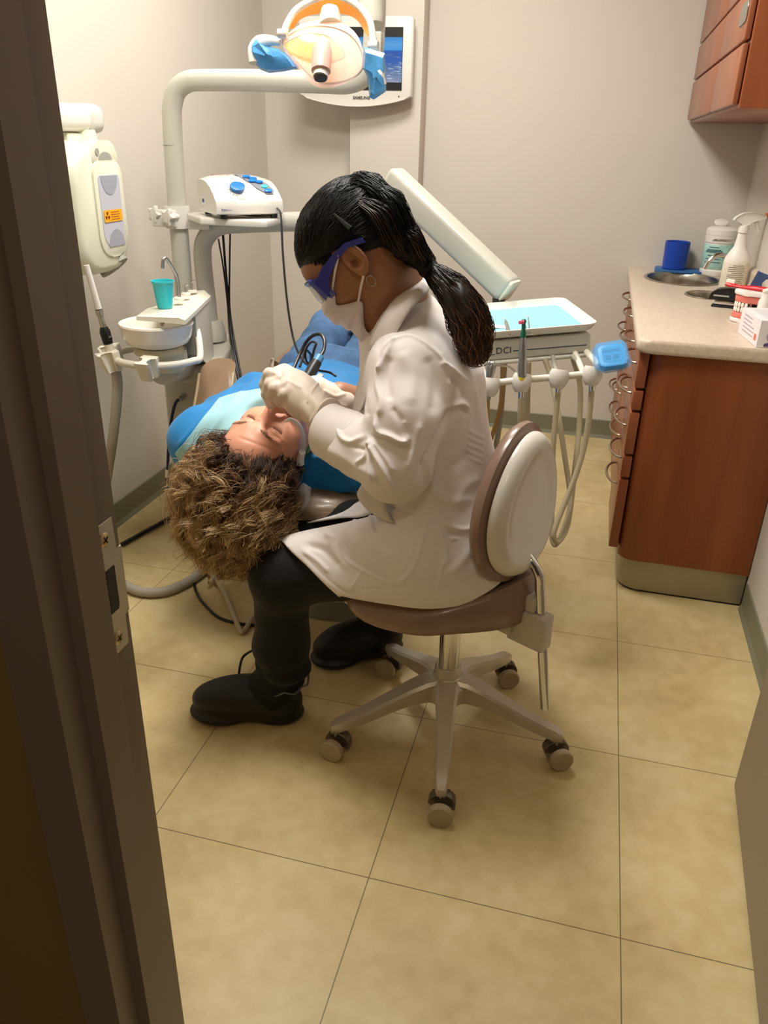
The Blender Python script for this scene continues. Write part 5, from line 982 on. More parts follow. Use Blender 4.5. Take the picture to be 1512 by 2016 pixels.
fsh, fel, fwr = A_(-.43, 1.90, .99), A_(-.50, 1.95, .80), A_(-.595, 1.865, .855)
nhip, nkn, nan = A_(-.305, 1.57, .585), A_(-.650, 1.575, .478), A_(-.672, 1.605, .13)
fhip, fkn, fan = A_(-.23, 1.76, .585), A_(-.64, 1.84, .475), A_(-.50, 1.985, .13)
def ear_sdf(P, c, s, sc=1.0):
    e = ell(P, c, A_(.024, .0095, .041) * sc, MH_ear); 
    return e
MH_ear = (MH @ Matrix.Rotation(math.radians(-8), 3, 'Y')).to_4x4()
def dent_body(P):
    d = ell(P, HL(.0, 0, .022), A_(.112, .090, .106), MH); d = smin(d, ell(P, HL(.046, 0, -.055), A_(.068, .068, .085), MH), .05)
    d = smin(d, ell(P, HL(.075, 0, -.115), A_(.035, .042, .035), MH), .05); d = smin(d, cap(P, HL(-.01, .05, -.09), HL(.06, .03, -.13), .030, .024), .04); d = smin(d, cap(P, HL(-.01, -.05, -.09), HL(.06, -.03, -.13), .030, .024), .04)
    d = smin(d, ell(P, HL(.091, 0, .028), A_(.022, .055, .022), MH), .03); d = smin(d, cap(P, HL(.104, 0, -.012), HL(.122, 0, -.050), .012, .017), .02)
    for s in (1, -1):
        d = smin(d, ell(P, HL(.085, .045 * s, -.05), A_(.028, .028, .024), MH), .03)
        c = HL(-.010, .097 * s, -.018); e = ell(P, c, A_(.0225, .0125, .0375), MH); e = np.maximum(e, -ell(P, HL(-.0085, .1085 * s, -.013), A_(.0165, .0135, .0275), MH))
        e = smin(e, cap(P, HL(-.016, .0995 * s, .004), HL(-.0205, .0995 * s, -.026), .0042, .0038), .003); e = smin(e, ell(P, HL(.004, .1015 * s, -.022), A_(.0045, .0055, .007), MH), .004); e = smin(e, ell(P, HL(-.006, .0995 * s, -.047), A_(.0105, .0062, .011), MH), .006)
        e = np.maximum(e, -ell(P, HL(-.004, .100 * s, -.024), A_(.0065, .012, .0085), MH)); d = smin(d, e, .004)
    d = smin(d, chain(P, [HL(-.045, 0, -.04), (neck + HL(-.04, 0, -.06)) / 2, neck], [.062, .060, .066], .03), .04)
    d = smin(d, chain(P, [neck, chest, waist, pel], [.07, .10, .10, .10], .06), .05)
    d = smin(d, chain(P, [neck - A_(0, 0, .04), nsh, nel, nwr], [.05, .05, .042, .028], .03), .03); d = smin(d, chain(P, [neck - A_(0, 0, .04), fsh, fel, fwr], [.05, .05, .042, .036], .03), .03)
    d = smin(d, chain(P, [pel, nhip, nkn, nan], [.07, .055, .04, .03], .04), .03); d = smin(d, chain(P, [pel, fhip, fkn, fan], [.07, .055, .04, .03], .04), .03); return d
V, F = surface(dent_body, (-.85, 1.35, .02), (-.05, 2.15, 1.40), .0031); V = relax(V, F, 1)
body_o = link('body', npmesh(V, F), M_skin, de, None); bv = bvh_of(body_o)
# eyebrow hint, closed by hair meshes on the brow
def hairline(pts, w, n, L_, seed, m, par, nm, b, up=(-.3, -.6)):
    r = np.random.default_rng(seed); C_ = catmull([(a, b_, 0) for a, b_ in pts], 8); out = []
    for i in range(n):
        q = C_[r.integers(len(C_))]; p, nn = hit(b, q.x + r.normal(0, w), q.y + r.normal(0, w * .6))
        if p is None: continue
        p2, n2 = hit(b, q.x + up[0] * L_ + r.normal(0, 1), q.y + up[1] * L_ + r.normal(0, 1)); 
        if p2 is None or (p2 - p).length > .03: continue
        out.append([np.array(p.lerp(p2, t) + nn * .0015) for t in (0, .5, 1)])
    return strands(nm, np.array(out), np.array([.0008, .0008, .0003]), m, par, 3, np.tile(r.random((len(out), 1)), (1, 3)))
M_hairb = hair_mat('hair_black', [(0, '#050507'), (.6, '#0c0b0d'), (1, '#1d1714')], .38, .45)
# white coat ------------------------------------------------------------------
p1, p2 = A_(*PY(574, 1086, 1.52)), A_(*PY(674, 1181, 1.50)); rd = ray(630, 1140); rd /= np.linalg.norm(rd); hn = np.cross(p2 - p1, rd); hn /= np.linalg.norm(hn); hn = hn if (A_(-.9, 1.5, .2) - p1) @ hn > 0 else -hn
def coat(P):
    d = None
    for s, w in ((hL * .05, 0), (-hL * .06, 0)):
        c = chain(P, [pel + s * 1.0 + A_(.02, 0, -.03), waist + s * .8 + A_(.012, 0, 0), chest + s, neck + s * .3 - A_(-.02, 0, .05)], [.125, .100, .112, .082], .08); d = c if d is None else smin(d, c, .08)
    d = smin(d, ell(P, A_(-.215, 1.67, .60), A_(.14, .18, .13)), .07)
    d = smin(d, cap(P, neck + A_(.035, -.02, -.05), nsh + A_(.0, .01, -.005), .055, .074), .06); d = smin(d, cap(P, neck + A_(.03, .03, -.05), fsh, .06, .075), .06)
    arm = chain(P, [nsh, (nsh + nel) / 2 + A_(.012, -.012, 0), nel, nwr + (nel - nwr) * .45, nwr], [.076, .077, .072, .060, .052], .03)
    d = smin(d, arm, .022)
    farm = chain(P, [fsh, fel, fel + (fwr - fel) * .25], [.08, .070, .058], .03); d = smin(d, farm, .03)
    sk = cap(P, nhip + A_(.02, 0, .01), nkn + A_(-.01, 0, .002), .114, .088); sk = smin(sk, cap(P, nhip + A_(.0, -.03, -.02), A_(-.50, 1.52, .49), .10, .06), .05); sk = np.maximum(sk, (P - p1) @ hn)
    sk = smin(sk, cap(P, fhip, A_(-.40, 1.775, .56), .09, .065), .03)
    d = smin(d, sk, .05)
    r2 = np.linalg.norm(P[:, :2] - A_(-.24, 1.685), axis=1); bot = (.515 + .03 * np.clip((-.20 + (P[:, 0])) * 2 + .3, 0, 1) - P[:, 2]) * 1.0
    lowcut = np.where((P[:, 0] > -.47), .55 + .05 * np.clip((P[:, 0] + .2) / .15, 0, 1) - P[:, 2], .40 - P[:, 2]); lowcut = np.where(P[:, 1] < 1.56, lowcut - np.clip((1.56 - P[:, 1]) * .5, 0, .03), lowcut); d = np.maximum(d, lowcut); d = np.maximum(d, np.where(P[:, 0] < -.30, (P - p1) @ hn, -1))
    d = np.maximum(d, -(cap(P, neck + A_(-.03, .0, .06), neck + A_(-.005, 0, -.02), .09, .058)))
    return d + lump(P, 26, .0016, .7)
CF = [  # folds: seen lines, width px, height
    ([(747, 725), (750, 700), (760, 678), (797, 660), (827, 669), (860, 695), (883, 729), (886, 757)], 3, .0035), ([(742, 700), (752, 672), (795, 652), (832, 660), (868, 690)], 5, -.0035), ([(893, 735), (897, 765), (886, 810), (866, 850), (843, 895), (824, 940)], 6, -.008),
    ([(740, 823), (747, 849), (769, 859), (791, 870), (804, 866)], 5, .0085), ([(734, 860), (758, 869), (785, 881), (805, 884)], 5, -.006), ([(727, 862), (736, 890), (757, 929), (774, 966)], 5, .0065), ([(741, 875), (763, 908), (772, 925)], 4, .005),
    ([(724, 874), (720, 898), (706, 909)], 4, .0055), ([(731, 884), (727, 915), (733, 944)], 3.5, .0055), ([(663, 840), (672, 861), (691, 870), (719, 858)], 5, .0045), ([(725, 880), (737, 925), (745, 950)], 4, -.004), ([(700, 880), (716, 885)], 4, -.004),
    ([(748, 712), (744, 757), (751, 792), (746, 820)], 6, .005), ([(774, 668), (759, 700), (749, 724)], 4, .004), ([(768, 700), (760, 745), (768, 790)], 9, -.0045), ([(795, 832), (802, 862)], 4, .0045), ([(790, 690), (812, 740), (805, 800)], 14, .0035), ([(840, 700), (858, 750), (852, 820)], 12, -.0035), ([(770, 800), (790, 830), (800, 860)], 7, -.004), ([(830, 830), (815, 880), (800, 930)], 8, .004),
    ([(880, 804), (908, 795), (922, 806)], 5, .005), ([(884, 815), (908, 806), (918, 815)], 5, -.004), ([(872, 716), (891, 726), (916, 748)], 4, .0045), ([(880, 735), (905, 760), (915, 790)], 6, -.004), ([(930, 760), (940, 800), (944, 840)], 6, .003), ([(905, 640), (925, 690), (935, 740)], 8, -.003),
    ([(841, 884), (844, 918), (858, 990), (866, 1026)], 2.2, .0022), ([(866, 1027), (894, 1039), (922, 1042), (945, 1022)], 4.5, .0055), ([(880, 1048), (905, 1054), (925, 1050)], 5, -.0045), ([(888, 1062), (898, 1058), (925, 1052)], 4, .004), ([(895, 1000), (915, 960), (945, 940)], 10, .003), ([(870, 960), (890, 920), (930, 890)], 10, -.003),
    ([(719, 966), (744, 992), (788, 1003), (819, 1015)], 2.5, -.004), ([(719, 960), (746, 985), (790, 996), (822, 1008)], 3.5, .0025), ([(744, 996), (774, 1029), (791, 1045)], 3, -.005), ([(700, 1008), (716, 1000), (728, 1008), (732, 1040)], 4, .005), ([(736, 1010), (742, 1050)], 5, -.004),
    ([(699, 1022), (676, 1055), (672, 1075), (680, 1100), (713, 1123), (758, 1145), (780, 1148), (808, 1129), (827, 1084), (841, 1032)], 2.4, .0032), ([(706, 1030), (684, 1062), (682, 1078), (690, 1098), (718, 1116), (760, 1136), (778, 1138), (800, 1121), (818, 1082)], 2, -.0012), ([(845, 1040), (866, 1050), (880, 1080), (872, 1110), (862, 1158)], 2.2, .0025), ([(868, 1080), (880, 1100), (872, 1112)], 6, .0035),
    ([(600, 1072), (632, 1080), (655, 1100), (668, 1118)], 7, -.005), ([(596, 1084), (625, 1104), (650, 1128)], 5, .0035), ([(713, 1125), (697, 1150), (692, 1160)], 2, .0025), ([(600, 1096), (640, 1136), (680, 1166), (698, 1168)], 2, -.0018), ([(710, 1160), (800, 1156), (880, 1152), (960, 1128)], 2, -.0015), ([(640, 1050), (660, 1062)], 6, .003),
    ([(926, 850), (950, 862)], 2.6, .003), ([(922, 862), (950, 875)], 2.6, .003), ([(920, 874), (949, 888)], 2.6, .003), ([(920, 887), (948, 901)], 2.6, .003), ([(922, 900), (946, 912)], 2.6, .003)]
CF = [(q[0], q[1], q[2] * (1.35 if q[1] >= 4.5 else 1.0)) + tuple(q[3:]) for q in CF] + [([(915, 650), (930, 720), (925, 800)], 12, .004), ([(850, 960), (880, 985), (930, 985)], 9, .004), ([(650, 1060), (665, 1095), (690, 1120)], 8, .004), ([(740, 1060), (760, 1090), (790, 1100)], 14, .004), ([(880, 1130), (905, 1110), (930, 1075)], 9, .004), ([(700, 740), (705, 790), (700, 830)], 7, .004), ([(716, 780), (722, 820)], 6, -.004), ([(640, 880), (690, 912), (740, 940)], 9, .0035), ([(835, 905), (838, 960)], 7, -.004)]
coat_o = body('lab_coat', coat, (-.74, 1.33, .36), (.0, 2.12, 1.24), .0035, M_coat, de, CF, it=2)
cbv = bvh_of(coat_o)
# collar, lapel, cuff and front flap
def sheet(name, rows, m, par, th=.006, sub=3):
    R_ = [catmull(r, sub) for r in rows]; n = len(R_[0]); cols = [catmull([R_[j][i] for j in range(len(R_))], sub) for i in range(n)]
    G = [[cols[i][j] for i in range(n)] for j in range(len(cols[0]))]; o = MB().loft(G, cap=False, closed=False).build(name, m, par, 60)
    so = o.modifiers.new('t', 'SOLIDIFY'); so.thickness = th; so.offset = 0; dg = bpy.context.evaluated_depsgraph_get(); me = bpy.data.meshes.new_from_object(o.evaluated_get(dg)); o.modifiers.clear(); o.data = me; return o
sheet('collar', [[PY(824, 540, 1.80), PY(800, 566, 1.70), PY(768, 600, 1.63), PY(745, 640, 1.60), PY(725, 690, 1.60)], [PY(834, 540, 1.80), PY(828, 562, 1.685), PY(800, 592, 1.615), PY(770, 632, 1.585), PY(742, 690, 1.585)], [PY(845, 548, 1.80), PY(843, 575, 1.68), PY(812, 606, 1.61), PY(783, 650, 1.58), PY(748, 720, 1.575)]], M_coat, coat_o, .0035)
sheet('lapel', [[PY(757, 612, 1.64), PY(735, 650, 1.61), PY(722, 700, 1.61), PY(702, 765, 1.62), PY(692, 830, 1.63)], [PY(770, 632, 1.61), PY(752, 670, 1.595), PY(738, 715, 1.59), PY(716, 775, 1.60), PY(698, 835, 1.62)], [PY(780, 652, 1.59), PY(765, 690, 1.58), PY(748, 735, 1.575), PY(726, 775, 1.58), PY(712, 800, 1.60)]], M_coat, coat_o, .0035)
cw = Vector(nwr); cd = (Vector(nwr) - Vector(nel)).normalized(); Mcu = zframe(cw, cd)
MB().lathe([(.050, -.075), (.062, -.073), (.064, -.04), (.0605, .0), (.060, .022), (.055, .024), (.053, .0), (.050, -.03)], 36, M=Mcu, sx=1.0, sy=1.08).build('sleeve_cuff', M_coat, coat_o)
sheet('front_flap', [[PY(735, 925, 1.60), PY(712, 955, 1.59), PY(704, 975, 1.585), PY(716, 995, 1.57), PY(735, 1012, 1.55)], [PY(760, 940, 1.59), PY(738, 965, 1.575), PY(730, 985, 1.565), PY(738, 1005, 1.55), PY(752, 1022, 1.535)], [PY(785, 955, 1.57), PY(765, 975, 1.555), PY(760, 992, 1.545), PY(764, 1010, 1.535), PY(775, 1030, 1.52)]], M_coat, coat_o, .004)
sheet('far_panel', [[PY(735, 970, 1.80), PY(700, 992, 1.80), PY(660, 1010, 1.81), PY(612, 1022, 1.83)], [PY(735, 985, 1.74), PY(700, 1004, 1.75), PY(665, 1014, 1.77), PY(606, 1026, 1.80)], [PY(730, 1012, 1.70), PY(705, 1018, 1.71), PY(670, 1019, 1.73), PY(600, 1030, 1.77)]], M_coat, coat_o, .004)
# trousers
def trou(P):
    d = smin(cap(P, pel - A_(0, 0, .03), pel, .12, .12), cap(P, nhip, fhip, .09, .09), .05)
    d = np.maximum(d, .51 - P[:, 2])
    leg = chain(P, [nhip, nkn + A_(.0, 0, -.0), nan + A_(.0, .0, .12), nan + A_(.004, 0, .05)], [.098, .074, .063, .060], .05); leg = smin(leg, ell(P, A_(-.658, 1.60, .18), A_(.070, .064, .024)), .02); lf = chain(P, [fhip, fkn, fan + A_(-.02, -.03, .15), fan + A_(0, 0, .07)], [.095, .078, .062, .056], .05)
    under = .50 - P[:, 2]; leg = np.where(P[:, 0] > -.47, np.maximum(leg, .472 - P[:, 2]), leg)
    d = smin(d, leg, .04); d = smin(d, np.where((P[:, 0] > -.40) & (P[:, 1] < 1.89) & (P[:, 2] > .38), np.maximum(lf, .49 - P[:, 2]), lf), .03)
    return d + lump(P, 30, .002, .2) + .0022 * np.sin(P[:, 2] * 60 + 5 * P[:, 0]) * np.clip((.35 - P[:, 2]) * 5, 0, 1)
body('trousers', trou, (-.82, 1.42, .10), (-.10, 2.12, .76), .006, M_trou, de)
# boots
def boot(a, toe, z0, heel=.075):
    a = A_(*a); toe = A_(*toe); d = toe - a; d[2] = 0; L_ = np.linalg.norm(d); d /= L_; s = np.cross([0, 0, 1], d); a0 = A_(a[0], a[1], z0)
    M_ = Matrix([[d[0], s[0], 0], [d[1], s[1], 0], [0, 0, 1]])
    def foot(P):
        f = ell(P, a0 + d * (L_ * .64) + A_(0, 0, .058), A_(L_ * .42, .058, .054), M_); f = smin(f, ell(P, a0 + d * .02 + A_(0, 0, .05), A_(.066, .05, .05), M_), .05); f = smin(f, ell(P, a0 + d * (L_ * .3) + A_(0, 0, .07), A_(.10, .05, .055), M_), .05)
        f = smin(f, ell(P, a0 + d * (L_ * .72) + A_(0, 0, .022), A_(L_ * .38, .066, .022), M_), .008); f = smin(f, ell(P, a0 + d * .015 + A_(0, 0, .02), A_(.07, .056, .02), M_), .01)
        return np.maximum(f, z0 + .002 - P[:, 2])
    def shaft(P):
        f = chain(P, [a0 + d * .04 + A_(0, 0, .075), a0 + d * .01 + A_(0, 0, .14), a0 + A_(0, 0, .21)], [.058, .062, .070], .02); f = smin(f, cap(P, a0 + d * .02 + A_(0, 0, .09), a0 + d * .10 + A_(0, 0, .075), .05, .04), .03); f = np.maximum(f, P[:, 2] - (z0 + .215)); return f + .003 * np.sin(P[:, 2] * 90)
    lo, hi = np.minimum(a0, toe) - .12, np.maximum(a0, toe) + .12; lo[2] = z0 - .01; hi[2] = z0 + .26
    return foot, shaft, lo, hi
for k, (a, t, z0) in enumerate((((-.675, 1.615, 0), (-.905, 1.555, 0), 0), ((-.485, 2.0, 0), (-.665, 1.865, 0), .0))):
    ft, shf, lo, hi = boot(a, t, z0); b_ = body('boot', ft, lo, hi, .005, M_boot, de); body('boot_shaft', shf, lo, hi, .0055, M_bootf, b_)
    r_ = []
    for j in range(13): aa = math.radians(140 + 22 * j); r_.append(Vector((a[0] + .068 * math.cos(aa), a[1] + .068 * math.sin(aa), z0 + .122 + .011 * (j % 2))))
    MB().tube(catmull(r_, 3), .0026, 6).build('boot_cord', mat('cord_grey', '#5c605c', .6), b_)
# gloves
def hand_near(P):
    W = A_(*PY(628, 812, 1.615)); K = A_(*PY(560, 758, 1.675)); f = cap(P, W, A_(*PY(600, 790, 1.645)), .033, .038); f = smin(f, cap(P, A_(*PY(600, 788, 1.65)), A_(*PY(562, 768, 1.66)), .040, .034), .03); f = smin(f, cap(P, A_(*PY(590, 765, 1.675)), A_(*PY(548, 745, 1.69)), .036, .026), .03)
    ch_ = [([(552, 742, 1.66), (531, 737, 1.655), (522, 757, 1.66), (527, 783, 1.68)], (.0165, .0150, .0135, .0105)), ([(552, 752, 1.645), (533, 757, 1.64), (526, 776, 1.65), (532, 797, 1.67)], (.0165, .0150, .0135, .0105)),
           ([(560, 760, 1.635), (542, 765, 1.625), (535, 779, 1.64), (539, 794, 1.66)], (.016, .0145, .013, .0105)), ([(572, 770, 1.63), (557, 776, 1.62), (550, 787, 1.635), (553, 796, 1.65)], (.015, .013, .012, .0095))]
    for pts, r in ch_: f = smin(f, chain(P, [A_(*PY(*q)) for q in pts], r, .006), .0055)
    th = chain(P, [A_(*PY(590, 748, 1.70)), A_(*PY(560, 733, 1.71)), A_(*PY(538, 740, 1.705)), A_(*PY(528, 764, 1.70))], [.022, .018, .016, .012], .012); f = smin(f, th, .012)
    wr = cap(P, W, A_(*PY(650, 828, 1.60)), .034, .040); f = smin(f, wr, .02)
    return f + .0012 * np.sin((P @ A_(.8, .5, .33)) * 240) * np.clip((np.linalg.norm(P - W, axis=1) < .045), 0, 1)
gn = body('glove', hand_near, (-.88, 1.54, .76), (-.50, 1.78, 1.02), .0024, M_glove, de, [([(606, 792), (614, 770), (628, 752)], 2, .003), ([(640, 770), (628, 800), (612, 830)], 3, .003), ([(540, 735), (565, 748), (590, 762)], 4, .002), ([(560, 740), (548, 756), (545, 775)], 4, -.002)], it=2)
MB().lathe([(.040, -.005), (.043, -.002), (.043, .004), (.040, .006)], 32, M=zframe(PY(645, 824, 1.60), -cd) , sy=1.15).build('rolled_cuff', M_glove, gn)
def hand_far(P):
    f = chain(P, [A_(*PY(678, 792, 1.855)), A_(*PY(655, 785, 1.85)), A_(*PY(622, 768, 1.84))], [.032, .033, .037], .02)
    for k, pts in enumerate(([(605, 758, 1.83), (588, 768, 1.81), (574, 785, 1.80), (566, 800, 1.79)], [(608, 765, 1.82), (592, 778, 1.80), (580, 795, 1.79), (572, 808, 1.78)], [(612, 775, 1.81), (598, 788, 1.795), (588, 803, 1.785), (580, 814, 1.78)], [(618, 782, 1.80), (606, 796, 1.79), (597, 808, 1.785), (590, 818, 1.78)])): f = smin(f, chain(P, [A_(*PY(*q)) for q in pts], [.0155, .014, .0125, .010], .008), .010)
    f = smin(f, chain(P, [A_(*PY(628, 764, 1.86)), A_(*PY(608, 760, 1.87)), A_(*PY(594, 764, 1.86))], [.02, .016, .012], .01), .012); return f
gf = body('glove', hand_far, (-.92, 1.70, .70), (-.52, 1.95, .98), .0032, M_glove, de, [([(640, 770), (660, 780), (678, 776)], 3, .003), ([(650, 800), (665, 796), (680, 800)], 3, .003)])
MB().lathe([(.030, -.005), (.034, -.002), (.034, .004), (.030, .006)], 30, M=zframe(PY(672, 792, 1.855), Vector(fel) - Vector(fwr)), sy=1.15).build('rolled_cuff', M_glove, gf)
# hand instruments
hi_ = thing('hand_scaler', 'slim steel hand scaler held upright in the near gloved hand', 'dental instrument', tuple(PY(534, 730, 1.66)))
MB().tube([PY(536.5, 706, 1.68), PY(535, 716, 1.68), PY(531, 760, 1.675), PY(528, 786, 1.70)], [.0045, .005, .005, .003], 12).build('handle', M_steel, hi_); MB().tube(catmull([PY(528, 786, 1.70), PY(527, 793, 1.72), PY(530, 799, 1.73)], 4), .002, 8).build('working_tip', M_steel, hi_)
mi_ = thing('mouth_mirror', 'teal plastic mouth mirror handle held in the far gloved hand by the lips', 'dental instrument', tuple(PY(567, 805, 1.77)))
MB().tube([PY(586, 776, 1.76), PY(570, 800, 1.765), PY(559, 812, 1.77)], [.006, .006, .004], 12).build('handle', mat('teal_plastic', '#18a08c', .35), mi_)
# mask: pleated sheet wrapped round the lower face
def face_pt(f, s, u, off=.004):
    """surface point on the head seen from outside along head-local direction"""
    c = Vector(HL(.02, 0, -.06)); t = Vector(HL(f, s, u)); d = (t - c).normalized(); r = bv.ray_cast(c + d * .3, -d); p = r[0] if r[0] is not None else t; return p + d * off
midl = [HL(.128, 0, -.040), HL(.142, 0, -.058), HL(.140, 0, -.078), HL(.132, 0, -.098), HL(.122, 0, -.118), HL(.104, 0, -.142), HL(.070, 0, -.158)]
edgl = []
for (x, y) in ((655, 565), (659, 583), (663, 601), (690, 598), (712, 594), (714, 624), (716, 650)):
    p, n = hit(bv, x, y); edgl.append((p if p is not None else PY(x, y, 1.62)) - Vector(ray(x, y)).normalized() * .004)
mm, ee = catmull(midl, 3), catmull(edgl, 3); cax = Vector(HL(.01, 0, -.07)); rows = []
def mirr(q): return q - Vector(hL) * (2 * (q - Vector(HC)).dot(Vector(hL)))
for j in range(len(mm)):
    half = []
    for i in range(13):
        t = i / 12; p = mm[j].lerp(ee[j], t) + Vector(hL) * (.035 * math.sin(math.pi * t)); d = (p - cax).normalized(); h_ = bv.ray_cast(cax + d * .3, -d)
        r0 = (h_[0] - cax).length + .004 if h_[0] is not None else 0; rp_ = (p - cax).length; pl_ = .0055 * ((j % 4) / 3) * min(1, (1 - t) * 2.5)
        half.append(cax + d * (max(r0, rp_) + pl_) if t < .97 else ee[j])
    rows.append([mirr(q) for q in half[:0:-1]] + half)
mk_ = MB().loft(rows, cap=False, closed=False).build('face_mask', mat('mask_white', '#d9cfd2', .8, noise=(8, .02), bump=(250, .2, .0006)), de, 30)
so = mk_.modifiers.new('t', 'SOLIDIFY'); so.thickness = .0025; so.offset = 1; dg = bpy.context.evaluated_depsgraph_get(); me = bpy.data.meshes.new_from_object(mk_.evaluated_get(dg)); mk_.modifiers.clear(); mk_.data = me
earT = Vector(HL(.008, .104, .010)); earB = Vector(HL(-.002, .104, -.054))
for a, b_ in ((earT, edgl[0]), (earB, edgl[4] + (edgl[3] - edgl[4]) * .3)):
    mid = (a + b_) / 2; mid += Vector(hL) * .006; MB().tube(catmull([a, mid, b_], 5), .0026, 8).build('ear_loop', mat('loop_white', '#e2d8d4', .7), mk_)
# glasses
gl = link('safety_glasses', pydata([], []), None, de) if False else None
M_gb = mat('glasses_blue', '#1d2fa0', .2, noise=(0, 0), coat=.5)
gA = [HL(-.050, .104, -.004), HL(-.018, .1045, .012), HL(.015, .103, .012), HL(.055, .097, .004), HL(.086, .088, -.014)]
tp_ = []
for k, p in enumerate([Vector(q) for q in gA]):
    hh = (.006, .006, .007, .012, .020)[k]; t_ = .0028; tp_.append([p + Vector(hu) * hh + Vector(hL) * t_, p + Vector(hu) * hh - Vector(hL) * t_, p - Vector(hu) * hh - Vector(hL) * t_, p - Vector(hu) * hh + Vector(hL) * t_])
gg = MB().loft(tp_).build('safety_glasses', M_gb, de)
tp2 = [[Vector(HL(0, 0, 0)) + 0 * q for q in r] for r in tp_]
mir = lambda q: q - Vector(hL) * (2 * (q - Vector(HC)).dot(Vector(hL)))
MB().loft([[mir(q) for q in r] for r in tp_]).build('temple', M_gb, gg)
# front frame with top bar and lens shell
def fr(s, u, f): return Vector(HL(f, s, u))
ringF = [fr(.084, .010, .092), fr(.060, .018, .112), fr(.03, .017, .122), (fr(0, .013, .124)), fr(-.03, .017, .122), fr(-.06, .018, .112), fr(-.084, .010, .092)]
ringB = [fr(.084, -.040, .086), fr(.062, -.060, .108), fr(.03, -.06, .124), fr(.0, -.044, .130), fr(-.03, -.06, .124), fr(-.062, -.060, .108), fr(-.084, -.040, .086)]
MB().tube(catmull(ringF + ringB[::-1], 5, True) + [catmull(ringF + ringB[::-1], 5, True)[0]], .0042, 8, cap=False).build('frame_rim', M_gb, gg)
MB().loft([catmull(ringF, 4), [a.lerp(b_, .5) + Vector(hd_) * .006 for a, b_ in zip(catmull(ringF, 4), catmull(ringB, 4))], catmull(ringB, 4)], cap=False, closed=False).build('lens', mat('lens_clear', '#cfd6e6', .04, alpha=.45, noise=(0, 0), spec=1.0), gg)
MB().loft([[fr(.089, .012, .078), fr(.089, .014, .100), fr(.087, -.042, .098), fr(.089, -.040, .070)], [fr(.086, .012, .078), fr(.086, .014, .100), fr(.084, -.042, .098), fr(.086, -.040, .070)]]).build('side_shield', mat('shield_side', '#4a58b8', .06, alpha=.62, noise=(0, 0)), gg)
ec = Vector(HL(-.006, .104, -.072)); MB().tube(catmull([ec + Vector(hd_) * (.009 * math.cos(a)) + Vector(hu) * (.011 * math.sin(a)) for a in [2 * math.pi * k / 12 for k in range(13)]], 2), .0012, 6).build('earring', M_chrome, de)
# hair: smooth cap, bun, braid and pony tail
def hair_d(P):
    q = (P - HC) @ RH; d = ell(P, HL(-.008, 0, .026), A_(.122, .099, .108), MH)
    f, s, u = q[:, 0], np.abs(q[:, 1]), q[:, 2]
    line = np.where(f > 0, .018 + .35 * f + .0 * s, .018 + .95 * f * 1.0)   # hairline height
    line = np.where(f > .03, .0285 + .28 * (f - .03), line); line = np.where(f < -.0, .018 + 1.05 * f, line)
    d = np.maximum(d, (line - u) * .75)
    br = [PY(698, 384, 1.70), PY(722, 394, 1.69), PY(752, 415, 1.685), PY(775, 450, 1.68), PY(797, 478, 1.68), PY(818, 500, 1.68), PY(838, 520, 1.675)]; rr = [.038, .047, .046, .040, .034, .028, .018]
    d = smin(d, chain(P, [A_(*b_) for b_ in br], rr, .01), .018)
    t = np.zeros(len(P)); w = (P[:, 0] * 1.2 - P[:, 2]) * 62 + 18 * P[:, 1]; br_ = np.clip(1 - np.abs(q[:, 0] + .11) / .12, 0, 1)
    return d + .0045 * np.sin(w) * br_ + .0012 * np.sin(q[:, 1] * 150 + q[:, 0] * 60)
hb_ = body('hair', hair_d, (-.70, 1.52, 1.05), (-.25, 1.88, 1.46), .004, mat('hair_black_base', '#08080a', .42, noise=(30, .3), spec=.5), de)
hbv = bvh_of(hb_)
def cap_paths(n, seed):
    r = np.random.default_rng(seed); out = []; ctr = Vector(HL(-.005, 0, .03)); B_ = [PY(700, 372, 1.70), PY(745, 405, 1.685), PY(775, 450, 1.68)]
    for i in range(n):
        th = r.uniform(-1.15, 1.15) if i % 3 else r.uniform(-2.6, 2.6); s0 = Vector((math.cos(th), math.sin(th), 0)); u0 = .02 if abs(th) < 1.3 else -.05 - .03 * r.random()
        a = Vector(HL(.12 * s0.x, .095 * s0.y, u0 + .02 * r.random() + (.015 if abs(th) < .8 else 0))); b_ = B_[r.integers(3)] + Vector(r.normal(0, .012, 3)); P_ = []
        for k in range(12):
            t = k / 11; p = a.lerp(b_, t); d = (p - ctr).normalized(); h_ = hbv.ray_cast(ctr + d * .4, -d); q = h_[0] if h_[0] is not None else p; P_.append(np.array(q + d * (.0005 + .0012 * (i % 3))))
        out.append(P_)
    return np.array(out)
cp_ = cap_paths(2600, 3); K_ = 12
strands('hair_strands', cp_, np.array([.0004] + [.00085] * 10 + [.0006]), M_hairb, hb_, 3, np.tile(np.random.default_rng(1).random((len(cp_), 1)) ** 2, (1, K_)))
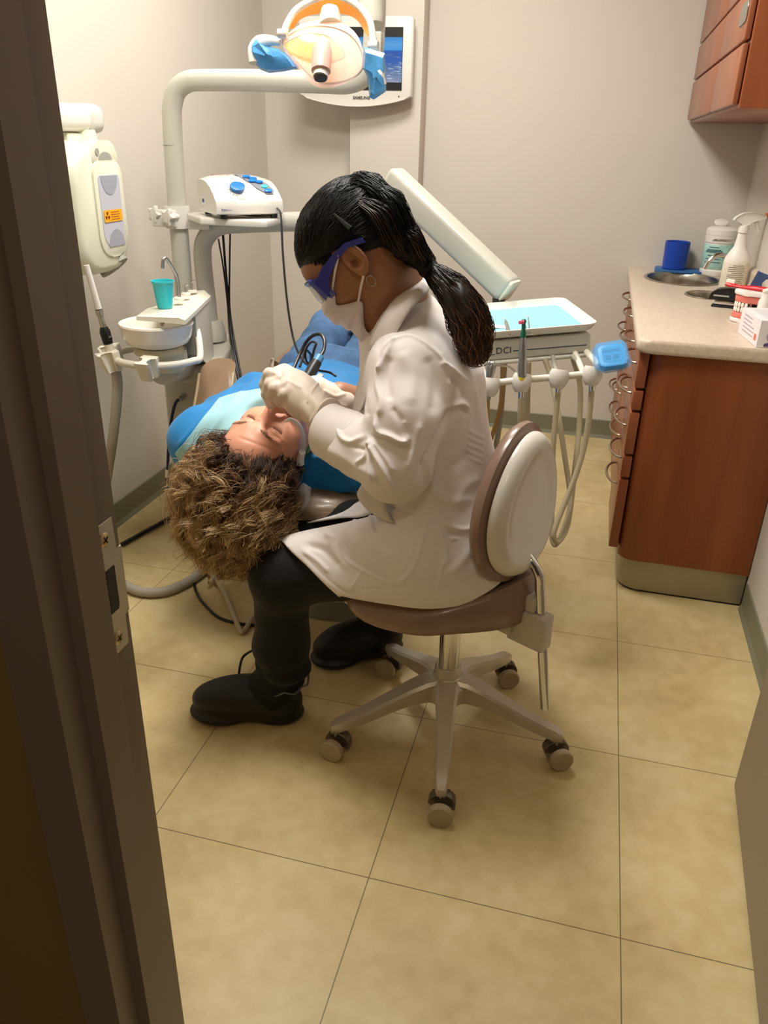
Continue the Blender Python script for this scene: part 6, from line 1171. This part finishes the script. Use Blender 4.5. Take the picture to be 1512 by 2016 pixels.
def bundle(G, R, n, seed, wav=.004, k=26, curl=3.0, seedscale=1.0):
    r = np.random.default_rng(seed); C_ = np.array([tuple(p) for p in catmull(G, 8)]); tt = np.linspace(0, 1, k); idx = tt * (len(C_) - 1); i0 = np.clip(idx.astype(int), 0, len(C_) - 2); base = C_[i0] + (C_[i0 + 1] - C_[i0]) * (idx - i0)[:, None]
    Rk = np.interp(tt, np.linspace(0, 1, len(R)), R); d = r.normal(0, 1, (n, 3)); d /= np.linalg.norm(d, axis=1)[:, None]; rad = r.random(n) ** .45
    ph = r.uniform(0, 6.28, (n, 1)); w = wav * np.sin(tt[None, :] * curl * 6.28 + ph) * (tt[None, :] * 1.5); w2 = wav * np.cos(tt[None, :] * curl * 5.1 + ph * 1.7)
    P = base[None] + d[:, None, :] * (rad[:, None] * Rk[None])[:, :, None]; P[:, :, 0] += w; P[:, :, 2] += w2; end = r.uniform(.72, 1, n)
    for i in range(n):
        tq = tt * end[i]; P[i] = np.stack([np.interp(tq, tt, P[i, :, c]) for c in range(3)], 1)
    return P
tail = [PY(838, 520, 1.675), PY(850, 535, 1.67), PY(880, 562, 1.655), PY(905, 592, 1.645), PY(920, 624, 1.64), PY(931, 658, 1.635), PY(936, 690, 1.63), PY(936, 710, 1.63)]
tP = bundle(tail, [.020, .015, .030, .038, .044, .042, .030, .014], 2400, 5, .006)
M_tail = hair_mat('hair_tail', [(0, '#0b090a'), (.35, '#20150f'), (.7, '#4a2f20'), (1, '#9a6c48')], .36, .5)
tone = np.linspace(0, .7, 26)[None] + np.random.default_rng(4).normal(.05, .22, (2400, 1))
strands('pony_tail', tP, np.linspace(.0011, .0006, 26), M_tail, hb_, 3, np.clip(tone, 0, 1))
tl2 = body('pony_tail_core', lambda P: chain(P, [A_(*p) for p in tail[1:7]], [.012, .024, .032, .034, .026, .012], .02) + .003 * np.sin(P[:, 0] * 160 + P[:, 2] * 60), (-.35, 1.55, .90), (-.08, 1.75, 1.20), .005, mat('hair_tail_core', '#1a1210', .5, noise=(40, .4)), hb_)
for g_, R_, n_, sd in (([PY(690, 380, 1.665), PY(715, 364, 1.665), PY(748, 382, 1.65), PY(772, 420, 1.64)], [.012, .026, .026, .014], 420, 8), ([PY(672, 398, 1.67), PY(700, 362, 1.69), PY(735, 366, 1.69), PY(765, 395, 1.68)], [.010, .022, .024, .014], 420, 9), ([PY(742, 372, 1.65), PY(772, 400, 1.64), PY(792, 445, 1.64), PY(800, 480, 1.645)], [.012, .026, .028, .012], 420, 10), ([PY(715, 400, 1.63), PY(752, 425, 1.62), PY(775, 470, 1.625), PY(800, 500, 1.64)], [.012, .025, .026, .012], 420, 12), ([PY(788, 455, 1.65), PY(812, 470, 1.64), PY(828, 500, 1.65), PY(842, 525, 1.665)], [.010, .024, .022, .010], 380, 13)):
    pp_ = bundle(g_, R_, n_, sd, .001, 16); strands('braid_lock', pp_, np.array([.0009] * 16), M_hairb if sd < 12 else M_tail, hb_, 3, np.tile(np.clip(np.random.default_rng(sd).normal(.25, .25, (n_, 1)), 0, 1), (1, 16)))
MB().tube(catmull([tail[0] + Vector((0, 0, .0)), tail[0].lerp(tail[1], .5), tail[1]], 3), .021, 18).build('hair_tie', mat('hair_tie', '#141214', .8), hb_)
hcA, n1 = hit(hbv, 660, 424, PY(660, 424, 1.62)); hcB, n2 = hit(hbv, 690, 450, PY(690, 450, 1.6)); MB().tube([hcA + n1 * .006, hcB + n2 * .009], [.002, .006], 8).build('hair_clip', mat('clip_grey', '#3c4146', .25, metal=.6), hb_)
hairline([(592, 508), (610, 515), (635, 520), (652, 518)], 8, 200, 22, 31, M_hairb, hb_, 'baby_hairs', bv, (-.05, -1))

# ---------------------------------------------------------------- the patient
pa = thing('person', 'patient with curly blonde hair lying back in a blue gown, eyes closed', 'person', (-.83, 2.2, .58))
M_sk2 = skin_mat('skin_fair', '#d79a80', .45); M_gown = mat('gown_blue', '#0f7fc4', .65, noise=(6, .05), bump=(120, .2, .001), sheen=.2); M_jean = mat('denim', '#4d6f9a', .85, noise=(25, .2), bump=(400, .3, .0006))
c_ = A_(-.28, -.90, -.33); c_ /= np.linalg.norm(c_); n_ = A_(0, 0, 1) - c_[2] * c_; n_ /= np.linalg.norm(n_); e_ = np.cross(n_, c_); e_ = e_ if e_[0] > 0 else -e_
rr_ = math.radians(-14); e_, n_ = e_ * math.cos(rr_) + n_ * math.sin(rr_), n_ * math.cos(rr_) - e_ * math.sin(rr_)
PC = A_(-.772, 1.738, .706); PL = lambda e, c, n: PC + e_ * e + c_ * c + n_ * n
RP = np.stack([e_, c_, n_], 1); MPm = Matrix([list(RP[i]) for i in range(3)])
ch2 = A_(-.84, 2.12, .66); p_hip = A_(-.85, 2.55, .66)
psh = [A_(-.62, 2.0, .625), A_(-1.07, 2.0, .635)]; pel_ = [A_(-.585, 2.28, .63), A_(-1.10, 2.26, .625)]; pw_ = [A_(*PY(636, 775, 2.24)), A_(*PY(512, 757, 2.24))]
def pat(P):
    d = ell(P, PL(0, .012, 0), A_(.079, .108, .102), MPm); d = smin(d, ell(P, PL(0, -.065, .030), A_(.066, .085, .072), MPm), .05); d = smin(d, ell(P, PL(0, .03, .058), A_(.060, .055, .046), MPm), .05)
    d = smin(d, ell(P, PL(0, -.15, .062), A_(.034, .030, .030), MPm), .045)
    for s in (1, -1):
        d = smin(d, ell(P, PL(.050 * s, -.062, .062), A_(.028, .030, .026), MPm), .04); d = smin(d, cap(P, PL(.055 * s, .002, .088), PL(.018 * s, .004, .102), .010, .011), .022)
        so_ = ell(P, PL(.0385 * s, -.022, .108), A_(.022, .015, .016), MPm); d = -smin(-d, so_, .016)
        d = smin(d, ell(P, PL(.0385 * s, -.022, .083), A_(.0195, .0165, .0175), MPm), .006); d = np.maximum(d, -cap(P, PL(.021 * s, -.0285, .1015), PL(.054 * s, -.0275, .0925), .0015, .0015))
        d = smin(d, ell(P, PL(.079 * s, -.03, -.03), A_(.006, .026, .016), MPm), .010)
        d = smin(d, ell(P, PL(.007 + .0165 * s, -.082, .122), A_(.011, .013, .012), MPm), .008)
    d = smin(d, cap(P, PL(0, -.012, .102), PL(.007, -.068, .134), .0105, .0150), .016); d = smin(d, ell(P, PL(.009, -.078, .140), A_(.0195, .017, .017), MPm), .012)
    for s in (1, -1): d = np.maximum(d, -ell(P, PL(.008 + .0085 * s, -.096, .132), A_(.005, .005, .007), MPm))
    d = smin(d, cap(P, PL(-.02, -.108, .096), PL(.02, -.108, .096), .010, .010), .010); d = smin(d, cap(P, PL(-.018, -.136, .090), PL(.018, -.136, .090), .010, .010), .010); d = np.maximum(d, -ell(P, PL(0, -.122, .10), A_(.022, .009, .03), MPm))
    d = smin(d, chain(P, [PL(0, -.07, -.03), PL(0, -.15, -.035), ch2 + A_(.02, -.12, -.01)], [.062, .058, .07], .03), .04)
    d = smin(d, chain(P, [ch2, p_hip], [.07, .08], .05), .05)
    for i in (0, 1): d = smin(d, chain(P, [ch2 + A_(0, -.08, -.02), psh[i], pel_[i], pw_[i]], [.05, .045, .038, .026], .03), .02)
    for i, s in ((0, -.77), (1, -.97)): d = smin(d, chain(P, [p_hip * A_(0, 1, 1) + A_(s, 0, -.01), A_(s - .01, 2.98, .735), A_(s + .02, 3.5, .60)], [.055, .05, .04], .02), .02)
    # clasped hands
    for i, s in ((0, 1), (1, -1)):
        w = pw_[i]; kx = A_(*PY(572, 768, 2.25)) + A_(s * .015, 0, .0); d = smin(d, cap(P, w, kx + A_(s * .025, 0, 0), .026, .028), .02)
        for q in range(4): d = smin(d, chain(P, [kx + A_(s * .01, .03 - .02 * q, .01), kx + A_(-s * .04, .03 - .02 * q, .022), kx + A_(-s * .065, .03 - .02 * q, -.0)], [.0115, .0105, .009], .006), .006)
    return d
V, F = surface(pat, (-1.25, 1.55, .50), (-.45, 3.6, .92), .0034); V = relax(V, F, 1)
LINES = [([(472, 862), (500, 872), (540, 888)], 3, -.0012), ([(478, 820), (495, 822), (510, 826)], 2.5, .0015), ([(533, 848), (548, 858), (562, 872)], 2.5, .0015)]
V = creases(V, F, LINES)
pb = link('body', npmesh(V, F), M_sk2, pa, None); pbv = bvh_of(pb)
M_brow = hair_mat('brow_hair', [(0, '#86644e'), (1, '#a07c62')], .5)
def brow(pts, seed):
    out = []; r = np.random.default_rng(seed); C_ = catmull([PL(*q) for q in pts], 8) if False else [Vector(PL(*q)) for q in pts]; C_ = catmull(C_, 10)
    for i in range(90):
        j = r.integers(len(C_) - 1); p = C_[j] + Vector(r.normal(0, .0022, 3)); h_ = pbv.find_nearest(p); d = (C_[j + 1] - C_[j]).normalized(); p = h_[0] + h_[1] * .0006; out.append([np.array(p), np.array(p + d * .006 + h_[1] * .001), np.array(p + d * .011)])
    strands('eyebrow', np.array(out), np.array([.0003, .0003, .00015]), M_brow, pb, 3, r.random((len(out), 1)) * np.ones((1, 3)))
brow([(.020, .004, .112), (.038, .008, .106), (.058, .004, .090)], 2); brow([(-.020, .004, .112), (-.038, .008, .106), (-.058, .004, .090)], 3)
for s in (1, -1):
    out = []
    for i in range(60):
        t = i / 59; p = Vector(PL(.0385 * s + (t - .5) * .034, -.0295 - .002 * math.sin(math.pi * t), .1015 - .008 * abs(t - .2) )); h_ = pbv.find_nearest(p); q = h_[0]; out.append([np.array(q), np.array(q + Vector(-c_) * .004 + Vector(n_) * .002), np.array(q + Vector(-c_) * .008 + Vector(n_) * .0035)])
    strands('eyelashes', np.array(out), np.array([.00022, .0002, .0001]), M_brow, pb, 3, np.zeros((60, 3)))
# gown
def gown(P):
    d = ell(P, A_(-.845, 2.30, .665), A_(.235, .40, .125)); d = smin(d, cap(P, A_(-1.06, 1.985, .635), A_(-.62, 1.975, .625), .088, .090), .07)
    d = smin(d, ell(P, A_(-.845, 2.12, .66), A_(.25, .22, .12)), .08)
    for i in (0, 1): d = smin(d, chain(P, [psh[i] + A_(0, -.01, 0), pel_[i], pw_[i] + (pel_[i] - pw_[i]) * .12], [.088, .072, .046], .04), .035)
    d = np.maximum(d, -cap(P, PL(0, -.05, .05), A_(-.82, 1.96, .76), .08, .075)); d = smin(d, cap(P, A_(-.57, 2.0, .60), A_(-.60, 2.35, .60), .075, .07), .06)
    w = .0035 * np.sin(P[:, 0] * 38 + 3 * np.sin(P[:, 1] * 14)) * np.sin(P[:, 1] * 22 + 2) + lump(P, 34, .0028, 1.9); d = smin(d, ell(P, A_(*PY(650, 925, 1.90)), A_(.115, .13, .055)), .05); return np.maximum(d, .565 - P[:, 2]) + w
GF = [([(455, 790), (485, 765), (505, 748)], 4, .004), ([(470, 795), (492, 775)], 4, -.005), ([(440, 785), (465, 762), (490, 750)], 3, -.004), ([(350, 880), (380, 845), (420, 800)], 5, .005), ([(600, 935), (660, 900), (700, 880)], 8, .006), ([(610, 960), (660, 925), (690, 915)], 6, -.006), ([(645, 930), (652, 900), (640, 870)], 3, .004), ([(590, 900), (610, 930)], 6, .005), ([(645, 765), (665, 772), (690, 768)], 3, .004), ([(640, 775), (660, 782), (690, 785)], 3, -.004), ([(700, 960), (680, 930)], 5, .005)]
gw = body('gown', gown, (-1.26, 1.85, .56), (-.42, 2.75, .84), .0048, M_gown, pa, GF, it=2); gbv = bvh_of(gw)
for i in (0, 1):
    a = Vector(pw_[i] + (pel_[i] - pw_[i]) * .16); b_ = Vector(pw_[i] - (pel_[i] - pw_[i]) * .02); MB().tube([a, a.lerp(b_, .5), b_], [.046, .040, .036], 24).build('knit_cuff', mat('cuff_teal', '#1fa0c8', .8, noise=(80, .1)), gw)
drape('gown_tie', ([(617, 762), (640, 738)], [(608, 757), (628, 733)]), gbv, .004, M_whiteg, gw, 6, 3)
# jeans
def jeans(P):
    d = ell(P, A_(-.86, 2.60, .68), A_(.19, .16, .115)); d = smin(d, chain(P, [A_(-.955, 2.6, .685), A_(-.985, 2.98, .755), A_(-.93, 3.5, .60)], [.100, .086, .07], .04), .02); d = smin(d, chain(P, [A_(-.765, 2.6, .69), A_(-.775, 2.98, .76), A_(-.78, 3.5, .60)], [.100, .088, .07], .04), .012)
    return np.maximum(d, .60 - .4 * np.clip(P[:, 1] - 3, 0, 1) - P[:, 2]) + .003 * np.sin(P[:, 1] * 50 + P[:, 0] * 30) + lump(P, 28, .003, .5)
jn = body('jeans', jeans, (-1.2, 2.42, .42), (-.5, 3.62, .88), .0065, M_jean, pa, [([(655, 700), (645, 730)], 5, -.006), ([(600, 668), (640, 690), (665, 715)], 3, .003), ([(690, 660), (720, 670)], 4, -.004)])
jw = body('shoe', lambda P: np.minimum(ell(P, A_(-.93, 3.62, .63), A_(.055, .06, .13)), ell(P, A_(-.78, 3.62, .63), A_(.055, .06, .13))), (-1.05, 3.5, .45), (-.65, 3.75, .8), .008, M_boot, pa) if False else None
# paper bib
bvc = BVHTree.FromPolygons([v.co.copy() for v in gw.data.vertices] + [v.co.copy() for v in pb.data.vertices], [list(p.vertices) for p in gw.data.polygons] + [[i + len(gw.data.vertices) for i in p.vertices] for p in pb.data.polygons])
bib = drape('bib', ([(432, 786), (470, 776), (520, 765), (590, 762), (612, 768)], [(346, 892), (364, 914), (430, 905), (560, 905), (606, 850)]), gbv, .006, mat('bib_paper', '#a2d4e0', .8, noise=(10, .02), bump=(300, .3, .0008), stretch=(1, 3, 1)), pa, 40, 30, .002, wave=lambda u, v: .004 + .003 * math.sin(9 * u + 3 * v) + .006 * math.exp(-((u - .28) / .03) ** 2))
# curly hair
hb2 = body('hair', lambda P: (lambda d: d + .012 * np.sin(P[:, 0] * 70 + 2 * np.sin(P[:, 2] * 50)) * np.sin(P[:, 2] * 60 + P[:, 1] * 40))(np.maximum(smin(ell(P, PL(0, .035, -.022), A_(.096, .112, .112), MPm), ell(P, A_(*PY(457, 1000, 1.66)), A_(.116, .10, .125)), .06), ((P - PC) @ RP)[:, 2] * .0 - np.minimum(((P - PL(0, .055, .065)) @ (c_ * .82 - n_ * .57)) + .062 * (np.abs((P - PC) @ e_) / .09) ** 2.2, 1) if True else 0)), (-1.05, 1.42, .38), (-.5, 1.92, .86), .006, mat('hair_under', '#6b4c30', .7, noise=(40, .4), spec=.2), pa)
def curls(ncl, per, seed):
    r = np.random.default_rng(seed); K = 28; tt = np.linspace(0, 1, K); out = []; tones = []
    BC_ = A_(*PY(456, 1003, 1.60)); hn_ = c_ * .82 - n_ * .57
    for i in range(ncl):
        while True:
            d = r.normal(0, 1, 3); d /= np.linalg.norm(d); loc = A_(d[0] * .084, d[1] * .112 + .012, d[2] * .106)
            root = PC + RP @ loc
            if (root - PL(0, .055, .07)) @ hn_ > -.062 * (abs(loc[0]) / .09) ** 2.2: break
        # end point on the hair mass: keeps the side it starts on, falls with gravity
        sd = RP @ d; tgt = sd * A_(1, .8, 1) + A_(0, -.25, -.45) * r.uniform(.3, 1.4); tgt += r.normal(0, .25, 3); tgt /= np.linalg.norm(tgt)
        end = BC_ + tgt * A_(.146, .125, .178) * r.uniform(.78, 1.05); nrm = sd / np.linalg.norm(sd)
        mid = root + nrm * r.uniform(.02, .045) + (end - root) * .42 + A_(0, 0, .012)
        base = (1 - tt)[:, None] ** 2 * root + (2 * tt * (1 - tt))[:, None] * mid + (tt ** 2)[:, None] * end
        # keep outside the skull
        q = (base - PC) @ RP / A_(.088, .118, .110); l_ = np.linalg.norm(q, axis=1); base = PC + ((base - PC) / np.minimum(l_, 1)[:, None])
        t_ = end - root; t_ /= np.linalg.norm(t_); u_ = np.cross(t_, A_(.2, .3, .9)); u_ /= np.linalg.norm(u_); w_ = np.cross(t_, u_)
        turns = r.uniform(1.4, 3.6); amp = r.uniform(.009, .019); ph = r.uniform(0, 6.28); env = np.clip(tt * 1.8 - .15, 0, 1) ** 1.1; amp2 = amp * env
        helix = (np.cos(tt * turns * 6.28 + ph) * amp2)[:, None] * u_ + (np.sin(tt * turns * 6.28 + ph) * amp2)[:, None] * w_
        g = r.random()
        for j in range(per):
            fz = 3.0 if r.random() < .16 else 1.0
            o_ = r.normal(0, 1, 3) * (.0026 + .0020 * tt[:, None]); f_ = r.normal(0, .0008, (1, 3)) * np.sin(tt * r.uniform(6, 22) + r.uniform(0, 6))[:, None] * 2
            out.append(base + helix * r.uniform(.75, 1.3) + o_ * fz + f_ * fz); tones.append(np.clip((tt - .1) * .95 + .04 + (g - .5) * .34 + r.normal(0, .17), 0, 1))
    return np.array(out), np.array(tones)
M_curl = hair_mat('hair_curly', [(0, '#35261d'), (.25, '#523c2d'), (.5, '#7b5a3d'), (.75, '#b18b5c'), (1, '#e6cb9c')], .42, .4)
cu, tn = curls(860, 20, 5)
strands('curls', cu, np.linspace(.00068, .0004, cu.shape[1]), M_curl, hb2, 3, tn)
# saliva ejector
se = thing('saliva_ejector', 'clear bent saliva tube with white connector and black valve beside the patient cheek', 'saliva ejector', tuple(PY(590, 905, 1.80)))
MB().tube(catmull([PY(563, 829, 1.72), PY(573, 826, 1.71), PY(588, 836, 1.72), PY(597, 855, 1.74), PY(598, 875, 1.76), PY(595, 892, 1.77)], 6), .0045, 10).build('clear_tube', mat('clear_tube', '#dfe8e8', .08, alpha=.55, noise=(0, 0)), se)
MB().tube([PY(595, 890, 1.77), PY(592, 898, 1.775), PY(589, 912, 1.785)], [.0085, .010, .0125], 16).build('connector', M_wp, se); MB().tube([PY(589, 912, 1.785), PY(586, 926, 1.79), PY(581, 945, 1.79)], [.014, .015, .012], 14).sphere(PY(594, 925, 1.775), .009).build('valve', M_black, se)
MB().tube(catmull([PY(581, 945, 1.79), PY(578, 960, 1.80), PY(580, 985, 1.83), Vector((-.66, 1.95, .50)), Vector((-.7, 2.2, .40))], 5), .008, 10).build('hose', M_hose, se)
tag(MB().tube(catmull([PY(612, 868, 1.86), PY(604, 885, 1.85), PY(598, 900, 1.85)], 4), .005, 8).build('bib_clip', mat('green_plastic2', '#118a4a', .4)), 'green plastic bib clip strap beside the saliva tube connector', 'bib clip')
rnd = random.Random(5); hull = [(586, 965), (598, 950), (614, 962), (606, 985), (598, 1000), (588, 985)]
rg = [[PY(598 + (x - 598) * f + rnd.uniform(-3, 3), 975 + (y - 975) * f + rnd.uniform(-3, 3), 1.72 + dy) for x, y in hull] for f, dy in ((.3, -.02), (1, -.008), (1.05, .01), (.4, .02))]
tag(MB().loft(rg).build('headrest_sleeve', mat('clear_film', '#e8ecec', .1, alpha=.28, bump=(50, .6, .004), noise=(0, 0)), angle=20), 'crumpled clear plastic sleeve on the headrest by the curly hair', 'plastic sleeve')
# ================================================================ convert layout units to metres
done = set()
for o in bpy.data.objects:
    o.location = o.location * UNIT
    mi = o.matrix_parent_inverse.copy(); mi.translation = mi.translation * UNIT; o.matrix_parent_inverse = mi
    if o.type == 'MESH' and o.data.name not in done: o.data.transform(Matrix.Scale(UNIT, 4)); done.add(o.data.name)
bpy.context.view_layer.update()
